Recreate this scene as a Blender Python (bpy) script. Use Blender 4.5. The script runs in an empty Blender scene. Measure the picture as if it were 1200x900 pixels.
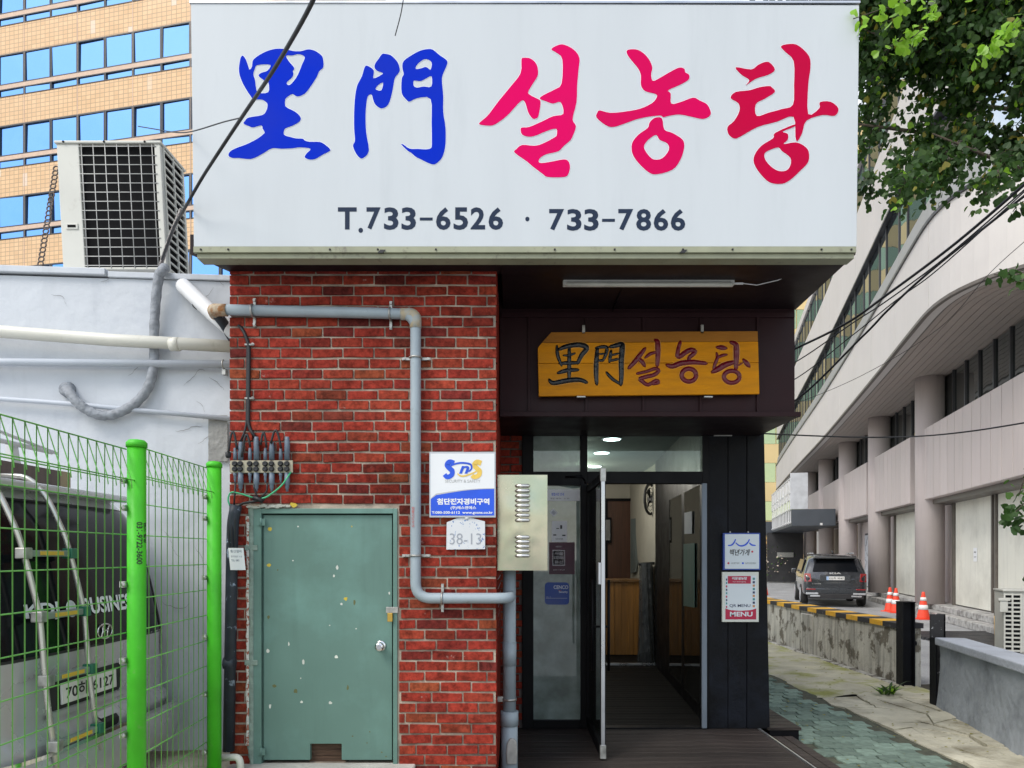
import bpy, bmesh, math, random
from mathutils import Vector, Matrix, noise
random.seed(7)
R = random.random
def U(a, b): return a + (b - a) * random.random()
SC = bpy.context.scene
COL = SC.collection
# ------------------------------------------------------------------ camera, sky, sun, exposure
F, HZ, CX, CZ = 860.0, 650.0, 600.0, 1.5
cam = bpy.data.cameras.new('camera'); camo = bpy.data.objects.new('camera', cam); COL.objects.link(camo)
camo.location = (0, 0, CZ); camo.rotation_euler = (math.radians(90), 0, 0)
cam.sensor_width = 36; cam.lens = F / 1200 * 36; cam.shift_y = 200 / 1200; cam.clip_start = 0.05; cam.clip_end = 2000
SC.camera = camo
SUN_EL, SUN_AZ = 48, 224
world = bpy.data.worlds.new('World'); SC.world = world; world.use_nodes = True
nt = world.node_tree; nt.nodes.clear()
def N(nt, t, **k):
    n = nt.nodes.new(t)
    for a, b in k.items(): setattr(n, a, b)
    return n
wo = N(nt, 'ShaderNodeOutputWorld'); bg = N(nt, 'ShaderNodeBackground'); bg.inputs[1].default_value = 0.15
sky = N(nt, 'ShaderNodeTexSky', sky_type='NISHITA', sun_disc=False)
sky.sun_elevation = math.radians(SUN_EL); sky.sun_rotation = math.radians(SUN_AZ); sky.air_density = 1.3; sky.dust_density = 1.5; sky.ozone_density = 1.5
tcw = N(nt, 'ShaderNodeTexCoord'); mpw = N(nt, 'ShaderNodeMapping'); mpw.inputs['Scale'].default_value = (1, 1, 2.2); mpw.inputs['Location'].default_value = (3.1, 0.4, 0)
nz = N(nt, 'ShaderNodeTexNoise'); nz.inputs['Scale'].default_value = 1.7; nz.inputs['Detail'].default_value = 7; nz.inputs['Roughness'].default_value = .58
rp = N(nt, 'ShaderNodeValToRGB'); rp.color_ramp.elements[0].position = .40; rp.color_ramp.elements[1].position = .66
mxw = N(nt, 'ShaderNodeMixRGB'); mxw.inputs[2].default_value = (9.6, 9.4, 9.0, 1)
nt.links.new(tcw.outputs['Generated'], mpw.inputs[0]); nt.links.new(mpw.outputs[0], nz.inputs[0]); nt.links.new(nz.outputs[0], rp.inputs[0])
nt.links.new(rp.outputs[0], mxw.inputs[0]); nt.links.new(sky.outputs[0], mxw.inputs[1]); nt.links.new(mxw.outputs[0], bg.inputs[0]); nt.links.new(bg.outputs[0], wo.inputs[0])
sl = bpy.data.lights.new('sun', 'SUN'); sl.energy = 1.45; sl.angle = math.radians(22); sl.color = (1, .95, .88)
so = bpy.data.objects.new('sun', sl); COL.objects.link(so)
az = math.radians(SUN_AZ); el = math.radians(SUN_EL)
so.rotation_euler = Vector((math.sin(az) * math.cos(el), math.cos(az) * math.cos(el), math.sin(el))).to_track_quat('Z', 'Y').to_euler()
SC.view_settings.view_transform = 'Standard'; SC.view_settings.look = 'None'; SC.view_settings.gamma = 1; SC.view_settings.exposure = 0.5
# ------------------------------------------------------------------ helpers
def W(px, py, d): return Vector(((px - CX) * d / F, d, CZ + (HZ - py) * d / F))
def WX(px, d): return (px - CX) * d / F
def WZ(py, d): return CZ + (HZ - py) * d / F
MATS = {}
def mat(name, col, rough=.6, metal=0., var=.12, scale=4., bump=0., bscale=60., col2=None, thr=(.45, .6), scale2=3., spec=.5, rnd=0., emis=None, coat=0., trans=0., rvar=.1, stretch=None, detail2=8., streak=0.):
    """Principled material: value variation by noise, an optional second colour in patches, fine bump, per-object variation"""
    if name in MATS: return MATS[name]
    m = bpy.data.materials.new(name); m.use_nodes = True; t = m.node_tree; p = t.nodes['Principled BSDF']
    L = t.links.new
    p.inputs['Roughness'].default_value = rough; p.inputs['Metallic'].default_value = metal; p.inputs['Specular IOR Level'].default_value = spec
    if coat: p.inputs['Coat Weight'].default_value = coat; p.inputs['Coat Roughness'].default_value = .05
    if trans: p.inputs['Transmission Weight'].default_value = trans
    tc = N(t, 'ShaderNodeTexCoord'); mp = N(t, 'ShaderNodeMapping')
    if stretch: mp.inputs['Scale'].default_value = stretch
    L(tc.outputs['Object'], mp.inputs[0])
    n1 = N(t, 'ShaderNodeTexNoise'); n1.inputs['Scale'].default_value = scale; n1.inputs['Detail'].default_value = 6; L(mp.outputs[0], n1.inputs[0])
    mr = N(t, 'ShaderNodeMapRange'); mr.inputs[1].default_value = .3; mr.inputs[2].default_value = .7; mr.inputs[3].default_value = 1 - var; mr.inputs[4].default_value = 1 + var
    L(n1.outputs[0], mr.inputs[0])
    base = N(t, 'ShaderNodeRGB'); base.outputs[0].default_value = (*col, 1); cur = base.outputs[0]
    if col2:
        n2 = N(t, 'ShaderNodeTexNoise'); n2.inputs['Scale'].default_value = scale2; n2.inputs['Detail'].default_value = detail2; n2.inputs['Roughness'].default_value = .65; L(mp.outputs[0], n2.inputs[0])
        r2 = N(t, 'ShaderNodeMapRange'); r2.inputs[1].default_value = thr[0]; r2.inputs[2].default_value = thr[1]; L(n2.outputs[0], r2.inputs[0])
        mx = N(t, 'ShaderNodeMixRGB'); mx.inputs[2].default_value = (*col2, 1); L(r2.outputs[0], mx.inputs[0]); L(cur, mx.inputs[1]); cur = mx.outputs[0]
    fac = mr.outputs[0]
    if rnd:
        oi = N(t, 'ShaderNodeObjectInfo'); m2 = N(t, 'ShaderNodeMapRange'); m2.inputs[3].default_value = 1 - rnd; m2.inputs[4].default_value = 1 + rnd; L(oi.outputs['Random'], m2.inputs[0])
        mm = N(t, 'ShaderNodeMath', operation='MULTIPLY'); L(fac, mm.inputs[0]); L(m2.outputs[0], mm.inputs[1]); fac = mm.outputs[0]
    if streak:
        ms_ = N(t, 'ShaderNodeMapping'); ms_.inputs['Scale'].default_value = (8, 8, .8); L(tc.outputs['Object'], ms_.inputs[0])
        ns = N(t, 'ShaderNodeTexNoise'); ns.inputs['Scale'].default_value = 1; ns.inputs['Detail'].default_value = 7; ns.inputs['Roughness'].default_value = .6; L(ms_.outputs[0], ns.inputs[0])
        rs = N(t, 'ShaderNodeMapRange'); rs.inputs[1].default_value = .5; rs.inputs[2].default_value = .78; rs.inputs[3].default_value = 1; rs.inputs[4].default_value = 1 - streak; L(ns.outputs[0], rs.inputs[0])
        m5 = N(t, 'ShaderNodeMath', operation='MULTIPLY'); L(fac, m5.inputs[0]); L(rs.outputs[0], m5.inputs[1]); fac = m5.outputs[0]
    vm = N(t, 'ShaderNodeVectorMath', operation='SCALE'); L(cur, vm.inputs[0]); L(fac, vm.inputs['Scale'])
    L(vm.outputs[0], p.inputs['Base Color'])
    if rvar:
        m3 = N(t, 'ShaderNodeMapRange'); m3.inputs[1].default_value = .3; m3.inputs[2].default_value = .7; m3.inputs[3].default_value = max(0, rough - rvar); m3.inputs[4].default_value = min(1, rough + rvar); L(n1.outputs[0], m3.inputs[0]); L(m3.outputs[0], p.inputs['Roughness'])
    if bump:
        n3 = N(t, 'ShaderNodeTexNoise'); n3.inputs['Scale'].default_value = bscale; n3.inputs['Detail'].default_value = 5; L(mp.outputs[0], n3.inputs[0])
        b = N(t, 'ShaderNodeBump'); b.inputs['Strength'].default_value = min(1, bump); b.inputs['Distance'].default_value = .004 * max(1, bump); L(n3.outputs[0], b.inputs['Height']); L(b.outputs[0], p.inputs['Normal'])
    if emis: p.inputs['Emission Color'].default_value = (*emis[:3], 1); p.inputs['Emission Strength'].default_value = emis[3]
    MATS[name] = m; return m
def glass(name, tint=(.8, .9, .85), refl=.12, rough=.02, body=None, bodyfac=0.):
    """Window glass: see-through tint plus a fresnel mirror; body adds a diffuse share for dust, frosting or painted reflection"""
    if name in MATS: return MATS[name]
    m = bpy.data.materials.new(name); m.use_nodes = True; t = m.node_tree; t.nodes.clear(); L = t.links.new
    o = N(t, 'ShaderNodeOutputMaterial'); tr = N(t, 'ShaderNodeBsdfTransparent'); tr.inputs[0].default_value = (*tint, 1)
    gl = N(t, 'ShaderNodeBsdfGlossy'); gl.inputs['Roughness'].default_value = rough
    fr = N(t, 'ShaderNodeFresnel'); fr.inputs[0].default_value = 1.5
    ad = N(t, 'ShaderNodeMath', operation='ADD', use_clamp=True); ad.inputs[1].default_value = refl; L(fr.outputs[0], ad.inputs[0])
    cur = tr.outputs[0]
    if body:
        df = N(t, 'ShaderNodeBsdfDiffuse'); df.inputs[0].default_value = (*body, 1); mb = N(t, 'ShaderNodeMixShader')
        tc = N(t, 'ShaderNodeTexCoord'); nz = N(t, 'ShaderNodeTexNoise'); nz.inputs['Scale'].default_value = 5; nz.inputs['Detail'].default_value = 8; L(tc.outputs['Object'], nz.inputs[0])
        mr = N(t, 'ShaderNodeMapRange'); mr.inputs[1].default_value = .35; mr.inputs[2].default_value = .7; mr.inputs[3].default_value = bodyfac * .55; mr.inputs[4].default_value = bodyfac * 1.3; L(nz.outputs[0], mr.inputs[0])
        L(mr.outputs[0], mb.inputs[0]); L(cur, mb.inputs[1]); L(df.outputs[0], mb.inputs[2]); cur = mb.outputs[0]
    mx = N(t, 'ShaderNodeMixShader'); L(ad.outputs[0], mx.inputs[0]); L(cur, mx.inputs[1]); L(gl.outputs[0], mx.inputs[2]); L(mx.outputs[0], o.inputs[0])
    MATS[name] = m; return m
def wl(o):
    v = Vector((0, 0, 0))
    while o is not None: v = v + o.location; o = o.parent
    return v
def tag(o, label=None, cat=None, group=None, kind=None):
    if label: o['label'] = label
    if cat: o['category'] = cat
    if group: o['group'] = group
    if kind: o['kind'] = kind
    return o
def empty(name, loc, label=None, cat=None, group=None, kind=None):
    o = bpy.data.objects.new(name, None); COL.objects.link(o); o.location = loc; o.empty_display_size = .1
    return tag(o, label, cat, group, kind)
def link(name, me, parent=None, loc=None):
    o = bpy.data.objects.new(name, me); COL.objects.link(o)
    if parent is not None:
        o.parent = parent; o.location = (Vector(loc) if loc is not None else Vector((0, 0, 0))) - wl(parent)
    elif loc is not None: o.location = loc
    return o
class MB:
    def __init__(s): s.v = []; s.f = []; s.m = []; s.sm = []
    def add(s, vs, fs, mi=0, sm=False):
        b = len(s.v); s.v += [tuple(v) for v in vs]; s.f += [tuple(b + i for i in f) for f in fs]; s.m += [mi] * len(fs); s.sm += [sm] * len(fs); return s
    def box(s, x0, x1, y0, y1, z0, z1, mi=0, T=None):
        x0, x1 = sorted((x0, x1)); y0, y1 = sorted((y0, y1)); z0, z1 = sorted((z0, z1))
        vs = [(x0, y0, z0), (x1, y0, z0), (x1, y1, z0), (x0, y1, z0), (x0, y0, z1), (x1, y0, z1), (x1, y1, z1), (x0, y1, z1)]
        if T: vs = [T(*v) for v in vs]
        fs = [(0, 3, 2, 1), (4, 5, 6, 7), (0, 1, 5, 4), (1, 2, 6, 5), (2, 3, 7, 6), (3, 0, 4, 7)]
        return s.add(vs, fs, mi)
    def hexa(s, b4, t4, mi=0):
        return s.add(list(b4) + list(t4), [(0, 3, 2, 1), (4, 5, 6, 7), (0, 1, 5, 4), (1, 2, 6, 5), (2, 3, 7, 6), (3, 0, 4, 7)], mi)
    def tube(s, path, r, n=10, mi=0, cap=True, closed=False, flat=None):
        P = [Vector(p) for p in path]; k = len(P); rs = r if isinstance(r, (list, tuple)) else [r] * k
        up = None; vs = []
        for i in range(k):
            if closed: t = (P[(i + 1) % k] - P[i - 1]).normalized()
            else: t = (P[min(i + 1, k - 1)] - P[max(i - 1, 0)]).normalized()
            if up is None:
                a = Vector((0, 0, 1)) if abs(t.z) < .9 else Vector((1, 0, 0)); up = (a - t * a.dot(t)).normalized()
            else:
                up = up - t * up.dot(t); up = up.normalized() if up.length > 1e-6 else t.orthogonal().normalized()
            sd = t.cross(up)
            for j in range(n):
                q = 2 * math.pi * j / n; o = up * math.cos(q) * rs[i] + sd * math.sin(q) * rs[i]
                if flat: o = o - flat[0] * o.dot(flat[0]) * (1 - flat[1])
                vs.append(P[i] + o)
        fs = []
        for i in range(k if closed else k - 1):
            a = i * n; b = ((i + 1) % k) * n
            for j in range(n): fs.append((a + j, a + (j + 1) % n, b + (j + 1) % n, b + j))
        s.add(vs, fs, mi, True)
        if cap and not closed:
            b0 = len(s.v) - len(vs)
            s.f.append(tuple(b0 + j for j in reversed(range(n)))); s.f.append(tuple(b0 + (k - 1) * n + j for j in range(n))); s.m += [mi, mi]; s.sm += [False, False]
        return s
    def lathe(s, prof, c, axis=(0, 0, 1), n=16, mi=0):
        ax = Vector(axis).normalized(); c = Vector(c); a = ax.orthogonal().normalized(); b = ax.cross(a); vs = []
        for (r, h) in prof:
            for j in range(n):
                q = 2 * math.pi * j / n; vs.append(c + ax * h + (a * math.cos(q) + b * math.sin(q)) * r)
        fs = [(i * n + j, i * n + (j + 1) % n, (i + 1) * n + (j + 1) % n, (i + 1) * n + j) for i in range(len(prof) - 1) for j in range(n)]
        s.add(vs, fs, mi, True); b0 = len(s.v) - len(vs)
        s.f.append(tuple(b0 + j for j in reversed(range(n)))); s.f.append(tuple(b0 + (len(prof) - 1) * n + j for j in range(n))); s.m += [mi, mi]; s.sm += [False, False]
        return s
    def prism(s, pts, T, w0, w1, mi=0):
        """polygon pts (u,v) extruded from w0 to w1 by the mapping T(u,v,w)"""
        n = len(pts); vs = [T(u, v, w0) for u, v in pts] + [T(u, v, w1) for u, v in pts]
        fs = [tuple(reversed(range(n))), tuple(range(n, 2 * n))] + [(i, (i + 1) % n, n + (i + 1) % n, n + i) for i in range(n)]
        return s.add(vs, fs, mi)
    def grid(s, fn, nu, nv, mi=0, sm=True):
        vs = [fn(i / nu, j / nv) for j in range(nv + 1) for i in range(nu + 1)]
        fs = [(j * (nu + 1) + i, j * (nu + 1) + i + 1, (j + 1) * (nu + 1) + i + 1, (j + 1) * (nu + 1) + i) for j in range(nv) for i in range(nu)]
        return s.add(vs, fs, mi, sm)
    def mesh(s, name, mats, bev=0, fix=True, bseg=2):
        me = bpy.data.meshes.new(name); me.from_pydata(s.v, [], s.f)
        for i, p in enumerate(me.polygons): p.material_index = s.m[i]; p.use_smooth = s.sm[i]
        if fix or bev:
            b = bmesh.new(); b.from_mesh(me)
            if fix: bmesh.ops.recalc_face_normals(b, faces=b.faces[:])
            if bev:
                ed = [e for e in b.edges if len(e.link_faces) == 2 and e.calc_face_angle(0) > .6]
                bmesh.ops.bevel(b, geom=ed, offset=bev, segments=bseg, affect='EDGES', profile=.5, clamp_overlap=True)
            b.to_mesh(me); b.free()
        for m in (mats if isinstance(mats, (list, tuple)) else [mats]): me.materials.append(m)
        return me
    def build(s, name, mats, parent=None, bev=0, fix=True, **k):
        o = link(name, s.mesh(name, mats, bev, fix), parent); 
        if k: tag(o, **k)
        return o
def frame(o, r, u):
    o = Vector(o); r = Vector(r).normalized(); u = Vector(u).normalized(); n = r.cross(u)
    return lambda a, b, c=0: o + r * a + u * b + n * c
def facing(x, y, z): return frame((x, y, z), (1, 0, 0), (0, 0, 1))      # a board facing the street (-Y)
def smooth_loop(pts, sub=3):
    n = len(pts); out = []
    for i in range(n):
        p0, p1, p2, p3 = (Vector((*pts[(i + k) % n], 0)) for k in (-1, 0, 1, 2))
        for k in range(sub):
            t = k / sub; t2 = t * t; t3 = t2 * t
            q = .5 * ((2 * p1) + (-p0 + p2) * t + (2 * p0 - 5 * p1 + 4 * p2 - p3) * t2 + (-p0 + 3 * p1 - 3 * p2 + p3) * t3)
            out.append((q.x, q.y))
    return out
def _curve_mesh(cu):
    o = bpy.data.objects.new('tmp', cu); COL.objects.link(o); dg = bpy.context.evaluated_depsgraph_get(); dg.update()
    me = bpy.data.meshes.new_from_object(o.evaluated_get(dg)); vs = [v.co.copy() for v in me.vertices]; fs = [tuple(p.vertices) for p in me.polygons]
    bpy.data.objects.remove(o); bpy.data.meshes.remove(me); return vs, fs
def shape2d(loops, ext=0., off=0.):
    cu = bpy.data.curves.new('tmp', 'CURVE'); cu.dimensions = '2D'; cu.fill_mode = 'BOTH'; cu.extrude = ext; cu.offset = off
    for lp in loops:
        sp = cu.splines.new('POLY'); sp.points.add(len(lp) - 1); sp.use_cyclic_u = True
        for i, (a, b) in enumerate(lp): sp.points[i].co = (a, b, 0, 1)
    return _curve_mesh(cu)
def text2d(txt, w=None, h=1., bold=0., ext=0., shear=0., space=1.):
    cu = bpy.data.curves.new('tmp', 'FONT'); cu.body = txt; cu.size = 1; cu.offset = bold; cu.extrude = ext; cu.shear = shear; cu.space_character = space; cu.fill_mode = 'BOTH'; cu.resolution_u = 3
    vs, fs = _curve_mesh(cu)
    if not vs: return [], []
    x0 = min(v.x for v in vs); x1 = max(v.x for v in vs); y0 = min(v.y for v in vs); y1 = max(v.y for v in vs)
    sy = h / (y1 - y0); sx = (w / (x1 - x0)) if w else sy
    return [Vector(((v.x - x0) * sx, (v.y - y0) * sy, v.z)) for v in vs], fs
def put(mb, vf, T, a=0, b=0, c=0, mi=0):
    vs, fs = vf; return mb.add([T(v.x + a, v.y + b, v.z + c) for v in vs], fs, mi)
def txt(mb, s, T, a, b, w, h, c=.001, bold=0., mi=0, ext=0., shear=0., space=1.):
    return put(mb, text2d(s, w, h, bold, ext, shear, space), T, a, b, c, mi)
def copy_tree(o, parent=None):
    c = o.copy(); COL.objects.link(c); c.parent = parent
    for ch in list(o.children): copy_tree(ch, c)
    return c
def rect(a0, b0, a1, b1): return [(a0, b0), (a1, b0), (a1, b1), (a0, b1)]
def rrect(a0, b0, a1, b1, r, n=4):
    out = []
    for cx, cy, q0 in ((a1 - r, b0 + r, -90), (a1 - r, b1 - r, 0), (a0 + r, b1 - r, 90), (a0 + r, b0 + r, 180)):
        for k in range(n + 1):
            q = math.radians(q0 + 90 * k / n); out.append((cx + r * math.cos(q), cy + r * math.sin(q)))
    return out
def arc(cx, cy, r, a0, a1, n=16): return [(cx + r * math.cos(math.radians(a0 + (a1 - a0) * k / n)), cy + r * math.sin(math.radians(a0 + (a1 - a0) * k / n))) for k in range(n + 1)]
# ------------------------------------------------------------------ materials
def brick_mat():
    m = mat('red_brick', (.5, .06, .035), spec=.12, rough=.85, var=.16, scale=18, bump=1.0, bscale=70, rvar=.08)
    t = m.node_tree; L = t.links.new; p = t.nodes['Principled BSDF']; oi = N(t, 'ShaderNodeObjectInfo')
    cr = N(t, 'ShaderNodeValToRGB'); e = cr.color_ramp.elements
    cols = [(0, (.235, .032, .020)), (.25, (.30, .038, .024)), (.45, (.255, .031, .021)), (.6, (.32, .052, .028)), (.74, (.19, .026, .019)), (.85, (.27, .062, .027)), (.94, (.12, .021, .018)), (1, (.29, .034, .024))]
    e[0].position, e[0].color = cols[0][0], (*cols[0][1], 1); e[1].position, e[1].color = cols[-1][0], (*cols[-1][1], 1)
    for q, c in cols[1:-1]: x = e.new(q); x.color = (*c, 1)
    L(oi.outputs['Random'], cr.inputs[0])
    tc = N(t, 'ShaderNodeTexCoord'); vv = N(t, 'ShaderNodeVectorMath', operation='ADD'); L(tc.outputs['Object'], vv.inputs[0]); L(oi.outputs['Location'], vv.inputs[1])
    n = N(t, 'ShaderNodeTexNoise'); n.inputs['Scale'].default_value = 26; n.inputs['Detail'].default_value = 9; n.inputs['Roughness'].default_value = .7; L(vv.outputs[0], n.inputs[0])
    mr = N(t, 'ShaderNodeMapRange'); mr.inputs[1].default_value = .36; mr.inputs[2].default_value = .62; mr.inputs[3].default_value = .5; mr.inputs[4].default_value = 1.25; L(n.outputs[0], mr.inputs[0])
    sc = N(t, 'ShaderNodeVectorMath', operation='SCALE'); L(cr.outputs[0], sc.inputs[0]); L(mr.outputs[0], sc.inputs['Scale'])
    n2 = N(t, 'ShaderNodeTexNoise'); n2.inputs['Scale'].default_value = 11; n2.inputs['Detail'].default_value = 10; n2.inputs['Roughness'].default_value = .75; L(vv.outputs[0], n2.inputs[0])
    m2 = N(t, 'ShaderNodeMapRange'); m2.inputs[1].default_value = .64; m2.inputs[2].default_value = .72; L(n2.outputs[0], m2.inputs[0])
    mx = N(t, 'ShaderNodeMixRGB'); mx.inputs[2].default_value = (.42, .3, .26, 1); L(m2.outputs[0], mx.inputs[0]); L(sc.outputs[0], mx.inputs[1])
    n4 = N(t, 'ShaderNodeTexNoise'); n4.inputs['Scale'].default_value = 1.6; n4.inputs['Detail'].default_value = 8; n4.inputs['Roughness'].default_value = .7; L(vv.outputs[0], n4.inputs[0])
    m4 = N(t, 'ShaderNodeMapRange'); m4.inputs[1].default_value = .42; m4.inputs[2].default_value = .68; m4.inputs[3].default_value = 1.12; m4.inputs[4].default_value = .5; L(n4.outputs[0], m4.inputs[0])
    s4 = N(t, 'ShaderNodeVectorMath', operation='SCALE'); L(mx.outputs[0], s4.inputs[0]); L(m4.outputs[0], s4.inputs['Scale']); L(s4.outputs[0], p.inputs['Base Color'])
    return m
M_brick = brick_mat()
M_mortar = mat('mortar', (.42, .35, .28), rough=.95, var=.25, scale=9, bump=1.2, bscale=90, col2=(.15, .12, .10), scale2=2.6, thr=(.46, .66))
M_white_wall = mat('white_painted_render', (.56, .59, .63), streak=.1, spec=.2, rough=.7, var=.05, scale=1.5, bump=2.5, bscale=7, col2=(.46, .49, .54), scale2=3, thr=(.55, .8))
M_cement = mat('cement', (.27, .27, .26), rough=.9, var=.2, scale=12, bump=2, bscale=40)
M_sign = mat('sign_face_vinyl', (.53, .565, .59), streak=.035, spec=.2, rough=.45, var=.02, scale=1.2, rvar=.05, col2=(.50, .535, .56), scale2=2, thr=(.55, .75), stretch=(3, 1, .5))
M_blue = mat('blue_vinyl', (.0, .022, .46), rough=.7, var=.05, spec=.08); M_white_v = mat('white_vinyl', (.76, .78, .84), rough=.6, var=.02)
M_navy = mat('navy_vinyl', (.018, .03, .06), rough=.6, var=.08, spec=.15)
M_red = [mat('magenta_vinyl', (.64, .0, .105), rough=.7, var=.04, spec=.08), mat('rose_vinyl', (.58, .0, .085), rough=.7, var=.04, spec=.08), mat('crimson_vinyl', (.46, .0, .042), rough=.7, var=.04, spec=.08)]
M_olive = mat('sign_trim_paint', (.28, .29, .2), rough=.55, var=.12, scale=8, col2=(.17, .16, .12), scale2=14, thr=(.58, .7))
M_soffit = mat('dark_brown_sheet', (.015, .009, .011), spec=.18, rough=.5, var=.15, scale=3, bump=.3, bscale=8)
M_fascia = mat('maroon_sheet', (.027, .010, .012), spec=.18, rough=.5, var=.12, scale=3, bump=.3, bscale=6)
M_black = mat('black_paint', (.0045, .005, .007), spec=.16, rough=.5, var=.3, scale=6, bump=.6, bscale=30, col2=(.012, .015, .024), scale2=2.5, thr=(.5, .8))
M_blackm = mat('black_aluminium', (.005, .005, .0065), rough=.45, var=.15, spec=.14)
M_jamb = mat('weathered_jamb', (.15, .18, .22), rough=.5, metal=.2, var=.12)
M_silver = mat('silver_aluminium', (.55, .57, .6), rough=.32, metal=.8, var=.08)
M_steel = mat('galvanised_steel', (.42, .42, .40), rough=.42, metal=.75, var=.25, scale=25)
M_chrome = mat('chrome', (.75, .75, .75), rough=.12, metal=1, var=.03)
M_gdoor = mat('sage_green_paint', (.12, .215, .185), streak=.18, spec=.3, rough=.42, var=.07, scale=2.5, bump=.35, bscale=5, col2=(.155, .29, .255), scale2=1.6, thr=(.5, .75))
M_flake = mat('paint_flake', (.62, .64, .58), rough=.8, var=.2); M_yflake = mat('yellow_flake', (.55, .42, .05), rough=.8); M_oflake = mat('olive_flake', (.12, .13, .05), rough=.8)
M_pipe = mat('grey_pipe_paint', (.30, .36, .40), rough=.45, var=.08, scale=6, col2=(.24, .27, .28), scale2=16, thr=(.6, .7))
M_rust = mat('rusty_fitting', (.42, .34, .24), rough=.7, var=.25, scale=30, col2=(.3, .13, .04), scale2=22, thr=(.45, .6), bump=1, bscale=80)
M_pvc = mat('cream_pvc', (.66, .65, .58), rough=.4, var=.05, scale=3, col2=(.5, .48, .4), scale2=8, thr=(.6, .8)); M_pvcw = mat('white_pvc', (.7, .71, .72), rough=.4, var=.05)
M_pipew = mat('pale_blue_pipe', (.5, .54, .6), rough=.5, var=.06)
M_wrap = mat('grey_tape_wrap', (.26, .28, .31), rough=.65, var=.25, scale=20, bump=3, bscale=30)
M_cable = mat('black_cable', (.012, .013, .016), rough=.5, var=.2); M_dkpipe = mat('dark_slate_paint', (.022, .03, .042), rough=.5, var=.3, scale=8, col2=(.24, .3, .38), scale2=16, thr=(.62, .66))
M_bluegrey = mat('slate_connector', (.13, .17, .22), rough=.5, var=.15); M_greenwire = mat('green_wire', (.05, .42, .2), rough=.4)
M_fence = mat('bright_green_coating', (.06, .47, .02), rough=.42, var=.14, scale=5, spec=.35, bump=.4, bscale=60, col2=(.10, .42, .05), scale2=20, thr=(.62, .7)); M_wire = mat('green_wire_coating', (.17, .50, .10), rough=.35, var=.1, scale=10)
M_acw = mat('ac_casing', (.55, .55, .5), rough=.45, var=.05, scale=3, col2=(.42, .41, .36), scale2=7, thr=(.6, .8)); M_acdark = mat('ac_coil', (.009, .009, .010), spec=.1, rough=.8, var=.4, scale=30, stretch=(1, 1, 12))
M_acwire = mat('ac_guard_wire', (.5, .5, .48), rough=.45)
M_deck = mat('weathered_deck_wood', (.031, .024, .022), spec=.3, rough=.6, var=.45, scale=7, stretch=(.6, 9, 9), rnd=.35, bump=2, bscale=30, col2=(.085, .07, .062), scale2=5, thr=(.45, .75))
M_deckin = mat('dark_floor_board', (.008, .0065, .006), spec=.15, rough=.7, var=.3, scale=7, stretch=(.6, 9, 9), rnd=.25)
M_asphalt = mat('asphalt', (.30, .305, .31), rough=.9, var=.18, scale=1.2, bump=3, bscale=90, col2=(.38, .385, .39), scale2=60, thr=(.5, .6))
M_apron = mat('worn_concrete', (.52, .49, .38), rough=.95, var=.22, scale=3, bump=4, bscale=25, col2=(.28, .25, .17), scale2=2.5, thr=(.5, .72), detail2=12)
M_moss = mat('mossy_concrete', (.50, .47, .35), rough=.95, var=.2, scale=3, bump=4, bscale=25, col2=(.30, .31, .08), scale2=1.6, thr=(.48, .62), detail2=12)
M_paver = mat('green_paver', (.19, .26, .215), spec=.15, rough=.9, var=.25, scale=14, bump=3, bscale=60, rnd=.28, col2=(.2, .24, .2), scale2=9, thr=(.56, .75))
M_grout = mat('paver_joint_sand', (.075, .08, .055), rough=1, var=.4, scale=20, bump=2, bscale=60)
M_soil = mat('dark_soil', (.05, .045, .035), rough=1, var=.4, scale=20)
def wallmat():
    m = mat('stained_concrete', (.50, .49, .44), rough=.9, var=.14, scale=3, bump=3, bscale=18, col2=(.16, .145, .115), scale2=3.6, thr=(.52, .58), detail2=10)
    t = m.node_tree; L = t.links.new; p = t.nodes['Principled BSDF']
    base = p.inputs['Base Color'].links[0].from_socket
    tc = N(t, 'ShaderNodeTexCoord'); mp = N(t, 'ShaderNodeMapping'); mp.inputs['Scale'].default_value = (14, 14, 1.1); L(tc.outputs['Object'], mp.inputs[0])
    n = N(t, 'ShaderNodeTexNoise'); n.inputs['Scale'].default_value = 1; n.inputs['Detail'].default_value = 6; L(mp.outputs[0], n.inputs[0])
    mr = N(t, 'ShaderNodeMapRange'); mr.inputs[1].default_value = .42; mr.inputs[2].default_value = .7; mr.inputs[3].default_value = 1.08; mr.inputs[4].default_value = .55; L(n.outputs[0], mr.inputs[0])
    sc = N(t, 'ShaderNodeVectorMath', operation='SCALE'); L(base, sc.inputs[0]); L(mr.outputs[0], sc.inputs['Scale']); L(sc.outputs[0], p.inputs['Base Color']); return m
M_cwall = wallmat()
M_gwall = mat('grey_render', (.33, .36, .39), rough=.85, var=.12, scale=2.5, bump=3.5, bscale=14, col2=(.16, .18, .2), scale2=2.2, thr=(.5, .75))
M_gcap = mat('grey_render_coping', (.42, .45, .50), rough=.85, var=.1, scale=4, bump=3, bscale=25)
M_ystripe = mat('yellow_traffic_paint', (.78, .42, .02), rough=.6, var=.12, scale=10, col2=(.45, .28, .06), scale2=14, thr=(.58, .7)); M_bstripe = mat('black_traffic_paint', (.02, .02, .025), rough=.6, var=.3, scale=10, col2=(.2, .2, .19), scale2=14, thr=(.6, .7))
M_stone = mat('pale_cladding', (.62, .59, .565), streak=.05, rough=.6, var=.03, scale=.7, col2=(.57, .54, .52), scale2=.5, thr=(.5, .8), bump=.2, bscale=3)
M_stoneg = mat('grey_cladding', (.31, .315, .31), streak=.15, rough=.6, var=.04, scale=.8)
M_mauve = mat('mauve_cladding', (.58, .51, .49), streak=.1, rough=.6, var=.05, scale=.9, rnd=.035); M_col = mat('mauve_column', (.50, .44, .425), streak=.12, rough=.6, var=.05, scale=1.5)
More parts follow.
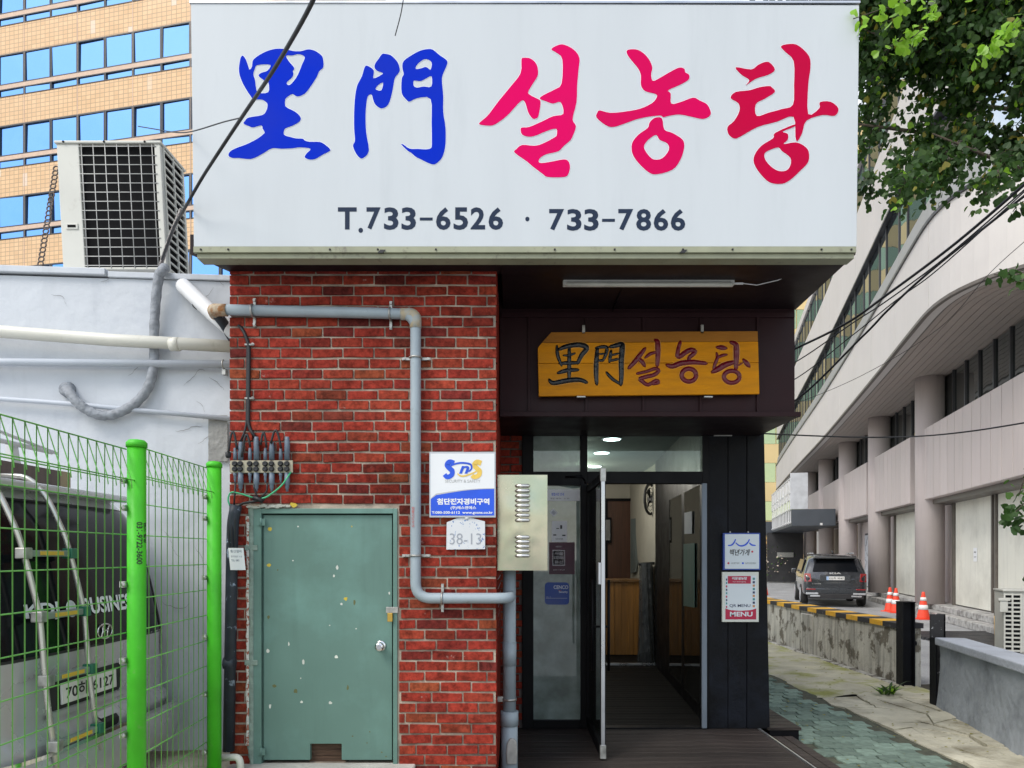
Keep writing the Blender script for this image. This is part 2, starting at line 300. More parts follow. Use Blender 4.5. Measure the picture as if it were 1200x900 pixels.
M_slat = mat('soffit_slat', (.42, .36, .32), rough=.6, var=.08); M_cream = mat('cream_shutter', (.80, .79, .70), streak=.12, rough=.6, var=.05, scale=1, col2=(.54, .53, .46), scale2=.7, thr=(.5, .8))
M_frame = mat('dark_window_frame', (.04, .04, .045), rough=.4, var=.1); M_brownf = mat('bronze_frame', (.13, .115, .1), rough=.5, var=.2, scale=6)
M_kerb = mat('granite_kerb', (.46, .455, .44), rough=.9, var=.2, scale=6, bump=3, bscale=50, col2=(.24, .23, .22), scale2=5)
M_entry = mat('charcoal_panel', (.06, .07, .085), rough=.5, var=.06); M_entryd = mat('black_tile', (.03, .03, .033), rough=.45, var=.15)
M_tan = mat('tan_wall', (.32, .26, .2), rough=.7, var=.1)
M_glassd = glass('dark_street_glass', tint=(.12, .14, .14), refl=.16); M_mirror = glass('mirror_office_glass', tint=(.03, .05, .08), refl=.62, rough=.015)
def mirrorblue(name, col, f, c0):
    if name in MATS: return MATS[name]
    m = bpy.data.materials.new(name); m.use_nodes = True; t = m.node_tree; t.nodes.clear(); L = t.links.new
    o = N(t, 'ShaderNodeOutputMaterial'); gl = N(t, 'ShaderNodeBsdfGlossy'); gl.inputs[0].default_value = (*col, 1); gl.inputs[1].default_value = .03
    df = N(t, 'ShaderNodeBsdfDiffuse'); df.inputs[0].default_value = (*c0, 1); mx = N(t, 'ShaderNodeMixShader'); mx.inputs[0].default_value = f
    tc = N(t, 'ShaderNodeTexCoord'); oi = N(t, 'ShaderNodeObjectInfo'); n = N(t, 'ShaderNodeTexNoise'); n.inputs['Scale'].default_value = .6; L(tc.outputs['Object'], n.inputs[0])
    b = N(t, 'ShaderNodeBump'); b.inputs['Strength'].default_value = .25; b.inputs['Distance'].default_value = .06; L(n.outputs[0], b.inputs['Height']); L(b.outputs[0], gl.inputs['Normal'])
    L(df.outputs[0], mx.inputs[1]); L(gl.outputs[0], mx.inputs[2]); L(mx.outputs[0], o.inputs[0]); MATS[name] = m; return m
M_bluegl = mirrorblue('blue_mirror_glass', (.19, .40, .78), .93, (.02, .1, .3)); M_greengl = mirrorblue('green_mirror_glass', (.55, .62, .42), .5, (.30, .36, .16)); M_greygl2 = mirrorblue('dark_mirror_glass', (.45, .52, .58), .5, (.02, .022, .025)); M_greygl = mirrorblue('silver_mirror_glass', (.8, .88, .95), .6, (.03, .035, .04))
M_doorgl = glass('door_glass', tint=(.72, .8, .76), refl=.02, body=(.25, .3, .27), bodyfac=.05); M_sidegl = glass('frosted_reflection_glass', tint=(.45, .55, .5), refl=.05, body=(.34, .42, .39), bodyfac=.7)  # side pane body: frosting, with the street's grey-green reflection painted in
M_rubber = mat('tyre_rubber', (.02, .02, .02), rough=.85, var=.2); M_carp = mat('charcoal_car_paint', (.045, .05, .058), rough=.25, metal=.6, coat=1, var=.03); M_carg = glass('car_glass', tint=(.06, .07, .07), refl=.12)
M_taill = mat('red_lamp_lens', (.28, .01, .012), rough=.15, var=.1, coat=1); M_van = mat('silver_van_paint', (.50, .51, .52), rough=.3, metal=.35, coat=.8, var=.03, scale=1.5); M_vang = mat('black_privacy_glass', (.005, .006, .008), rough=.12, var=0, rvar=0, spec=.2)
M_blackp = mat('black_plastic', (.02, .02, .022), rough=.55, var=.15); M_platew = mat('plate_white', (.7, .7, .68), rough=.4); M_plateb = mat('plate_blue_band', (.35, .5, .75), rough=.4)
M_cone = mat('orange_cone_plastic', (.85, .07, .03), rough=.4, var=.08); M_refl = mat('white_reflective_band', (.8, .8, .8), rough=.4)
M_paper = mat('paper', (.84, .85, .86), rough=.7, var=.04); M_ink = mat('black_ink', (.02, .02, .02), rough=.6)
# ================================================================== THE SETTING
D0, DB, DC, DR = 4.38, 4.72, 5.48, 6.35        # distances of: sign face, brick face, canopy fascia, door wall
XL, XB, XR = -1.811, -.099, 2.14               # left corner, right end of the brick, right end of the shop
g = MB().grid(lambda u, v: Vector((-150 + 300 * u, -60 + 260 * v, -.155)), 20, 20, sm=False); g.build('ground', M_asphalt, kind='structure')
# raised slab by the green door and under the van
g = MB().grid(lambda u, v: Vector((-9 + 8.885 * u, 2.2 + 3.3 * v, .12 + .012 * noise.noise(Vector((u * 30, v * 12, 0))))), 80, 30)
g.box(-9, -.115, 2.2, 5.5, -.16, .09); g.build('concrete_slab', M_apron, kind='structure')
MB().box(-1.80, -.62, 4.60, 4.735, .10, .158).build('door_step', mat('white_cement_lip', (.5, .49, .45), rough=.9, var=.2, bump=3, bscale=30), bev=.008, kind='structure')
# deck: boards laid across, kerb strip of metal on the right
deck = MB().box(XB + .01, 2.14, 3.6, 10.6, -.15, -.03).build('deck', M_blackm, kind='structure', bev=0)
bm_unit = MB().box(0, 1, 0, .108, -.022, 0).mesh('deck_board', M_deck, 0); 
me_b = []
for k in range(4):
    m_ = MB().box(0, 1, 0, .106, -.024, 0).mesh('deck_board', M_deck, .003, bseg=1); me_b.append(m_)
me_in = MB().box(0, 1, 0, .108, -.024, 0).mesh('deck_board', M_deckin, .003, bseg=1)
y = 3.62; k = 0
while y < 10.5:
    o = link('board', me_b[k % 4], deck, (XB + .015, y, U(-.0015, .0015))); o.scale.x = 2.2 if y < DR - .1 else 2.2
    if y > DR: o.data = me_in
    y += .114; k += 1
MB().box(2.125, 2.137, 3.6, DR + .02, -.03, .004).build('edge_strip', M_silver, deck)
for i in range(3):
    o = MB().box(2.142 + i * .088, 2.222 + i * .088, 3.6, 6.28, -.10, -.052).build('step_board', M_deck, deck, .003)
MB().box(2.14, 2.40, 3.6, 6.27, -.15, -.10).build('step_base', M_black, deck)
o = MB().box(2.22, 2.47, 6.32, 7.3, -.15, -.012).build('deck_ledge', M_blackm, deck)
for i in range(8): MB().box(2.20, 2.49, 6.31 + i * .123, 6.31 + i * .123 + .116, -.012, .012).build('board', M_deck, deck, .003)
# green pavers: 300 nearest are pieces, the rest one part
pav = MB().box(2.15, 3.52, 3.6, 16, -.16, -.125).build('paver_path', M_grout, kind='structure')
mp_ = []
for k in range(6):
    vs = [(-.078, -.1), (.078, -.1), (.078, -.05), (.066, -.03), (.066, .03), (.078, .05), (.078, .1), (-.078, .1), (-.078, .05), (-.090, .03), (-.090, -.03), (-.078, -.05)]; vs = [(a + U(-.002, .002), b + U(-.002, .002)) for a, b in vs]
    mp_.append(MB().prism(vs, lambda u, v, w: Vector((u, v, w)), -.03, 0).mesh('paver', M_paver, .003, bseg=1))
pts = []; row = 0; y = 3.7
while y < 15.8:
    x = 2.16 + (0.083 if row % 2 else 0.0)
    while x < 3.6:
        lim = 3.47 + .09 * noise.noise(Vector((y * 1.3, 3, 0))) + .05 * noise.noise(Vector((y * 5, 9, 0)))
        if x + .1 < lim and not (x < 2.5 and y < 7.35): pts.append((x, y))
        x += .1665
    y += .208; row += 1
vis = [p for p in pts if p[1] > 5.35]; vis.sort(key=lambda p: p[1]); near = set(vis[:300])
rest = MB()
for (x, y) in pts:
    z = -.112 + .010 * noise.noise(Vector((x * 2, y * 2, 1))) + U(-.004, .004)
    if (x, y) in near:
        o = link('paver', random.choice(mp_), pav, (x, y, z)); o.rotation_euler = (U(-.025, .025), U(-.025, .025), U(-.03, .03) + .05 * noise.noise(Vector((x, y, 4))))
    else: rest.box(x - .078, x + .078, y - .1, y + .1, z - .03, z)
rest.build('paver', M_paver, pav, kind='stuff')
# worn concrete apron between pavers and low wall; front part broken in pieces
def apz(x, y): return -.118 + .035 * max(0, min(1, (x - 3.4) / 1.3)) + .018 * noise.noise(Vector((x * 1.7, y * 1.2, 0))) + .006 * noise.noise(Vector((x * 9, y * 9, 2))) + .0015 * noise.noise(Vector((x * 40, y * 40, 2)))
def apx(y): return 3.47 + .09 * noise.noise(Vector((y * 1.3, 3, 0))) + .05 * noise.noise(Vector((y * 5, 9, 0)))
def apf(u, v):
    y = 8.35 + 8 * v + .18 * noise.noise(Vector((u * 5, 1, 7))) * (1 - v); x = apx(y) + (4.9 - apx(y)) * u; return Vector((x, y, apz(x, y) + (-.03 if u == 0 else 0)))
ap = MB().grid(apf, 40, 160).build('concrete_apron', M_moss, kind='structure')
MB().grid(lambda u, v: Vector((3.40 + 1.9 * u, 4.6 + 4.6 * v, apz(3.4 + 1.9 * u, 4.6 + 4.6 * v) - .038)), 30, 60).build('soil_bed', M_soil, ap)
nx, ny = 4, 8; gx = [[None] * (nx + 1) for _ in range(ny + 1)]
for j in range(ny + 1):
    for i in range(nx + 1):
        y = 4.9 + 3.55 * j / ny; xa = apx(y) if i == 0 else 3.5; xb = 4.75
        a = i / nx; gx[j][i] = Vector((apx(y) + (xb - apx(y)) * a + (U(-.14, .14) if 0 < i < nx else U(-.02, .02)), y + U(-.2, .2), 0))
def piece(poly, drop):
    c = sum(poly, Vector()) / len(poly); out = []
    for i, p in enumerate(poly):
        q = poly[(i + 1) % len(poly)]
        for t in (0, .33, .66):
            m_ = p.lerp(q, t); h = Vector((m_.x * 13, m_.y * 13, 0)); m_ = m_ + Vector((noise.noise(h), noise.noise(h + Vector((5, 5, 5))), 0)) * .022
            out.append(m_ + (c - m_).normalized() * .006)
    tx, ty = U(-.03, .03), U(-.03, .03); z0 = apz(c.x, c.y) - drop
    top = [Vector((p.x, p.y, z0 + (p.x - c.x) * tx + (p.y - c.y) * ty + U(-.002, .002))) for p in out]; n = len(top)
    b = MB(); cc = Vector((c.x, c.y, z0 + .004)); b.add(top + [cc] + [p - Vector((0, 0, .05)) for p in top], [(i, (i + 1) % n, n) for i in range(n)] + [(i, n + 1 + i, n + 1 + (i + 1) % n, (i + 1) % n) for i in range(n)])
    b.build('broken_slab', M_apron, ap)
for j in range(ny):
    i = 0
    while i < nx:
        if i < nx - 1 and R() < .35: piece([gx[j][i], gx[j][i + 1], gx[j][i + 2], gx[j + 1][i + 2], gx[j + 1][i + 1], gx[j + 1][i]], 0); i += 2
        else: piece([gx[j][i], gx[j][i + 1], gx[j + 1][i + 1], gx[j + 1][i]], U(-.004, .01)); i += 1
# low concrete wall with striped coping
lw = empty('low_concrete_wall', (4.9, 11, -.15), 'low stained concrete wall with black and yellow striped top along the ramp', 'wall')
def lwf(u, v):   # rough street-side face
    y = 9.04 + 8.4 * u; z = -.13 + .72 * v; return Vector((4.76 - .008 * noise.noise(Vector((y * 3, z * 3, 0))) - .004 * noise.noise(Vector((y * 12, z * 12, 0))), y, z))
b = MB().grid(lwf, 120, 14); b.box(4.775, 5.04, 9.045, 17.44, -.16, .59); b.build('wall_body', M_cwall, lw, fix=False)
b = MB().box(4.70, 4.775, 11.6, 11.95, -.16, .55); b.build('buttress', M_cwall, lw, .01)
b = MB().box(4.66, 4.76, 9.04, 17.4, -.16, -.075); b.build('footing', M_cwall, lw, .012)
b = MB(); y = 9.04; k = 0
while y < 17.3: b.box(4.735, 5.07, y, y + .34, .592, .655, k % 2); y += .34; k += 1
b.build('striped_coping', [M_bstripe, M_ystripe], lw)
p = empty('steel_post', (4.9, 8.75, -.15), 'tall black steel post at the near end of the striped low wall', 'post')
MB().box(4.72, 4.735, 8.86, 9.02, -.15, .92).box(4.735, 4.855, 8.92, 8.94, -.15, .92).box(4.855, 4.87, 8.86, 9.02, -.15, .92).build('steel_section', M_black, p, .002)
MB().box(4.715, 4.875, 8.855, 9.025, .92, .93).build('top_plate', M_black, p, .002); MB().tube([(4.87, 8.94, .42), (4.92, 8.94, .42)], .03, 10).build('bolt', M_black, p)
p = empty('steel_post', (4.55, 7.85, -.15), 'short scratched black steel post at the end of the grey wall', 'post')
M_scr = mat('scratched_black_paint', (.018, .018, .02), rough=.5, var=.3, col2=(.45, .46, .47), scale2=22, thr=(.6, .64))
MB().box(4.46, 4.62, 7.82, 7.84, -.15, .865).build('plate', M_scr, p, .003); MB().box(4.46, 4.475, 7.72, 7.84, -.15, .62).build('flange', M_black, p, .002); MB().box(4.60, 4.62, 7.82, 7.94, -.15, .865).build('flange', M_black, p, .002)
# grey rendered wall lower right
A = Vector((4.49, 7.70, 0)); dv = Vector((-.205, -.979, 0)).normalized(); nv = Vector((dv.y, -dv.x, 0)); nv = nv if nv.x < 0 else -nv
gw = empty('grey_rendered_wall', (4.2, 6.5, -.15), 'grey rendered low wall with a lighter coping, bottom right beside the broken paving', 'wall')
def gwf(u, v):
    s_ = 4.4 * u; z = -.14 + .69 * v; r_ = .012 * noise.noise(Vector((s_ * 2, z * 2, 0))) + .003 * noise.noise(Vector((s_ * 14, z * 14, 0))) + .05 * (1 - v) ** 3
    q = A + dv * s_ + nv * r_; return Vector((q.x, q.y, z))
b = MB().grid(gwf, 70, 16)
q0, q1 = A, A + dv * 4.4; i0, i1 = A - nv * .22, A + dv * 4.4 - nv * .22
b.hexa([q0 - nv * .01 + Vector((0, 0, -.15)), q1 - nv * .01 + Vector((0, 0, -.15)), i1 + Vector((0, 0, -.15)), i0 + Vector((0, 0, -.15))], [q0 - nv * .01 + Vector((0, 0, .55)), q1 - nv * .01 + Vector((0, 0, .55)), i1 + Vector((0, 0, .55)), i0 + Vector((0, 0, .55))])
b.build('wall_body', M_gwall, gw, fix=False)
b = MB(); a0, a1 = A + nv * .045 - dv * .02, A + dv * 4.4 + nv * .045; c0, c1 = i0 - nv * .03 - dv * .02, i1 - nv * .03
b.hexa([v + Vector((0, 0, .552)) for v in (a0, a1, c1, c0)], [v + Vector((0, 0, .63)) for v in (a0, a1, c1, c0)]); b.build('coping', M_gcap, gw, .012)
# ================================================================== RESTAURANT BUILDING
rb = empty('restaurant_building', (.2, 6, -.15), 'red brick restaurant front with a dark recessed glass entrance under a maroon canopy', 'building')
ZT = 3.34
dl, dr_, db, dt = WX(297, DB), WX(466, DB), WZ(895, DB), WZ(596, DB)       # service door opening
bw = MB()
y0, y1 = DB - .0035, DR + .3
bw.box(XL + .006, dl, y0, 5.3, -.15, ZT); bw.box(dr_, XB - .006, y0, y1, -.15, ZT); bw.box(dl, dr_, y0, 5.3, dt, ZT); bw.box(dl, dr_, y0, 5.3, -.15, db)
bw.box(dl, dr_, y0 + .3, 5.3, db, dt)
fw = bw.build('brick_wall', M_mortar, rb)
bmesh_v = []
for k in range(8):
    m_ = MB(); jit = [U(-.003, .003) for _ in range(8)]
    m_.hexa([(-.095, -.012 + jit[0], -.0272 + jit[1]), (.095, -.012 + jit[2], -.0272 - jit[1]), (.095, .05, -.0272), (-.095, .05, -.0272)], [(-.095, -.012 + jit[3], .0272 + jit[4]), (.095, -.012 + jit[5], .0272 + jit[6]), (.095, .05, .0272), (-.095, .05, .0272)])
    bmesh_v.append(m_.mesh('brick', M_brick, .0025, bseg=1))
cands = []
row = 0; z = -.02
while z < ZT:
    offs = [0, .1, .045, .145][row % 4] if row % 7 else .07; x = XL - offs + .0
    while x < XB:
        a, c = max(x, XL), min(x + .19, XB); x += .2
        segs = [(a, c)] if c - a > .035 else []
        if z + .0335 > db and z - .0335 < dt:
            s2 = []
            for (a, c) in segs:
                if a < dl - .02: s2.append((a, min(c, dl - .012)))
                if c > dr_ + .02: s2.append((max(a, dr_ + .012), c))
            segs = [q for q in s2 if q[1] - q[0] > .03]
        for q in segs: cands.append((q[0], q[1], z, row))
    z += .067; row += 1
# bricks the photograph shows best come first
def shown(q):
    a, c, z, r_ = q; s_ = (c - a)
    if z < WZ(905, DB) or z > WZ(305, DB): s_ -= 1
    return s_
cands.sort(key=shown, reverse=True)
fill = MB()
for i, (a, c, z, r_) in enumerate(cands):
    dy = U(-.0025, .0025)
    if i < 300:
        o = link('brick', random.choice(bmesh_v), fw, ((a + c) / 2, DB + dy, z + U(-.0015, .0015))); o.scale.x = (c - a) / .19; o.rotation_euler = (U(-.01, .01), U(-.012, .012), 0)
    else: fill.box(a, c, DB - .012 + dy, DB + .03, z - .0268, z + .0268)
fill.build('brick', M_brick, fw, kind='stuff')
# return wall of the recess (faces +X) with bricks, and the narrow brick strip beside the door frame
rs_ = MB(); z = .02; row = 0
while z < ZT:
    y = DB + .0 + (.1 if row % 2 else 0) - .1
    while y < DR:
        a, c = max(y, DB + .01), min(y + .19, DR - .01)
        if c - a > .03: rs_.box(XB - .02, XB + .002, a, c, z - .0268, z + .0268)
        y += .2
    z += .067; row += 1
rs_.build('side_brick', M_brick, fw, kind='stuff')
XF0 = WX(612, DR)
rw = MB().box(XB - .002, XF0, DR + .006, DR + .25, 0, 2.62).build('recess_wall', mat('dark_mortar', (.12, .1, .09), rough=.95, var=.3, scale=9), rb)
z = .035; row = 0
while z < 2.56:
    x = XB - .01 - (.1 if row % 2 else 0.02)
    while x < XF0:
        a, c = max(x, XB), min(x + .19, XF0 - .002); x += .2
        if c - a > .03: o = link('brick', random.choice(bmesh_v), rw, ((a + c) / 2, DR, z)); o.scale.x = (c - a) / .19
    z += .067; row += 1
# upper storey body, soffit, canopy
MB().box(XL + .01, XR - .02, DC + .04, 12.6, 3.43, 4.7).box(XL + .01, XB, 5.3, 11.2, -.15, 3.40).build('rear_walls', M_white_wall, rb)
b = MB().hexa([(-1.93, D0 + .02, 3.30), (XB + .03, D0 + .02, 3.30), (XB + .03, 4.76, 3.32), (-1.80, 4.76, 3.32)], [(-1.93, D0 + .02, 3.42), (XB + .03, D0 + .02, 3.42), (XB + .03, 4.76, 3.42), (-1.80, 4.76, 3.42)]); b.build('soffit', M_soffit, rb)
MB().hexa([(XB + .032, D0 + .02, 3.30), (2.06, D0 + .02, 3.30), (2.13, DC + .03, 3.34), (XB + .032, DC + .03, 3.34)], [(XB + .032, D0 + .02, 3.42), (2.06, D0 + .02, 3.42), (2.13, DC + .03, 3.42), (XB + .032, DC + .03, 3.42)]).build('soffit', M_soffit, rb)
MB().box(-1.80, 2.08, 4.52, DC, 3.425, 4.6).build('upper_front', M_soffit, rb)
for x in (-.6, .75): MB().box(x, x + .004, D0 + .05, DC, 3.318, 3.336).build('soffit_joint', M_black, rb)
zc0, zc1 = WZ(489, DC), 3.45
MB().box(XB + .01, XR - .025, DC + .012, DC + .06, zc0 + .02, zc1).build('canopy_fascia', M_fascia, rb)
for px in (620, 687, 754, 821, 888):
    MB().box(WX(px, DC) - .009, WX(px, DC) + .009, DC - .004, DC + .012, zc0 + .03, WZ(372, DC)).build('fascia_batten', M_fascia, rb, .002)
MB().box(XB + .02, XR - .03, DC - .006, DC + .012, WZ(372, DC), WZ(366, DC)).build('fascia_batten', M_fascia, rb, .002)
MB().box(XB + .01, XR + .005, DC - .035, DC + .02, zc0, zc0 + .035).build('canopy_edge', M_fascia, rb, .003)
MB().box(XB, XR - .005, DC + .02, DR + .02, zc0 - .0, zc0 + .012).box(XB + .02, XR - .03, DC + .06, DR, zc0 + .012, 3.38).build('canopy_underside', M_soffit, rb)
# door wall frame
def fx(px): return WX(px, DR)
def fz(py): return WZ(py, DR)
T0, T1 = fz(853), fz(497)
b = MB()
yf, yb = DR - .03, DR + .06
b.box(fx(612), fx(625), yf, yb, 0, T1 + .08); b.box(fx(680), fx(688), yf, yb, 0, T1 + .08); b.box(fx(822), fx(830), yf, yb, 0, T1 + .08)
b.box(fx(625), fx(680), yf + .002, yb - .002, fz(510), T1 + .08); b.box(fx(688), fx(822), yf + .002, yb - .002, fz(509), T1 + .08)
b.box(fx(625), fx(680), yf + .002, yb - .002, fz(569), fz(553)); b.box(fx(688), fx(822), yf + .002, yb - .002, fz(567), fz(553))
b.box(fx(625), fx(680), yf + .002, yb - .002, 0, fz(843)); b.box(fx(688), fx(822), yf - .01, yb, -.0, .012)
b.build('door_frame', M_blackm, rb, .003)
MB().box(fx(625), fx(681), DR, DR + .008, fz(553), fz(510)).build('window_pane', M_sidegl, rb)
MB().box(fx(688), fx(822), DR, DR + .008, fz(553), fz(509)).build('window_pane', M_doorgl, rb)
MB().box(fx(625), fx(681), DR, DR + .008, fz(843), fz(569)).build('window_pane', M_sidegl, rb)
MB().box(fx(820.5), fx(826.5), yf - .03, yf - .001, .01, fz(567)).build('door_jamb', M_jamb, rb, .004)
b = MB().box(fx(844), fx(854), yf - .016, yf, fz(511), fz(503)); 
# black board panel right of the door
for (a, c) in ((830, 852), (852.6, 874), (874.6, 0)):
    x0 = fx(a); x1 = fx(c) if c else None
    if x1: MB().box(x0, x1, DR - .025 + U(0, .004), DR + .2, 0, T1 + .06).build('black_board', M_black, rb, .003)
    else: MB().hexa([(x0, DR - .025, 0), (fx(901), DR - .025, 0), (fx(901), DR + .2, 0), (x0, DR + .2, 0)], [(x0, DR - .025, T1 + .06), (fx(894), DR - .025, T1 + .06), (fx(894), DR + .2, T1 + .06), (x0, DR + .2, T1 + .06)]).build('black_board', M_black, rb, .003)
MB().box(1.99, XR + .02, 9.95, 12.6, -.05, 3.3).build('inner_right_wall', mat('cream_interior_wall', (.42, .4, .34), rough=.8, var=.06), rb)
MB().box(2.0, XR + .03, DR + .2, 9.94, -.15, 3.3).build('right_side_wall', M_black, rb)
o = MB().box(fx(835), fx(856), DR - .05, DR - .027, fz(512), fz(505)).build('door_plate', M_steel, rb, .002)
# open glass door leaf: hinged left, swung out towards the street
ld = empty('glass_door', (fx(688), DR, 0)); ld.parent = rb; ld.location = Vector((fx(688) + .012, DR - .035, 0)) - wl(rb)
H0 = Vector((fx(688) + .012, DR - .035, .012)); E0 = Vector((WX(706.5, 5.36), 5.36, .012)); hd = (E0 - H0).normalized(); TL = frame(H0, hd, (0, 0, 1)); lw_ = (E0 - H0).length; lh = fz(567) - .03
b = MB().box(0, .045, 0, lh, -.02, .02, T=TL).box(lw_ - .012, lw_ - .0, 0.0, lh, -.02, .02, T=TL).box(.045, lw_ - .012, 0, .09, -.018, .018, T=TL).box(.045, lw_ - .012, lh - .06, lh, -.018, .018, T=TL); b.build('leaf_frame', M_blackm, ld, .002)
MB().box(.045, lw_ - .012, .09, lh - .06, -.004, .004, T=TL).build('glass_pane', M_doorgl, ld)
MB().box(lw_ - .0, lw_ + .014, .06, lh, -.014, .014, T=TL).build('edge_trim', M_silver, ld, .003)
MB().box(lw_ - .02, lw_ + .02, .0, .10, -.022, .022, T=TL).build('corner_cap', M_steel, ld, .003); MB().box(lw_ - .02, lw_ + .02, lh - .06, lh + .035, -.02, .02, T=TL).build('corner_cap', M_steel, ld, .003)
MB().box(lw_ - .06, lw_ + .016, 1.27, 1.43, .016, .035, T=TL).build('lock_case', M_silver, ld, .004)
b = MB()
for s_ in (-1, 1):
    b.tube([TL(lw_ - .13, .62, s_ * .06), TL(lw_ - .13, 1.30, s_ * .06)], .011, 8)
    b.tube([TL(lw_ - .13, .95, s_ * .005), TL(lw_ - .13, .95, s_ * .06)], .009, 8)
b.build('pull_handle', M_blackm, ld)
b = MB().tube([TL(.1, lh + .01, .04), TL(.42, lh + .03, .10), TL(.30, lh + .04, .22)], .012, 6); b.build('door_closer', M_blackm, ld)
# interior shell: floor boards are the deck; walls, ceiling, inner side glazing
M_iw = mat('cream_interior_wall', (.42, .4, .34), rough=.8, var=.06); M_ic = mat('interior_ceiling', (.3, .33, .32), rough=.7, var=.1); M_wood = mat('interior_brown_door', (.085, .035, .018), rough=.45, var=.25, scale=4, stretch=(8, 8, .6))
MB().box(-.3, 2.0, 12.4, 12.5, 0, 2.8).build('inner_back_wall', M_iw, rb); MB().box(-.4, -.3, DR + .1, 12.5, 0, 2.8).build('inner_left_wall', M_iw, rb)
MB().box(-.4, 2.1, DR + .07, 12.5, 2.76, 2.84).build('inner_ceiling', M_ic, rb)
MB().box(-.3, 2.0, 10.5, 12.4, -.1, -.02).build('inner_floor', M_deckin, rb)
MB().box(.55, 1.98, 9.93, 9.98, 0, .03).build('threshold', M_silver, rb, .004)
b = MB()
XS0, XS1 = 1.69, 1.93
def sx(y): return XS0 + (XS1 - XS0) * (y - DR) / 3.5
def sb(y0, y1, z0, z1, w=.05): return [(sx(y0) , y0, z0), (sx(y0) + w, y0, z0), (sx(y1) + w, y1, z0), (sx(y1), y1, z0)], [(sx(y0), y0, z1), (sx(y0) + w, y0, z1), (sx(y1) + w, y1, z1), (sx(y1), y1, z1)]
for (y0, y1, z0, z1) in ((DR + .07, 9.9, 0, .12), (DR + .07, 9.9, 2.14, 2.75), (DR + .07, DR + .25, .12, 2.14), (7.55, 7.72, .12, 2.14), (8.6, 9.9, .12, 2.14)):
    b.hexa(*sb(y0, y1, z0, z1))
b.build('inner_side_frame', M_blackm, rb)
MB().hexa(*sb(DR + .25, 7.55, .12, 2.14, .006)).build('inner_side_pane', M_doorgl, rb); MB().hexa(*sb(7.72, 8.6, .12, 2.14, .006)).build('inner_side_pane', M_doorgl, rb)
MB().box(WX(712, 12.3), WX(744, 12.3), 12.34, 12.4, 0, WZ(587, 12.3)).build('inner_door', M_wood, rb, .005)
MB().box(WX(709, 12.3), WX(712, 12.3), 12.3, 12.4, 0, WZ(584, 12.3)).box(WX(744, 12.3), WX(747, 12.3), 12.3, 12.4, 0, WZ(584, 12.3)).box(WX(712, 12.3), WX(744, 12.3), 12.3, 12.4, WZ(587, 12.3), WZ(584, 12.3)).build('inner_door_frame', M_blackm, rb)
# service door
M_paint = M_gdoor
sd = empty('service_door', (0, 0, 0)); sd.parent = rb; sd.location = Vector((dl, DB, db)) - wl(rb)
yd = DB - .004
fL, fR, fT = WX(307, DB), WX(461, DB), WZ(602, DB)
b = MB().box(dl, fL, yd - .012, yd + .09, db, dt).box(fR, dr_, yd - .012, yd + .09, db, dt).box(fL, fR, yd - .012, yd + .09, fT, dt); b.build('frame', M_gdoor, sd, .003)
cu0, cu1, cuz = WX(363, DB), WX(400, DB), WZ(872, DB)
zb = WZ(891, DB)
TD = frame((0, yd, 0), (1, 0, 0), (0, 0, 1))
b = MB().prism([(fL + .006, zb), (cu0, zb), (cu0, cuz), (cu1, cuz), (cu1, zb), (fR - .01, zb), (fR - .01, fT - .008), (fL + .006, fT - .008)], lambda u, v, w: Vector((u, yd + .012 + w, v)), 0, .04)
leaf = b.build('door_leaf', M_gdoor, sd, .002)
b = MB().box(dl, dr_, yd + .09, yd + .1, db, dt); b.build('dark_reveal', M_black, sd)
b = MB()
for k in range(3): b.box(cu0 - .02, cu1 + .02, yd + .055, yd + .07, zb - .03 + k * .045, zb + .013 + k * .045)
b.build('timber_board', mat('rough_timber', (.12, .07, .045), rough=.85, var=.4, scale=6, stretch=(1, 8, 14), bump=2), sd, .003)
kx, kz = WX(446, DB), WZ(757, DB)
MB().lathe([(.036, 0), (.036, .006), (.028, .010), (.014, .014), (.014, .03), (.026, .036), (.031, .05), (.028, .064), (.016, .07)], (kx, yd + .012, kz), (0, -1, 0), 20).build('door_knob', M_chrome, sd)
b = MB().box(WX(453, DB), WX(467, DB), yd - .022, yd + .0, WZ(718, DB), WZ(711, DB)); b.build('hasp', M_steel, sd, .002)
lk = MB().box(WX(455, DB), WX(461, DB), yd - .034, yd - .02, WZ(728, DB), WZ(718, DB)); lk.build('padlock', mat('brass', (.5, .33, .08), rough=.35, metal=.9), sd, .002)
for pz in (612, 880): MB().tube([(WX(307, DB), yd - .016, WZ(pz + 5, DB)), (WX(307, DB), yd - .016, WZ(pz - 5, DB))], .009, 8).box(WX(302, DB), WX(312, DB), yd - .018, yd - .012, WZ(pz + 4, DB), WZ(pz - 4, DB)).build('hinge', M_gdoor, sd)
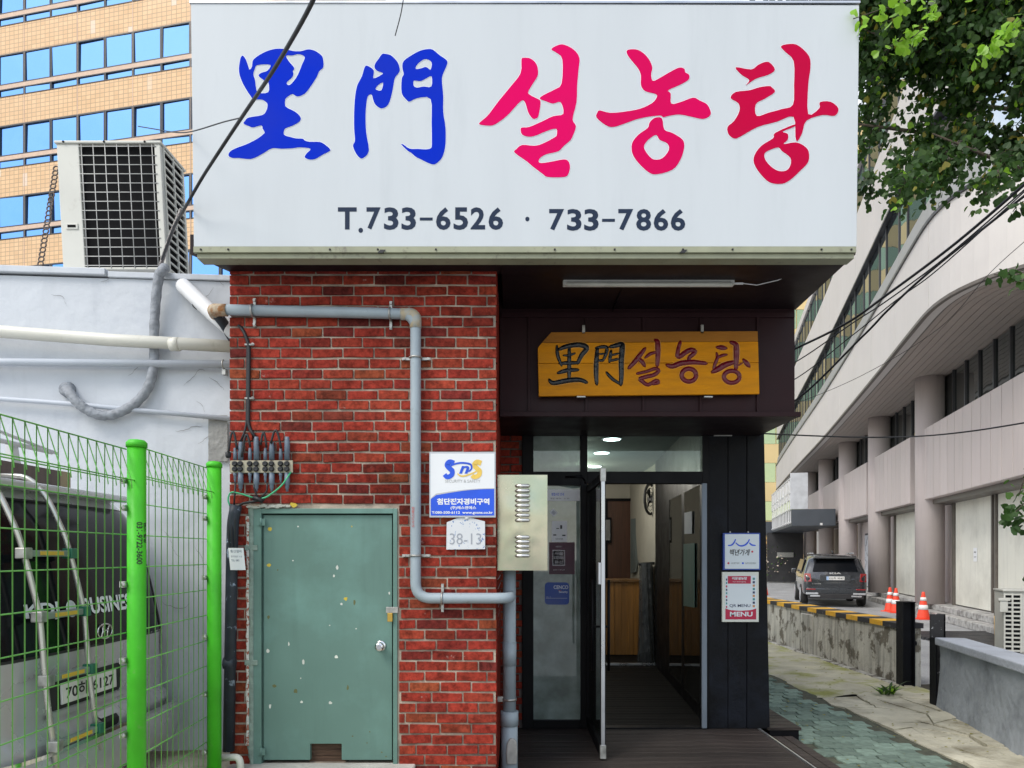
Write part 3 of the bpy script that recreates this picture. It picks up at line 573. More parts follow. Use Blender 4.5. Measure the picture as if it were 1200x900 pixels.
# chips, stuck bits and scrapes on the leaf
ch = [(345, 592, 5, 4, 1), (316, 620, 3, 2.5, 1), (315, 662, 3, 2.5, 1), (395, 665, 2, 3, 0), (391, 675, 1.5, 2, 0), (405, 702, 3, 2.6, 1), (313, 763, 2.5, 3, 0), (394, 770, 2.5, 3, 0), (355, 776, 1.5, 5, 0), (338, 755, 1.2, 3, 0), (346, 810, 3.2, 4, 2), (353, 823, 2.4, 2, 0), (387, 824, 2.2, 2.4, 0), (316, 828, 2, 4, 0), (321, 804, 3.2, 2.4, 2), (314, 723, 2, 3, 2), (400, 708, 2, 1.6, 0), (415, 706, 2.2, 4, 2), (456, 695, 1.4, 2, 0), (407, 806, 1.5, 3.5, 2), (349, 617, 1.2, 1.2, 0), (412, 617, 1, 1.2, 1), (413, 863, 1.3, 1, 2), (430, 871, 1.2, 1, 2), (433, 858, 1, 1, 2), (447, 882, 1.4, 1.2, 2), (452, 887, 1.4, 1.2, 2), (386, 733, 1, 1, 0), (417, 737, 1, 1, 0), (352, 795, 1, 1, 0), (343, 657, 1, 1, 0), (325, 668, 1, 1.5, 2)]
b = MB()
for (px, py, rx, ry, c) in ch:
    n = 8; cx, cz = WX(px, DB), WZ(py, DB); yy = yd + .0125 - .0012 if py > 600 else yd - .016
    vs = [(cx + rx * .0052 * math.cos(6.283 * k / n) * U(.55, 1.1), yy, cz + ry * .0052 * math.sin(6.283 * k / n) * U(.55, 1.1)) for k in range(n)]
    b.add(vs + [(v[0], yy + .0018, v[2]) for v in vs], [tuple(range(n))] + [(k, (k + 1) % n, n + (k + 1) % n, n + k) for k in range(n)], c)
b.build('paint_chip', [M_flake, M_yflake, M_oflake], sd, kind='stuff')
# ragged plaster and peeling paint along the frame
def ragged(x0, z0, z1, w, yy, name, m, seed, n=90):
    vs = []; fs = []
    for i in range(n + 1):
        z = z0 + (z1 - z0) * i / n; q = noise.noise(Vector((z * 9, seed, 0))) + .6 * noise.noise(Vector((z * 31, seed, 1)))
        e = w * (1 + .55 * q); vs += [(x0, yy + .02, z), (x0, yy - .004 - .006 * abs(q), z), (x0 - e * .6, yy - .008 + .006 * q, z), (x0 - e, yy + .004, z)]
        if i: a = 4 * i - 4; fs += [(a + j, a + j + 1, a + j + 5, a + j + 4) for j in range(3)]
    MB().add(vs, fs, 0, True).build(name, m, sd, fix=False)
ragged(dl + .006, db, dt + .01, .035, DB - .016, 'plaster_edge', mat('green_smeared_plaster', (.22, .29, .25), rough=.9, var=.25, scale=20, bump=3, bscale=30), 1.)
ragged(dl - .022, db + .12, dt - .05, .022, DB - .014, 'peeling_paint', mat('peeling_white_paint', (.62, .64, .6), rough=.8, var=.15, scale=30, col2=(.3, .1, .06), scale2=30, thr=(.5, .55)), 4.)
pl = MB()
for i in range(34):
    x = dl - .03 + .27 * i / 34; z = dt + .004 + .012 * R(); w = U(.006, .014); pl.box(x - w, x + w, DB - .024 - .006 * R(), DB + .005, z - w * .5, z + w * U(.4, 1.1))
pl.build('plaster_crust', mat('pale_plaster', (.42, .43, .38), rough=.9, var=.2), sd, .002, kind='stuff')
for pz in (642, 776): MB().box(WX(288, DB), WX(303, DB), DB - .024, DB - .012, WZ(pz + 3, DB), WZ(pz - 3, DB)).build('frame_lug', MATS['green_smeared_plaster'], sd, .003)
# ================================================================== MAIN SIGN
sg = empty('shop_signboard', (.07, D0, 3.3), 'large white signboard with blue and crimson brush lettering and a phone number', 'sign')
sx0, sx1, sz0, sz1 = WX(223, D0), WX(1006.5, D0), WZ(289, D0), WZ(3, D0)
b = MB().hexa([(WX(227, D0), D0, sz0), (WX(1004, D0), D0, sz0), (WX(1004, D0), D0 + .11, sz0), (WX(227, D0), D0 + .11, sz0)], [(WX(223.5, D0), D0, sz1), (WX(1007, D0), D0, WZ(6, D0)), (WX(1007, D0), D0 + .11, WZ(6, D0)), (WX(223.5, D0), D0 + .11, sz1)]); b.build('sign_face', M_sign, sg, .003)
b = MB().box(WX(227, D0), WX(1003, D0), D0 - .006, D0 + .11, WZ(296.2, D0), sz0 - .001); b.box(WX(228, D0) + .01, WX(1002, D0), D0 + .012, D0 + .11, WZ(302, D0), WZ(296.4, D0)); b.build('bottom_trim', M_olive, sg, .002)
b = MB().box(WX(223, D0) - .004, WX(1007, D0) + .004, D0 - .006, D0 + .12, WZ(4, D0), WZ(1.5, D0)); b.build('top_trim', M_silver, sg)
for px in (236, 268, 387, 443, 511, 650, 720, 800, 858, 962, 997):
    MB().lathe([(.006, 0), (.006, .006), (.003, .009)], (WX(px, D0), D0 - .006, WZ(293, D0)), (0, -1, 0), 8).build('screw', M_blackp, sg)
for px in (447, 800): MB().hexa([(WX(px - 4, D0), D0 - .012, WZ(297, D0)), (WX(px + 2, D0), D0 - .012, WZ(297, D0)), (WX(px + 2, D0), D0 + .0, WZ(297, D0)), (WX(px - 4, D0), D0 + .0, WZ(297, D0))][::1], [(WX(px - 1, D0), D0 - .012, WZ(293.5, D0)), (WX(px + 5, D0), D0 - .012, WZ(293.5, D0)), (WX(px + 5, D0), D0, WZ(293.5, D0)), (WX(px - 1, D0), D0, WZ(293.5, D0))]).build('bracket', M_blackp, sg)
TS = frame((0, D0, 0), (1, 0, 0), (0, 0, 1))
def sgl(pts, ox, oy, k): return smooth_loop([(WX(ox + x * k, D0), WZ(oy + y * k, D0)) for x, y in pts], 3)
K1, K2 = 140 / 900, .2
letters = [
 (0, 260, 50, K1, [[(160,100),(180,125),(195,165),(210,205),(228,180),(235,135),(275,100),(330,70),(385,52),(430,47),(480,50),(540,65),(600,65),(650,52),(700,62),(745,92),(762,120),(765,185),(735,215),(715,260),(670,330),(625,385),(570,407),(533,388),(495,410),(478,430),(478,475),(500,495),(550,520),(585,550),(595,575),(580,600),(530,628),(475,650),(470,695),(510,710),(560,722),(610,725),(625,738),(660,748),(740,750),(785,775),(818,808),(795,828),(760,845),(710,875),(665,882),(625,865),(640,835),(668,800),(590,790),(530,797),(450,800),(378,797),(320,830),(250,868),(200,878),(130,870),(75,868),(50,850),(65,820),(110,795),(190,765),(260,730),(315,690),(322,675),(308,650),(298,625),(235,640),(205,630),(165,612),(175,590),(205,565),(305,547),(335,515),(345,475),(335,450),(300,430),(240,428),(215,400),(185,355),(150,290),(130,220),(135,150),(145,110)],
   [(270,170),(365,168),(345,212),(300,228),(278,245),(285,260),(325,290),(352,305),(350,375),(275,378),(258,340),(250,280),(238,240),(250,195)],
   [(485,100),(530,98),(580,88),(625,110),(605,165),(570,250),(530,305),(505,322),(488,308),(500,290),(530,262),(540,235),(535,215),(547,195),(530,170),(508,145)]]),
 (0, 400, 50, K1, [[(195,175),(245,210),(242,270),(300,245),(312,230),(268,212),(250,185),(258,155),(280,125),(305,90),(325,85),(370,95),(405,125),(430,160),(440,215),(405,265),(395,310),(380,390),(355,465),(320,493),(290,493),(255,465),(240,430),(228,392),(200,405),(188,470),(183,560),(188,680),(208,815),(165,870),(135,865),(105,825),(88,775),(103,740),(97,650),(97,520),(105,400),(122,320),(155,255),(175,190)],
   [(315,305),(285,315),(258,350),(300,362)],
   [(470,140),(540,90),(600,60),(655,50),(690,55),(740,95),(795,135),(795,170),(765,240),(758,290),(768,400),(768,520),(785,640),(785,760),(770,840),(745,885),(700,918),(650,905),(600,880),(560,860),(525,830),(500,815),(452,768),(470,770),(515,800),(580,802),(640,805),(675,795),(682,760),(680,600),(672,425),(570,420),(515,445),(490,430),(455,380),(455,275),(470,240),(460,190)],
   [(563,200),(565,175),(600,140),(640,125),(680,150),(672,205),(640,185),(600,195)], [(545,290),(560,288),(600,290),(640,270),(680,255),(678,332),(620,332),(570,340),(545,325)]]),
 (1, 550, 40, K2, [[(305,150),(320,140),(360,145),(395,180),(402,240),(370,295),(345,340),(360,360),(400,380),(418,400),(405,480),(390,495),(370,495),(345,460),(330,410),(312,388),(280,415),(220,480),(150,530),(110,537),(60,530),(65,515),(110,475),(170,395),(240,310),(300,230)],
   [(480,88),(530,62),(570,68),(615,95),(645,140),(640,210),(632,300),(628,400),(605,500),(625,540),(605,600),(590,625),(555,655),(520,688),(450,705),(412,730),(412,755),(470,750),(550,735),(580,745),(590,780),(580,820),(555,838),(460,838),(430,820),(370,775),(335,745),(265,695),(275,675),(310,650),(380,655),(430,642),(500,605),(512,590),(508,555),(450,570),(390,595),(350,602),(310,590),(300,560),(310,548),(350,545),(420,515),(490,482),(550,468),(535,400),(490,408),(450,395),(412,378),(440,355),(500,325),(540,290),(545,150),(510,110)]]),
 (2, 680, 40, K2, [[(275,95),(320,90),(360,105),(400,145),(422,195),(415,235),(425,275),(470,255),(530,220),(580,197),(610,205),(615,225),(638,240),(632,270),(580,300),(515,330),(530,350),(533,408),(590,398),(660,373),(700,390),(745,415),(765,465),(745,490),(710,498),(650,485),(580,472),(520,480),(485,488),(470,478),(400,485),(330,500),(260,525),(195,545),(150,535),(95,490),(100,460),(115,448),(175,462),(260,455),(350,438),(420,405),(448,370),(440,352),(380,335),(355,300),(355,245),(340,205),(300,155),(275,120)],
   [(435,492),(478,494),(492,560),(540,580),(600,620),(608,670),(585,740),(540,795),(450,822),(400,810),(340,755),(305,700),(303,640),(340,590),(395,550),(405,520)], [(445,592),(465,620),(510,642),(518,680),(480,728),(430,735),(395,705),(373,665),(385,635),(410,610)]]),
 (3, 820, 40, K2, [[(210,195),(300,208),(340,182),(380,165),(410,168),(440,210),(400,240),(330,262),(270,300),(290,270),(245,240)],
   [(210,340),(290,330),(350,312),(405,305),(420,312),(440,340),(380,380),(328,412),(333,480),(400,462),(480,440),(545,415),(552,300),(550,160),(500,105),(475,72),(530,58),(580,70),(640,130),(648,200),(635,300),(635,470),(700,435),(703,400),(765,397),(812,437),(790,480),(720,475),(625,508),(600,580),(572,628),(560,600),(548,485),(450,515),(340,545),(240,600),(205,613),(170,590),(162,545),(200,510),(232,450),(225,405),(180,375)],
   [(440,580),(548,532),(550,545),(485,572),(515,585),(515,620),(490,645),(560,635),(610,655),(638,690),(635,750),(590,800),(530,855),(480,878),(410,870),(355,820),(318,760),(320,710),(360,655),(430,610)], [(460,665),(480,685),(530,725),(530,770),(505,800),(460,802),(415,775),(383,735),(380,700),(410,680)]])]
def area(l): return .5 * sum(l[i][0] * l[(i + 1) % len(l)][1] - l[(i + 1) % len(l)][0] * l[i][1] for i in range(len(l)))
for c, ox, oy, k, loops in letters:
    lp = [sgl(l, ox, oy, k) for l in loops]
    lp = [l if area(l) < 0 else l[::-1] for l in lp]
    if ox in (260, 400, 680, 820):
        for i in {260: (1, 2), 400: (1, 3, 4), 680: (2,), 820: (3,)}[ox]: lp[i] = lp[i][::-1]
    put(MB(), shape2d(lp, .0008), TS, 0, 0, .0020).build('letter', (M_blue if c == 0 else M_red[c - 1]), sg, fix=False)
    # thin white halo cut round each character
    h = MB()
    for l in lp:
        n = len(l); P = [Vector((*q, 0)) for q in l]; vs = []
        for i in range(n):
            t = (P[(i + 1) % n] - P[i - 1]).normalized(); nn = Vector((t.y, -t.x, 0)) * -1; vs += [P[i], P[i] + nn * .0034]
        h.add([TS(v.x, v.y, .0010) for v in vs], [(2 * i, 2 * i + 1, (2 * i + 3) % (2 * n), (2 * i + 2) % (2 * n)) for i in range(n)])
    h.build('letter_outline', M_white_v, sg, fix=False)
def sgt(s, x0, x1, y0, y1, mb, bold=.03, c=.0012, mi=0): txt(mb, s, TS, WX(x0, D0), WZ(y1, D0), WX(x1, D0) - WX(x0, D0), WZ(y0, D0) - WZ(y1, D0), c, bold, mi)
cells = []
b = MB(); wd = [('T', 396, 418, 243, 269), ('.', 420, 425.5, 267, 273), ('7', 429.5, 446, 243, 269), ('3', 450, 467, 243, 269.5), ('3', 470.5, 487.5, 243, 269.5), ('-', 492, 507, 255, 258.5), ('6', 511, 528, 243, 269.5), ('5', 531.5, 548.5, 243, 269.5), ('2', 551.5, 568.5, 243, 269), ('6', 572.5, 589.5, 243, 269.5), ('.', 615.5, 620.5, 254, 259.5), ('7', 643.5, 661, 245, 270), ('3', 664.5, 681.5, 245, 270.5), ('3', 684.5, 701.5, 245, 270.5), ('-', 705.5, 720.5, 256.5, 260), ('7', 724.5, 742, 245, 270), ('8', 745.5, 763, 245, 270.5), ('6', 766, 783, 245, 270.5), ('6', 786, 803, 245, 270.5)]
for q in wd:
    b = MB(); sgt(q[0], q[1], q[2], q[3], q[4], b, .028); b.build('digit', M_navy, sg, fix=False)
# ================================================================== WOODEN SIGN
DW = DC - .07
ws = empty('wooden_signboard', (.9, DW, 2.7), 'carved yellow wooden board with black and dark red brush lettering above the entrance', 'sign')
M_ow = mat('ochre_varnished_wood', (.66, .26, .004), spec=.15, rough=.5, var=.12, scale=3, stretch=(1, 4, 7), col2=(.50, .19, .006), scale2=2, thr=(.48, .8), bump=.5, bscale=12)
def wz(px, py): return (WX(px, DW), WZ(py, DW))
M_ow2 = mat('dark_ochre_varnished_wood', (.34, .14, .02), spec=.15, rough=.5, var=.12, scale=3, stretch=(1, 4, 7), bump=.5, bscale=12)
TWd = lambda u, v, w: Vector((u, DW - w, v))
for poly, m_ in (([wz(646, 389.3), wz(888, 388), wz(888.4, 400), wz(635, 401.5)], M_ow2), ([wz(634.8, 401.8), wz(888.4, 400.3), wz(889, 424.6), wz(630.5, 425.6), wz(630.3, 407.5)], M_ow), ([wz(630.5, 426.1), wz(889, 425.1), wz(890, 461.5), wz(631.5, 464.2)], M_ow)):
    MB().prism(poly, TWd, -.03, 0).build('plank', m_, ws, .002)
for px, py in ((684, 381), (823, 380.5)): MB().box(WX(px - 1.6, DW), WX(px + 1.6, DW), DW + .0, DW + .012, WZ(py + 10, DW), WZ(py, DW)).build('hanger', M_steel, ws)
for px in (681, 830): MB().box(WX(px - 5, DW), WX(px + 5, DW), DW - .006, DW + .03, WZ(465.8, DW), WZ(464.3, DW)).build('support_clip', M_steel, ws)
M_bl = mat('glossy_black_lacquer', (.006, .008, .012), rough=.25, spec=.4, coat=.15, var=.1, bump=2, bscale=30); M_rl = mat('glossy_dark_red_lacquer', (.14, .002, .012), rough=.25, spec=.4, coat=.15, var=.1, bump=2, bscale=30); M_carve = mat('carved_pale_edge', (.75, .40, .10), rough=.6)
def ring(cx, cy, rx, ry, n=16): return [(cx + rx * math.cos(6.2832 * k / n), cy + ry * math.sin(6.2832 * k / n)) for k in range(n + 1)]
kA = .116667
strokes = [(0, 630, [([(195,180),(196,230),(208,290),(240,370)], 15), ([(225,205),(290,180),(400,163),(470,175),(492,205),(440,270),(405,345)], 22), ([(225,350),(320,345),(405,345)], 16), ([(262,270),(320,268),(375,248)], 11), ([(318,185),(318,350),(316,520)], 17), ([(210,445),(300,420),(405,415)], 18), ([(122,522),(160,548),(300,522),(420,515),(490,540)], 21)]),
 (0, 630, [([(600,200),(590,330),(588,450),(594,555)], 20), ([(590,195),(640,185),(695,190),(685,260),(655,322)], 15), ([(612,258),(680,250)], 9), ([(612,322),(660,318)], 12), ([(738,182),(790,170),(840,158),(850,190),(840,330),(842,470),(836,560)], 23), ([(738,225),(722,335)], 15), ([(735,270),(820,248)], 10), ([(728,325),(815,305)], 12), ([(836,560),(770,520),(720,475),(692,440)], 14)]),
 (1, 630, [([(1075,205),(1030,265),(975,335),(918,395)], 20), ([(1010,300),(1050,335),(1075,375)], 18), ([(1085,290),(1130,255),(1200,235)], 14), ([(1190,118),(1205,140),(1208,250),(1202,370)], 22), ([(1005,452),(1100,430),(1180,402),(1215,425),(1170,465),(1090,485),(1030,505),(1050,530),(1110,565),(1190,520),(1215,545),(1160,558)], 17)]),
 (1, 760, [([(318,140),(300,200),(290,275),(320,278),(370,240),(425,215),(465,230),(440,265),(410,290),(400,330)], 20), ([(192,368),(240,380),(330,348),(450,338),(575,350)], 22), (ring(405, 468, 72, 64), 20)]),
 (1, 760, [([(695,188),(735,192),(775,198)], 20), ([(685,250),(690,300),(665,360),(652,430)], 14), ([(690,295),(740,270),(785,262)], 13), ([(650,432),(700,405),(770,365),(850,340)], 25), ([(835,140),(875,160),(882,220),(880,320),(878,400)], 24), ([(900,372),(945,345)], 7), ([(958,318),(985,350),(1010,378)], 20), (ring(835, 485, 78, 60), 19)])]
for c, ox, ss in strokes:
    b = MB(); e = MB()
    for pts, w in ss:
        P = [Vector((WX(ox + x * kA, DW), DW + .001, WZ(385 + y * kA, DW))) for x, y in pts]; r = w * kA * DW / F * 1.28
        cl = len(pts) == 17
        Q = []
        for i in range(len(P) - 1):
            a = P[max(i - 1, 0)]; p1 = P[i]; p2 = P[i + 1]; d_ = P[min(i + 2, len(P) - 1)]
            for t in (0, .33, .66): Q.append(.5 * ((2 * p1) + (p2 - a) * t + (2 * a - 5 * p1 + 4 * p2 - d_) * t * t + (-a + 3 * p1 - 3 * p2 + d_) * t ** 3))
        Q.append(P[-1]); n = len(Q)
        rr = [r * (1 if cl else (.72 + .35 * math.sin(3.14 * i / (n - 1)) + .1 * noise.noise(Vector((i, c, w))))) for i in range(n)]
        if not cl:
            d0 = (Q[0] - Q[1]).normalized(); d1 = (Q[-1] - Q[-2]).normalized(); Q = [Q[0] + d0 * r * .8] + Q + [Q[-1] + d1 * r * .7]; rr = [r * .35] + rr + [r * .25]
        b.tube(Q, rr, 10, flat=(Vector((0, 1, 0)), .62)); e.tube([q + Vector((0, .002, 0)) for q in Q], [q * 1.22 for q in rr], 10, flat=(Vector((0, 1, 0)), .3))
    b.build('letter', M_bl if c == 0 else M_rl, ws); e.build('letter_edge', M_carve, ws)
# strip lamp under the soffit
fl = empty('strip_lamp', (.9, 4.9, 3.3), 'unlit white tube lamp fixed under the dark soffit', 'lamp')
DFl = 4.85
MB().box(WX(660, DFl), WX(861, DFl), DFl, DFl + .05, 3.285, 3.325).build('housing', mat('lamp_housing', (.62, .62, .58), rough=.5, var=.05), fl, .004)
MB().tube([(WX(664, DFl), DFl + .0, 3.287), (WX(857, DFl), DFl + .0, 3.287)], .016, 10).build('tube', mat('milky_tube', (.62, .62, .55), rough=.3), fl)
MB().tube([(WX(861, DFl), DFl + .02, 3.30), (WX(872, DFl), DFl + .02, 3.30)], .008, 6).build('plug', M_paper, fl)
MB().tube([(WX(872, DFl), DFl + .02, 3.30), (WX(890, DFl), DFl + .05, 3.30), (WX(912, DFl), DFl, 3.315), (WX(924, DFl), DFl - .1, 3.33)], .0035, 5).build('flex', M_paper, fl)
# ================================================================== THINGS ON THE BRICK FRONT
def bend(pts, rad=.06, n=5):
    """polyline with rounded corners"""
    P = [Vector(p) for p in pts]; out = [P[0]]
    for i in range(1, len(P) - 1):
        a = (P[i - 1] - P[i]); c = (P[i + 1] - P[i]); r_ = min(rad, a.length * .45, c.length * .45); p0 = P[i] + a.normalized() * r_; p1 = P[i] + c.normalized() * r_
        for k in range(n + 1): t = k / n; out.append(p0 * (1 - t) ** 2 + P[i] * 2 * t * (1 - t) + p1 * t * t)
    out.append(P[-1]); return out
DP = DB - .06
gp = empty('gas_pipe', tuple(W(487, 540, DP)), 'grey steel pipe running across the brick front and down beside the security sign', 'pipe')
e0 = W(258, 363, DP); e1 = W(487, 368, DP); e2 = W(487, 701, DP); e3 = W(598, 701, DP)
pathp = bend([e0 + Vector((.03, 0, 0)), e1, e2, e3, e3 + Vector((.0, .25, 0))], .10, 8)
MB().tube(pathp, .034, 16).build('pipe_run', M_pipe, gp)
MB().tube(bend([W(266, 363.5, DP), W(250, 363, DP), W(252, 368, DP + .22)], .05, 5), .039, 14).build('rusty_elbow', M_rust, gp)
MB().tube([W(252, 366, DP + .1), W(263, 380, DP + .2), W(273, 397, DP + .26)], .034, 12).build('pipe_stub', M_dkpipe, gp)
MB().tube(bend([W(470, 368, DP), W(487, 368, DP), W(487, 385, DP)], .09, 7), .0375, 16).build('elbow', mat('scuffed_fitting', (.36, .38, .36), rough=.6, col2=(.45, .38, .26), scale2=18, thr=(.45, .6)), gp)
def clamp(p, axis, parent):
    p = Vector(p); a = Vector(axis); s_ = Vector((0, 0, 1)) if abs(a.x) > .5 else Vector((1, 0, 0)); b = MB()
    ringp = [p + (s_ * math.cos(q) + Vector((0, 1, 0)) * math.sin(q)) * .038 for q in [2 * math.pi * k / 16 for k in range(16)]]
    b.tube(ringp, .0065, 6, closed=True)
    for sg_ in (-1, 1):
        c = p + s_ * sg_ * .062 + Vector((0, .035, 0)); hx = .028 if s_.x else .008; hz = .008 if s_.x else .028
        b.box(c.x - hx, c.x + hx, c.y - .004, c.y + .02, c.z - hz, c.z + hz); b.lathe([(.009, 0), (.009, .008)], (c + s_ * sg_ * .014) - Vector((0, .004, 0)), (0, -1, 0), 6)
    b.build('clamp', M_steel, parent)
clamp(W(296, 364, DP), (1, 0, 0), gp); clamp(W(457, 367.5, DP), (1, 0, 0), gp); clamp(W(487, 419, DP), (0, 0, 1), gp); clamp(W(487, 651, DP), (0, 0, 1), gp); clamp(W(518, 701, DP), (1, 0, 0), gp)
vt = MB(); TV = frame(W(484.6, 618, DP - .036), (0, 0, 1), (-1, 0, 0)); txt(vt, '도시가스배관', TV, 0, -.006, .13, .018, 0, .01); vt.build('red_lettering', mat('faded_red_ink', (.5, .06, .05)), gp, fix=False)
dp = empty('down_pipe', tuple(W(597, 780, 4.95)), 'pale grey vertical drain pipe at the inner corner beside the entrance', 'pipe')
DD = 4.98
MB().tube([W(597, 668, DD), W(597, 836, DD)], .044, 16).build('pipe_run', M_pipe, dp); MB().tube([W(597, 836, DD), W(597, 950, DD)], .056, 16).build('lower_pipe', M_pipe, dp)
MB().tube([W(597, 833, DD), W(597, 850, DD)], .061, 16).build('socket', M_pipe, dp); MB().tube([W(597, 752, DD), W(597, 780, DD)], .047, 16).build('sleeve', M_pipe, dp)
MB().tube([W(597, 818, DD), W(597, 821, DD)], .049, 16).box(XB, WX(594, DD), DD - .01, DD + .01, WZ(822, DD), WZ(816, DD)).build('bracket', M_steel, dp)
b = MB(); c = W(599.5, 880, DD - .06); b.prism([(-.035, -.09), (.035, -.09), (.04, -.02), (.035, .06), (.012, .085), (-.012, .085), (-.032, .05), (-.036, -.02)], lambda u, v, w: Vector((c.x + u, c.y - w, c.z + v)), -.03, .012); b.build('inspection_cap', mat('worn_alloy', (.4, .39, .37), rough=.5, metal=.3, var=.2, scale=20), dp, .008)
# security sign
sp = empty('security_sign', tuple(W(542, 567, DB - .03)), 'square white and blue security company sign screwed to the bricks', 'sign')
DS = DB - .035
MB().box(WX(503, DS), WX(581, DS), DS, DS + .03, WZ(606.5, DS), WZ(529.5, DS)).build('panel', mat('grey_sign_rim', (.45, .47, .5), rough=.4, metal=.3), sp, .003)
TP = frame((0, DS, 0), (1, 0, 0), (0, 0, 1))
def fl2(mb, pts, T, c, mi=0): return mb.add([T(u, v, c) for u, v in pts], [tuple(range(len(pts)))], mi)
def px_(pts, d): return [(WX(x, d), WZ(y, d)) for x, y in pts]
b = MB(); fl2(b, px_([(504.5, 531.5), (579.5, 531.5), (579.5, 604.5), (504.5, 604.5)], DS), TP, .001, 0)
crv = [(504.8, 585)] + [(504.8 + 74.4 * t, 581.5 - 8.5 * math.sin(min(1, t * 1.05) * 1.57)) for t in [k / 12 for k in range(1, 13)]] + [(579.2, 604.2), (504.8, 604.2)]
gcrv = [(504.8, 583)] + [(504.8 + 74.4 * t, 580.0 - 6.7 * math.sin(min(1, t * 1.5) * 1.57)) for t in [k / 12 for k in range(1, 13)]]
fl2(b, px_([(504.8, 584)] + [(504.8 + 74.4 * t, 579.5 - 7.5 * math.sin(t * 1.57)) for t in [k / 12 for k in range(1, 13)]] + [(579.2, 600), (504.8, 600)], DS), TP, .0015, 3)
fl2(b, px_(crv, DS), TP, .002, 1)
def pt(mb, s, x0, x1, y0, y1, d, T, c=.0028, bold=.02, mi=0, shear=0.): txt(mb, s, T, WX(x0, d), WZ(y1, d), WX(x1, d) - WX(x0, d), WZ(y0, d) - WZ(y1, d), c, bold, mi, 0, shear)
pt(b, '첨단전자경비구역', 512, 573.5, 584, 591.5, DS, TP, bold=.045, mi=0, c=.003); pt(b, '(주)에스앤에스', 528, 558, 593, 597.5, DS, TP, bold=.03, mi=0, c=.003); pt(b, 'T:080-500-6112  www.gosns.co.kr', 506, 577.5, 599, 603, DS, TP, bold=.03, mi=0, c=.003)
def brush(mb, pts, w, T, c, mi, d=None, n=6):
    """flat painted stroke of varying width through pixel points on the sign plane"""
    P = [Vector((WX(x, d), WZ(y, d), 0)) for x, y in pts]; Q = []
    for i in range(len(P) - 1):
        a, p1, p2, e = P[max(i - 1, 0)], P[i], P[i + 1], P[min(i + 2, len(P) - 1)]
        for k in range(n): t = k / n; Q.append(.5 * ((2 * p1) + (p2 - a) * t + (2 * a - 5 * p1 + 4 * p2 - e) * t * t + (-a + 3 * p1 - 3 * p2 + e) * t ** 3))
    Q.append(P[-1]); vs = []; m_ = len(Q)
    for i, q in enumerate(Q):
        t = (Q[min(i + 1, m_ - 1)] - Q[max(i - 1, 0)]).normalized(); nn = Vector((-t.y, t.x, 0)); ww = (w[0] + (w[1] - w[0]) * i / (m_ - 1) if isinstance(w, tuple) else w * (.6 + .4 * math.sin(3.14 * (i + .5) / m_))) * d / F
        vs += [T(*(q + nn * ww).xy, c), T(*(q - nn * ww).xy, c)]
    return mb.add(vs, [(2 * i, 2 * i + 1, 2 * i + 3, 2 * i + 2) for i in range(m_ - 1)], mi)
M_syel = mat('sign_yellow', (.75, .52, .1)); M_sblue = mat('sign_blue', (.01, .08, .62), rough=.4)
brush(b, [(532, 543), (527, 541.5), (524, 545), (527, 549), (530, 552), (529, 557), (524, 559), (521, 556)], (3.2, 2.6), TP, .0031, 1, DS); brush(b, [(564, 543), (559, 541.5), (556, 545), (559, 549), (562, 552), (561, 557), (556, 559), (553, 557)], (3.0, 2.6), TP, .0031, 2, DS)
pt(b, 'n', 538, 550, 546, 555, DS, TP, c=.0034, bold=.03, mi=1, shear=.3); brush(b, [(524, 550), (530, 545), (540, 542.5), (551, 544), (552.5, 549), (549, 553)], 1.1, TP, .0032, 1, DS); brush(b, [(536, 555), (541, 558), (550, 556), (563, 550)], .9, TP, .0032, 2, DS)
pt(b, 'SECURITY & SAFETY', 521.5, 563, 562, 565.5, DS, TP, bold=0, mi=3); b.build('printed_face', [mat('sign_white', (.72, .74, .76), rough=.4, var=.02), M_sblue, M_syel, mat('sign_grey', (.42, .43, .42))], sp, fix=False)
# number plate
an = empty('house_number_plate', tuple(W(545, 623, DB - .02)), 'small faded white house number plate reading 38-13 below the security sign', 'sign')
DN = DB - .025; TN = frame((0, DN, 0), (1, 0, 0), (0, 0, 1))
MB().prism(px_([(523, 644), (568.5, 643.5), (568.3, 611), (555, 607.5), (546, 605.5), (535, 607.5), (523.5, 612)], DN), lambda u, v, w: Vector((u, DN - w, v)), -.004, 0).build('plate', mat('faded_white_plate', (.62, .64, .66), rough=.5, var=.04, col2=(.10, .2, .42), scale2=38, thr=(.6, .64)), an)
b = MB(); pt(b, '38-13', 527, 564, 625, 638, DN, TN, bold=-.005, mi=0, c=.0015); b.build('digits', mat('faded_grey_ink', (.30, .32, .36)), an, fix=False)
MB().lathe([(.02, 0), (.02, .004), (.012, .008)], (WX(547, DN), DN - .001, WZ(605, DN)), (0, -1, 0), 12).build('fixing_tab', M_paper, an)
# bent stainless louvre box
vb = empty('vent_box', tuple(W(612, 612, 4.9)), 'dented shiny metal box with two rows of louvres beside the entrance', 'vent')
DV = 4.84
mv = mat('reflection_tinted_stainless', (.52, .48, .37), rough=.24, metal=.85, var=.1, scale=3, col2=(.40, .43, .32), scale2=2.2, thr=(.42, .6), rvar=.05)  # tan and green of the reflected surroundings painted into the metal colour
tv = mv.node_tree; nn_ = N(tv, 'ShaderNodeTexNoise'); nn_.inputs['Scale'].default_value = 2.4; nn_.inputs['Distortion'].default_value = .8; nn_.inputs['Detail'].default_value = 0; tcv = N(tv, 'ShaderNodeTexCoord'); bv = N(tv, 'ShaderNodeBump'); bv.inputs['Distance'].default_value = .03; bv.inputs['Strength'].default_value = .5
tv.links.new(tcv.outputs['Object'], nn_.inputs[0]); tv.links.new(nn_.outputs[0], bv.inputs['Height']); tv.links.new(bv.outputs[0], tv.nodes['Principled BSDF'].inputs['Normal'])
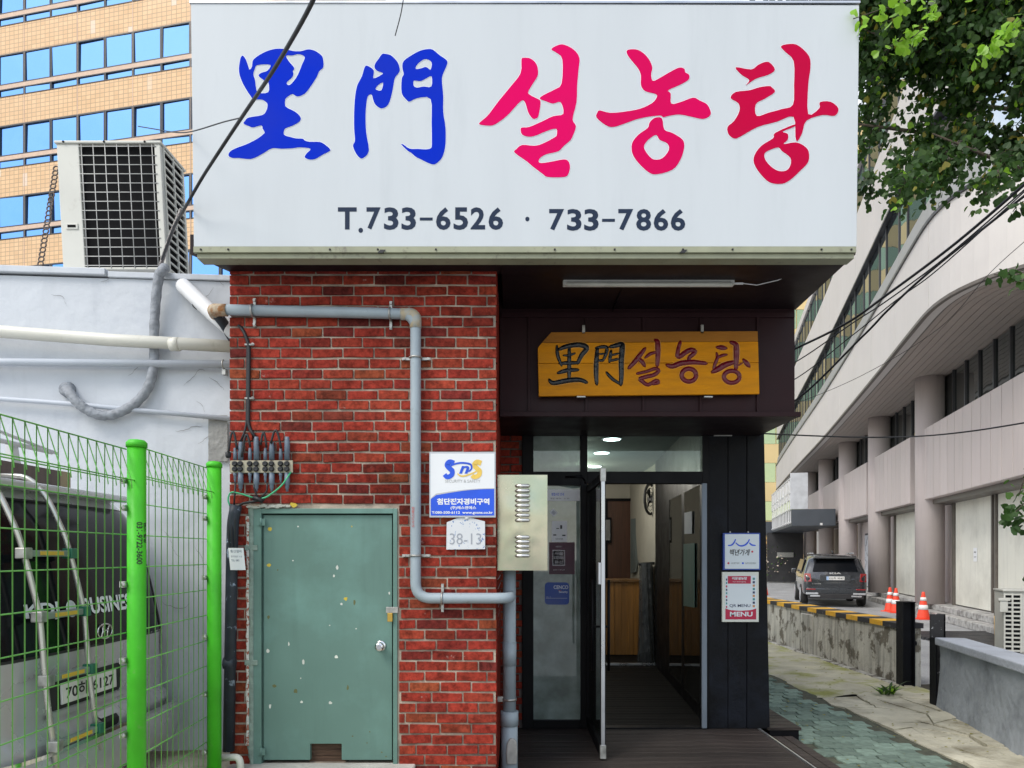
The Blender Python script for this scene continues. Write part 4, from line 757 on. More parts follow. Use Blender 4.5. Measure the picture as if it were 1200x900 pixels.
vx0, vx1, vz0, vz1 = WX(583, DV), WX(641.5, DV), WZ(668.5, DV), WZ(556.5, DV)
b = MB(); b.grid(lambda u, v: Vector((vx0 + (vx1 - vx0) * u, DV - .006 * math.sin(u * 3.14) * math.sin(v * 3.14) - .003 * noise.noise(Vector((u * 4, v * 7, 3))) * math.sin(u * 3.14) * math.sin(v * 3.14), vz0 + (vz1 - vz0) * v)), 24, 40); b.box(vx0, vx1, DV + .0005, DV + .19, vz0, vz1); b.build('casing', mv, vb, fix=False)
lm = MB()
me_l = MB().tube([(-.047, 0, 0), (-.04, -.006, 0), (.04, -.006, 0), (.047, 0, 0)], [.006, .0125, .0125, .006], 8).mesh('louvre', mat('bright_louvre', (.72, .71, .68), rough=.22, metal=.9))
for py in [569.5 + k * 5.75 for k in range(8)] + [629.5 + k * 5.4 for k in range(5)]: link('louvre', me_l, vb, (WX(612.3, DV), DV - .010, WZ(py, DV)))
# junction strip with connectors
tb = empty('cable_terminal_block', tuple(W(307, 547, DB - .05)), 'row of dark cable connectors on a beige bracket above the green door', 'terminal block')
DT = DB - .055
MB().box(WX(269.5, DT), WX(343, DT), DT, DT + .012, WZ(554, DT), WZ(539.5, DT)).build('bracket_plate', mat('beige_bracket', (.38, .35, .26), rough=.6, var=.12), tb, .002)
cx_ = [275.5, 282, 293, 300.5, 311, 318.5, 329, 336.5]
for k, px in enumerate(cx_):
    for py in (543.5, 549.8): MB().lathe([(.017, 0), (.017, .012), (.012, .018), (.006, .014)], (WX(px, DT), DT - .001, WZ(py, DT)), (0, -1, 0), 12).build('bolt', M_cable, tb)
for k, px in enumerate(cx_):
    big = k % 2; r0 = .018 if big else .012
    top = (518 if big else 525) - (6 if k in (3, 7) else 0); bot = 576 if big else 566
    b = MB().tube([W(px, 539, DT + .01), W(px, top + 6, DT + .01), W(px, top + 3, DT + .01), W(px, top, DT + .01)], [r0, r0, r0 * .8, r0 * .75], 10)
    b.build('connector', M_bluegrey, tb); b = MB()
    b.tube([W(px, 554, DT + .01), W(px, bot - 9, DT + .01), W(px, bot - 8, DT + .01), W(px, bot - 4, DT + .01), W(px, bot - 3, DT + .01), W(px, bot, DT + .01)], [r0, r0, r0 * .75, r0 * .75, r0 * .5, r0 * .5], 10)
    b.build('connector', M_bluegrey, tb)
def loop(p0, p1, h, sag=0): 
    a, c = Vector(p0), Vector(p1); return [a + (c - a) * t + Vector((0, -.01, h * math.sin(3.14159 * t))) for t in [k / 10 for k in range(11)]]
for (a, c, h) in ((W(268, 533, DT), W(278.5, 527, DT), .13), (W(284, 536, DT), W(294, 524, DT), .11), (W(306, 522, DT), W(313, 525, DT), .09), (W(318, 520, DT), W(330, 526, DT), .10)):
    MB().tube(loop(a, c, h), .0075, 8).build('cable_loop', M_cable, tb)
MB().lathe([(.012, -.02), (.018, -.01), (.018, .015), (.008, .02)], tuple(W(267.5, 533, DT)), (0, 0, 1), 10).build('cable_end', M_cable, tb)
MB().tube(bend([W(341, 553, DT), W(330, 570, DT - .01), W(312, 583, DT), W(303, 585, DT)], .1), .0055, 8).tube(bend([W(299, 584, DT), W(284, 579, DT), W(270, 576, DT), W(266.5, 585, DT), W(271, 597, DT)], .04), .0055, 8).build('green_lead', M_greenwire, tb)
MB().tube(bend([W(310, 585, DT), W(296, 588, DT), W(282, 590, DT), W(275, 600, DT)], .06), .008, 8).tube([W(297, 583, DT), W(308, 587, DT)], .016, 8).tube([W(276, 566, DT), W(274, 595, DT)], .006, 6).tube(bend([W(297, 568, DT), W(299, 576, DT), W(302, 583, DT)], .02), .006, 6).tube(bend([W(313, 566, DT), W(313, 576, DT), W(305, 584, DT)], .05), .006, 6).build('black_lead', M_cable, tb)
cb = empty('wall_cable', tuple(W(291, 450, DB)), 'thick black cable clipped to the bricks above the terminal block', 'cable')
MB().tube(bend([W(272, 377, DP + .09), W(284, 384, DB - .02), W(292, 404, DB - .02), W(291, 500, DB - .02), W(300, 514, DB - .03)], .12), .011, 8).tube(bend([W(275, 376, DP + .09), W(286, 385, DB - .012), W(290, 404, DB - .012), W(289, 500, DB - .02), W(281, 520, DB - .03)], .12), .007, 8).build('cable_run', M_cable, cb)
for py in (404, 467): MB().tube([W(287, py, DB - .02), W(297, py, DB - .02)], .008, 8).lathe([(.011, 0), (.011, .01)], tuple(W(296.5, py, DB - .01)), (0, -1, 0), 8).build('clip', M_steel, cb)
dk = empty('dark_conduit', tuple(W(270, 740, DB - .05)), 'dark peeling vertical pipe at the left edge of the bricks beside the green door', 'pipe')
MB().tube(bend([W(277, 592, DB - .05), W(273, 610, DB - .05), W(272, 640, DB - .05), W(268, 880, DB - .05)], .1), .036, 14).build('pipe_run', M_dkpipe, dk)
for k in range(3): MB().tube(bend([W(270 + 3 * k, 592, DB - .06), W(267 + 4 * k, 625, DB - .09), W(272 + 2 * k, 660, DB - .08)], .1), .006, 6).build('lead', M_cable, dk)
MB().tube([W(263, 777, DB - .05), W(275, 777, DB - .05)], .0395, 14).build('collar', M_dkpipe, dk)
b = MB(); TQ = frame(W(270, 668, DB - .093), (1, 0, .0), (-.1, 0, 1)); b.box(0, .095, 0, .14, -.004, 0, T=lambda x, y, z: TQ(x, y, z)); b.build('tag_card', M_paper, dk)
b = MB(); txt(b, '통신설비', TQ, .012, .11, .07, .018, .001); txt(b, '관리번호 3-12', TQ, .012, .08, .07, .012, .001); txt(b, 'TEL 080', TQ, .012, .055, .05, .012, .001); b.build('tag_print', mat('dull_blue_ink', (.1, .14, .2)), dk, fix=False)
# ================================================================== LEFT WALL, PIPES, OUTDOOR UNIT
wwd = Vector((-1, -.085, 0)).normalized()
WO = Vector((-1.80, 5.215, 0))
def WL(t, z, off=0): return WO + wwd * t + Vector((0, -off, 0)) + Vector((0, 0, z))
def on_wall(px, py, off=0):
    """where the line of sight through a pixel meets the white wall (off metres in front)"""
    k = (px - CX) / F; o = WO + Vector((0, -off, 0)); t = (o.x - k * o.y) / (k * wwd.y - wwd.x); p = o + wwd * t; return Vector((p.x, p.y, CZ + (HZ - py) * p.y / F))
ww = empty('white_wall', (-3, 5.2, .1), 'white painted rendered wall left of the brick front, carrying pipes and hose', 'wall')
b = MB().grid(lambda u, v: WL(7 * u, .1 + 3.33 * v, .006 * noise.noise(Vector((u * 9, v * 5, 0))) + .0025 * noise.noise(Vector((u * 45, v * 22, 5)))), 140, 70); b.hexa([WL(0, .1, -.02), WL(7, .1, -.02), WL(7, .1, -.3), WL(0, .1, -.3)], [WL(0, 3.43, -.02), WL(7, 3.43, -.02), WL(7, 3.43, -.3), WL(0, 3.43, -.3)])
b.build('wall_body', M_white_wall, ww, fix=False)
def cop(t0, t1, z0, z1, o): return MB().hexa([WL(t0, z0, o), WL(t1, z0, o), WL(t1, z0, -.34), WL(t0, z0, -.34)], [WL(t0, z1, o), WL(t1, z1, o), WL(t1, z1, -.34), WL(t0, z1, -.34)])
cop(0, 1.02, 3.435, 3.475, .02).build('coping', M_white_wall, ww, .005); cop(1.03, 7, 3.445, 3.49, .035).build('coping', M_white_wall, ww, .005)
b = MB(); p = on_wall(245, 487, .004); q = on_wall(268, 541, .004)
b.grid(lambda u, v: Vector((p.x + (q.x - p.x) * u, p.y - .012 + .006 * noise.noise(Vector((u * 7, v * 12, 0))), q.z + (p.z - q.z) * v)), 10, 22); b.build('cement_patch', M_cement, ww, fix=False)
b = MB()
for k in range(26):
    x, y = U(20, 265), U(330, 470); 
    if 395 < y < 440: continue
    c = on_wall(x, y, .009); n = 7; vs = [(c.x + U(.006, .03) * math.cos(6.28 * i / n), c.y, c.z + U(.004, .016) * math.sin(6.28 * i / n)) for i in range(n)]; b.add(vs, [tuple(range(n))])
b = MB(); b2 = MB()
for (x, y, n_, a_) in ((236, 322, 9, .4), (250, 330, 8, 1.2), (150, 440, 9, .1), (215, 452, 10, -.3), (230, 470, 8, .6), (205, 505, 10, .2), (232, 520, 9, -.6), (190, 620, 12, 1.4), (228, 640, 9, 1.2), (222, 705, 12, 1.5), (60, 345, 8, .05), (118, 330, 6, -.2), (245, 442, 7, .9)):
    q_ = a_; pts_ = [(x, y)]
    for k in range(n_): q_ += U(-.6, .6); pts_.append((pts_[-1][0] + 3.4 * math.cos(q_), pts_[-1][1] + 3.4 * math.sin(q_)))
    P_ = [on_wall(u_, v_, .0085) for u_, v_ in pts_]; m_ = len(P_); vs = []
    for i, p_ in enumerate(P_): w_ = .0016 * math.sin(3.14 * (i + .3) / m_) + .0004; vs += [p_ + Vector((0, 0, w_)), p_ - Vector((0, 0, w_))]
    b.add(vs, [(2 * i, 2 * i + 1, 2 * i + 3, 2 * i + 2) for i in range(m_ - 1)])
b.build('hairline_crack', mat('crack_grey', (.2, .2, .2), rough=1), ww, fix=False, kind='stuff')  # thin dark ribbons drawn as hairline cracks
def wallpipe(name, label, pts, r, m, off=.08, n=14, coll=()):
    e = empty(name, tuple(on_wall(*pts[0], off)), label, 'pipe'); MB().tube([on_wall(x, y, off) for x, y in pts], r, n).build('pipe_run', m, e)
    for (x, y) in coll: c = on_wall(x, y, off); MB().tube([c - Vector((.03, 0, 0)), c + Vector((.03, 0, 0))], r * 1.12, n).build('socket', m, e)
    return e
e = wallpipe('waste_pipe', 'thick cream plastic pipe, the topmost of the long pipes on the white wall', [(-700, 340), (-60, 384), (130, 398.5), (272, 406)], .043, M_pvc, .10, coll=((205, 403.4),))
e = wallpipe('wall_pipe', 'pale blue pipe just below the thick cream pipe on the white wall', [(-700, 417), (-60, 423.5), (272, 427)], .026, M_pipew, .07)
c = on_wall(262, 427, .07); MB().tube([c + Vector((0, math.cos(q) * .03, math.sin(q) * .03)) for q in [6.283 * k / 12 for k in range(12)]], .005, 6, closed=True).box(c.x - .012, c.x + .012, c.y + .0, c.y + .05, c.z - .07, c.z - .03).build('clamp', M_steel, e)
e = wallpipe('thin_conduit', 'thin pale conduit, the lowest of the three pipes on the white wall', [(-700, 425), (-60, 463), (80, 473), (272, 491)], .0165, M_pipew, .045)
e = empty('vent_elbow', tuple(on_wall(222, 345)), 'short white plastic pipe elbow coming out of the white wall towards the brick corner', 'pipe')
a = on_wall(221, 340, -.02); 
MB().tube(bend([a, a + Vector((.0, -.10, -.0)), W(252, 370, DB + .22), W(282, 396, DB + .14)], .06, 6), .052, 16).build('pipe_run', M_pvcw, e); MB().tube([W(233, 353.5, DB + .31), W(234.6, 355, DB + .306)], .0535, 16).build('rubber_ring', M_cable, e)
e = empty('lagged_hose', tuple(on_wall(180, 400)), 'grey taped hose curving down the white wall from the outdoor unit', 'hose')
hp = [(193, 314, -.1), (190, 318, .10), (186, 325, .09), (182, 360, .07), (180.5, 400, .05), (180, 430, .05), (173, 455, .05), (158, 473, .05), (138, 484, .05), (120, 487, .06), (103, 481, .08), (90, 471, .09), (80, 458, .06), (76, 456, -.02)]
P = [on_wall(x, y, max(o, -.02)) for x, y, o in hp]; Q = []
for i in range(len(P) - 1):
    a_, p1, p2, d_ = P[max(i - 1, 0)], P[i], P[i + 1], P[min(i + 2, len(P) - 1)]
    for k in range(6): t = k / 6; Q.append(.5 * ((2 * p1) + (p2 - a_) * t + (2 * a_ - 5 * p1 + 4 * p2 - d_) * t * t + (-a_ + 3 * p1 - 3 * p2 + d_) * t ** 3))
MB().tube(Q, [.030 + .0045 * abs(math.sin(i * 1.1)) + .004 * noise.noise(Vector((i * .7, 0, 0))) for i in range(len(Q))], 12).build('hose_run', M_wrap, e)
c = on_wall(80, 457, .0); MB().lathe([(.055, 0), (.05, .03), (.036, .05)], tuple(c), (0, -1, 0), 14).build('wall_collar', M_wrap, e)
e = empty('ground_pipe', tuple(W(270, 890, 4.55)), 'short cream pipe bending down at the foot of the brick corner', 'pipe')
MB().tube(bend([W(256, 888, 4.62), W(281, 887, 4.58), W(283, 912, 4.58)], .04), .022, 12).build('pipe_run', M_pvc, e)
# outdoor unit on the wall
ac = empty('air_conditioner_unit', tuple(W(130, 312, 5.4)), 'large cream outdoor unit with a black wire guarded coil standing on the white wall', 'air conditioner')
DA = 5.42; az0, az1 = WZ(316, DA), WZ(168.5, DA); ax0, ax1 = WX(66, DA), WX(187.5, DA); dep = .40
gl0 = WX(92, DA)
sl_ = .05
def acT(u, v, w): return Vector((ax0 + u - .055 * (1 - (v / (az1 - az0))) * -1 * 1.0 - .055, DA + w, az0 + v))
def acx(u, v): return ax0 + u + .05 * (1 - v / (az1 - az0))
def TA(x, y, z): return Vector((x + .05 * (1 - (z - az0) / (az1 - az0)), y, z))
aw = ax1 - ax0
b = MB().box(ax0, gl0, DA, DA + dep, az0, az1, T=TA).box(ax0 - .012, ax1 + .012, DA - .012, DA + dep + .01, az1, az1 + .02, T=TA).box(ax1 - .045, ax1, DA, DA + .04, az0, az1, T=TA).box(ax1 - .03, ax1, DA + dep - .035, DA + dep, az0, az1, T=TA).box(ax0, ax1, DA, DA + dep, az0 - .0, az0 + .02, T=TA)
b.build('casing', M_acw, ac, .006)
MB().box(gl0 + .005, ax1 - .02, DA + .035, DA + dep - .02, az0 + .02, az1 - .002, T=TA).build('coil', M_acdark, ac)
b = MB()
for k in range(7): x = gl0 + .02 + k * (ax1 - .05 - gl0 - .03) / 6; b.tube([TA(x, DA - .002, az0 + .01), TA(x, DA - .002, az1 - .006)], .0033, 6)
for k in range(14): z = az0 + .03 + k * (az1 - az0 - .05) / 13; b.tube([TA(gl0 + .0, DA - .002, z), TA(ax1 - .03, DA - .002, z)], .0033, 6)
b.build('front_guard', M_acwire, ac)
b = MB()
for k in range(3): y = DA + .045 + k * (dep - .09) / 2; b.box(ax1 - .004, ax1 + .008, y - .007, y + .007, az0, az1, T=TA)
for k in range(16): z = az0 + .02 + k * (az1 - az0 - .04) / 15; b.box(ax1 - .004, ax1 + .006, DA + .04, DA + dep - .035, z - .007, z + .007, T=TA)
b.build('side_guard', M_acw, ac)
MB().box(ax0 + .04, ax0 + .13, DA - .008, DA + .002, WZ(269, DA), WZ(262, DA), T=TA).build('grip_rim', M_acw, ac, .004); MB().box(ax0 + .055, ax0 + .115, DA - .010, DA + .0, WZ(267, DA), WZ(264, DA), T=TA).build('grip_slot', M_acdark, ac)
for k in range(3): MB().lathe([(.008, 0), (.008, .006)], tuple(TA(ax0 + .06 + k * .3, DA - .012, az1 + .008)), (0, -1, 0), 6).build('screw', M_acdark, ac)
e = empty('perforated_strap', tuple(W(55, 250, 5.5)), 'dark perforated steel strap leaning beside the outdoor unit', 'strap')
a, c = W(66, 195, 5.6), W(47, 312, 5.38); b = MB(); dd = (c - a).normalized(); TT = frame(a, dd, (0, -1, .0)); n = 22; L_ = (c - a).length
for k in range(n): s0 = L_ * k / n; b.tube([a + dd * (s0 + L_ / n * .5) + dd * .022 * math.cos(q) + Vector((math.sin(q) * .02, 0, 0)) for q in [6.283 * j / 10 for j in range(10)]], .0055, 5, closed=True)
b.build('strap_links', M_rust if False else mat('dark_rusty_steel', (.09, .07, .06), rough=.7, var=.3, scale=30), e)
# ================================================================== FENCE
fe = empty('mesh_fence', (-1.81, 3.5, .1), 'bright green welded mesh fence with round posts beside the van', 'fence')
PX = [(-1.826, 4.5), (-1.79, 3.50), (-1.775, 1.45)]
ztf = 1.925
for (x, y) in PX:
    zt_ = WZ(543, 4.5) if y == 4.5 else (WZ(519, 3.52) if y == 3.50 else 2.03)
    po = MB().tube([(x, y, .10), (x, y, zt_ - .02)], .042, 20).build('post', M_fence, fe); MB().lathe([(.043, 0), (.047, .0), (.047, .022), (.036, .034), (.0, .040)], (x, y, zt_ - .025), (0, 0, 1), 20).build('cap', M_fence, po)
    MB().box(x - .08, x + .08, y - .08, y + .08, .125, .135).build('base_plate', M_fence, po, .002)
    for z in (1.85, 1.72, 1.36, 1.0, .65, .30): MB().box(x - .056, x - .03, y - .05, y - .028, z - .014, z + .014).lathe([(.012, 0), (.012, .006), (.006, .012)], (x - .035, y - .052, z), (0, -1, 0), 8).build('clip', M_steel, po)
for (a, c, zt_) in ((PX[0], PX[1], WZ(546, 4.42)), (PX[1], PX[2], WZ(522, 3.5) + .0)):
    b = MB(); L_ = a[1] - c[1]; n = int(L_ / .068); zt2 = WZ(543, 4.5) - .03 if a[1] == 4.5 else 2.0
    z_t = zt2; X0 = a[0] - .045
    def fx_(y): return a[0] + (c[0] - a[0]) * (a[1] - y) / L_ - .04
    for k in range(1, n):
        y = a[1] - L_ * k / n; x = fx_(y)
        b.tube([(x, y, .14), (x, y, z_t), (x + .05, y - .004, z_t - .15), (x + .055, y - .004, z_t - .19)], .0024, 5)
    zz = .2
    while zz < z_t - .17: b.tube([(fx_(a[1]), a[1] - .02, zz), (fx_(c[1]), c[1] + .02, zz)], .003, 5); zz += .155
    b.tube([(fx_(a[1]), a[1] - .02, z_t), (fx_(c[1]), c[1] + .02, z_t)], .0035, 5); b.tube([(fx_(a[1]) + .05, a[1] - .02, z_t - .15), (fx_(c[1]) + .05, c[1] + .02, z_t - .15)], .003, 5); b.tube([(fx_(a[1]) + .0, a[1] - .02, z_t - .15), (fx_(c[1]) + .0, c[1] + .02, z_t - .15)], .003, 5)
    b.build('mesh_panel', M_wire, fe)
b = MB(); xp, yp = PX[1]; 
def pc(u, v, w=0): q = .40 + (u) / .0435; return Vector((xp + (.0425 + w) * math.sin(q + .0), yp - (.0425 + w) * math.cos(q), v))
def PV(u, v, w): return pc(v - .01, 1.655 - u, w)
txt(b, '031-9722-3600', PV, .0, .012, .20, .028, .0008, .02); txt(b, '휀스 철망', PV, .0, .046, .1, .018, .0008, .03); b.build('stencil_print', M_ink, fe, fix=False)
# ================================================================== VAN (rear faces the fence)
vn = empty('parked_van', (-2.9, 4.15, .05), 'silver van with a black rear window and a ladder, parked behind the green fence', 'van')
YC, HW = 4.17, .93; XR0 = -2.34
def halfw(z):
    if z < .45: return HW - .06 * (.45 - z) / .3
    if z < 1.05: return HW
    return HW - .155 * ((z - 1.05) / .78) ** 1.6
def rearx(y, z):
    s_ = abs(y - YC) / halfw(z); k = max(0, s_ - .62) / .38
    x = XR0 - .03 * s_ * s_ - .075 * k ** 2.6
    if z > 1.0: x -= .17 * (z - 1.0) + .10 * max(0, (z - 1.45) / .38) ** 3
    if z < .62: x += .05 * min(1, (.62 - z) / .06)
    return x
zb_, zt_ = .30, 1.835
def rp_(u, v): z = zb_ + (zt_ - zb_) * v; y = YC + halfw(z) * (2 * u - 1); return Vector((rearx(y, z), y, z))
b = MB().grid(rp_, 36, 40)
for sgn in (-1, 1):   # sides run forward
    b.grid(lambda u, v: Vector((rearx(YC + sgn * halfw(zb_ + (zt_ - zb_) * v), zb_ + (zt_ - zb_) * v) - 4.6 * u ** 1.5, YC + sgn * (halfw(zb_ + (zt_ - zb_) * v) + .02 * min(1, u * 8)), zb_ + (zt_ - zb_) * v)), 10, 20)
b.grid(lambda u, v: Vector((rearx(YC + halfw(zt_) * (2 * v - 1), zt_) - 4.4 * u, YC + halfw(zt_) * (2 * v - 1), zt_ + .055 * (1 - (2 * v - 1) ** 2) * min(1, u * 20) ** .5)), 24, 14)
b.build('body', M_van, vn, fix=True)
def patch(y0, y1, z0, z1, off, name, m, r=.04, n=14, parent=vn, taper=0.):
    """raised panel that follows the rear surface, with rounded corners"""
    out = rrect(0, 0, 1, 1, .001, 1); b = MB(); c_y, c_z = (y0 + y1) / 2, (z0 + z1) / 2
    def f(u, v):
        z = z0 + (z1 - z0) * v; k = 1 - taper * v; y = c_y + (y1 - y0) * (u - .5) * k
        # rounded corners: pull in near the ends
        dz_ = min(v, 1 - v) * (z1 - z0)
        if dz_ < r: y = c_y + (y - c_y) * (1 - (r - math.sqrt(max(0, r * r - (r - dz_) ** 2))) / ((y1 - y0) / 2))
        return Vector((rearx(y, z) + off, y, z))
    b.grid(f, n, n); return b.build(name, m, parent, fix=False)
patch(YC - .88, YC + .90, 1.0, 1.78, .004, 'rear_window', M_vang, .06, 20, taper=.12)
patch(YC - .90, YC + .915, .985, 1.79, .002, 'window_surround', M_blackp, .09, 20, taper=.12)
for y0, y1 in ((YC - .35, YC + .40),): pass
for (xa, xb) in ((XR0 - 1.5, XR0 - .45), (XR0 - 2.9, XR0 - 1.62), (XR0 - 3.9, XR0 - 3.0)):
    vs = []
    for v in range(6):
        z = 1.08 + .60 * v / 5; y = YC - halfw(z) - .028; vs += [Vector((xa, y, z)), Vector((xb, y, z))]
    MB().add(vs, [(2 * i, 2 * i + 1, 2 * i + 3, 2 * i + 2) for i in range(5)]).build('side_window', M_vang, vn, fix=False)
# plate recess, plate, handle, badges
pcx = 4.05; 
patch(pcx - .33, pcx + .33, .70, .86, .003, 'plate_recess', M_blackp, .02)
def VT(y0, z0, off): return frame((rearx(pcx, z0) + off, y0, z0), (0, 1, 0), (-.03, 0, 1))
TPl = VT(pcx - .26, .725, .02); MB().box(0, .52, 0, .11, -.012, 0, T=TPl).build('number_plate', M_platew, vn, .003)
b = MB(); txt(b, '70하 6127', TPl, .03, .018, .46, .074, .0012, .02); b.build('plate_print', M_ink, vn, fix=False)
patch(pcx - .37, pcx + .37, .665, .695, .012, 'garnish', M_van, .012)
patch(4.10, 4.27, .52, .60, .004, 'handle_recess', M_blackp, .025); patch(4.085, 4.285, .585, .625, .018, 'tailgate_handle', M_van, .015)
TB_ = lambda a, b_, c=0: Vector((rearx(4.045 + a, 1.165 + b_) + .009, 4.045 + a, 1.165 + b_)); b = MB(); txt(b, 'BUSINESS', TB_, 0, 0, .58, .095, 0, .03); b.build('rear_lettering', M_white_v, vn, fix=False); b = MB(); txt(b, 'KDJ', TB_, -.46, -.0, .26, .09, 0, .03); b.build('rear_lettering', M_white_v, vn, fix=False); b = MB(); b.add([TB_(-.10 + .045 * math.cos(q), .045 + .045 * math.sin(q), 0) for q in [6.283 * k / 20 for k in range(20)]], [tuple(range(20))]); b.build('round_badge', M_white_v, vn, fix=False)
TEm = frame((rearx(4.22, 1.06) + .010, 4.22, 1.06), (0, 1, 0), (-.05, 0, 1)); b = MB(); b.tube([TEm(.075 * math.cos(q), .042 * math.sin(q)) for q in [6.283 * k / 24 for k in range(24)]], .005, 6, closed=True)
b.tube([TEm(-.042, -.03), TEm(-.025, .0), TEm(-.018, .034)], .0055, 6).tube([TEm(.018, -.034), TEm(.025, 0), TEm(.042, .03)], .0055, 6).tube([TEm(-.025, -.006), TEm(0, .003), TEm(.025, .006)], .005, 6); b.build('emblem', M_chrome, vn)
# lamps, bumper, wiper, spoiler, roof board, rack
for sgn in (-1, 1):
    b = MB(); pts = []
    def lf(u, v):
        z = .82 + .62 * v; s_ = .97 - (.07 + .05 * math.sin(3.14 * v)) * (1 - u); y = YC + sgn * halfw(z) * min(s_, 1.0); return Vector((rearx(y, z) + .012, y + sgn * .012, z))
    b.grid(lf, 6, 14); b.build('tail_lamp', M_taill, vn, fix=False)
b = MB().grid(lambda u, v: Vector((rearx(YC + (HW - .01) * (2 * u - 1), .5) + .05 + .03 * math.sin(3.14 * v), YC + (HW - .01) * (2 * u - 1), .28 + .25 * v)), 30, 8); b.build('bumper', M_van, vn, fix=False)
b = MB().grid(lambda u, v: Vector((rearx(YC + (HW - .03) * (2 * u - 1), .5) + .085, YC + (HW - .03) * (2 * u - 1), .525 + .02 * v)), 30, 2); b.build('bumper_strip', M_chrome, vn, fix=False)
b = MB().box(XR0 - .36, XR0 - .16, YC - .6, YC + .62, zt_ + .0, zt_ + .045); b.build('spoiler', M_van, vn, .015)
MB().box(XR0 - .5, XR0 - .46, 3.0, 4.55, 1.90, 2.02).build('roof_board', mat('weathered_brown_board', (.12, .09, .08), rough=.8, var=.2, scale=6, stretch=(1, 6, 1)), vn, .004)
MB().box(XR0 - .505, XR0 - .455, 4.55, 4.65, 1.90, 2.02).build('board_end', mat('tan_board_end', (.3, .24, .15), rough=.8), vn, .004)
b = MB(); xr = XR0 - .55
b.tube([(xr, 2.8, 2.15), (xr + .1, 4.45, 2.12)], .014, 8).tube([(xr, 2.8, 2.33), (xr + .1, 4.5, 2.12)], .01, 8)
for y in (3.3, 4.2): b.hexa([(xr, y, 1.86), (xr + .03, y, 1.86), (xr + .03, y + .12, 1.86), (xr, y + .12, 1.86)], [(xr + .03, y - .06, 2.14), (xr + .06, y - .06, 2.14), (xr + .06, y, 2.14), (xr + .03, y, 2.14)])
b.build('roof_rack', M_pvcw, vn); MB().tube([(xr + .02, 3.35, 1.95), (xr + .03, 3.62, 2.22)], .012, 6).build('strap', M_cable, vn)
la = empty('rear_ladder', (0, 0, 0)); la.parent = vn; la.location = Vector((XR0, 3.7, .5)) - wl(vn)
XLd = XR0 + .075
def ly(z, k): return (3.58 if k == 0 else 3.95) + (z - 1.2) * (-.11 if z > 1.2 else 0.0)
for k in (0, 1):
    pts = [(rearx(3.8, z) + .075, ly(z, k), z) for z in (.45, .8, 1.2, 1.4, 1.6)] + [(rearx(3.8, 1.76) + .07, ly(1.76, k), 1.80), (XR0 - .22, ly(1.8, k), 1.915), (XR0 - .5, ly(1.8, k), 1.92)]
    MB().tube(bend(pts, .06), .014, 10).build('rail', M_chrome if False else mat('ladder_alloy', (.55, .54, .5), rough=.3, metal=.7), la)
for z in (.57, .89, 1.20, 1.51):
    x = rearx(3.8, z) + .075; a, c = ly(z, 0), ly(z, 1); ru = MB().box(x - .03, x + .012, a, c, z - .02, z + .012).build('rung', mat('green_grey_tread', (.2, .26, .22), rough=.5), la, .004)
    MB().box(x + .012, x + .017, a + .1, c - .08, z - .013, z + .007).build('yellow_pad', mat('yellow_tread', (.62, .42, .05), rough=.6), ru, .002)
    for yy in (a, c): MB().box(x - .03, x + .026, yy - .026, yy + .026, z - .03, z + .024).build('rung_joint', M_steel if yy == a else mat('green_joint', (.02, .14, .08), rough=.4), ru, .005)
for sgn in (-1, 1):
    for xx in (XR0 - .75, XR0 - 3.7): 
        w = MB().lathe([(.20, -.1), (.31, -.1), (.33, -.06), (.33, .08), (.31, .1), (.2, .1)], (xx, YC + sgn * (HW - .12), .45), (0, 1, 0), 24).build('wheel', M_rubber, vn)
# ================================================================== ENTRANCE SIGNS AND PAPERS
DK = DR - .06; TK = frame((0, DK, 0), (1, 0, 0), (0, 0, 1))
e = empty('enamel_shop_plaque', tuple(W(868, 646, DK)), 'square white plaque with a blue rim and blue wave roof mark on the black boards', 'sign')
MB().box(WX(847.5, DK), WX(891, DK), DK, DK + .04, WZ(668, DK), WZ(624.5, DK)).build('blue_rim', mat('blue_rim_paint', (.02, .06, .3), rough=.4), e, .003)
b = MB(); fl2(b, px_([(849.5, 626), (889.5, 626), (889.5, 666.5), (849.5, 666.5)], DK), TK, .0012, 0)
brush(b, [(853, 639.2), (857, 638.8), (860, 636), (862, 631.8)], .9, TK, .002, 1, DK); brush(b, [(862, 636), (866, 639.2), (870, 639.6), (874, 638), (877, 634.5), (878.2, 631.8)], .95, TK, .002, 1, DK); brush(b, [(878, 636), (881, 638.6), (885.5, 639.2)], .9, TK, .002, 1, DK)
pt(b, '백년가게', 855, 879, 643.5, 651, DK, TK, c=.002, bold=.02, mi=2, shear=.25); b.add([TK(WX(881.5, DK) + .009 * math.cos(q), WZ(646.5, DK) + .009 * math.sin(q), .002) for q in [6.283 * k / 12 for k in range(12)]], [tuple(range(12))], 3)
pt(b, '중소벤처기업부', 857, 866.5, 659, 661, DK, TK, c=.002, bold=0, mi=2); pt(b, '소상공인시장진흥공단', 873, 886, 659, 661, DK, TK, c=.002, bold=0, mi=2)
for px in (853.5, 870.5): b.add([TK(WX(px, DK) + .009 * math.cos(q), WZ(660, DK) + .009 * math.sin(q), .002) for q in [6.283 * k / 10 for k in range(10)]], [tuple(range(10))], 3 if px < 860 else 1)
b.build('printed_face', [mat('plaque_white', (.6, .66, .70), rough=.35, var=.03), M_sblue, M_ink, mat('plaque_red', (.5, .03, .06))], e, fix=False)
for px in (855, 876): MB().lathe([(.006, 0), (.006, .02)], tuple(W(px, 623.6, DK + .02)), (0, -1, 0), 8).build('screw', M_steel, e)
e = empty('menu_board', tuple(W(868, 700, DK)), 'upright white menu board with crimson bands below the square plaque', 'sign')
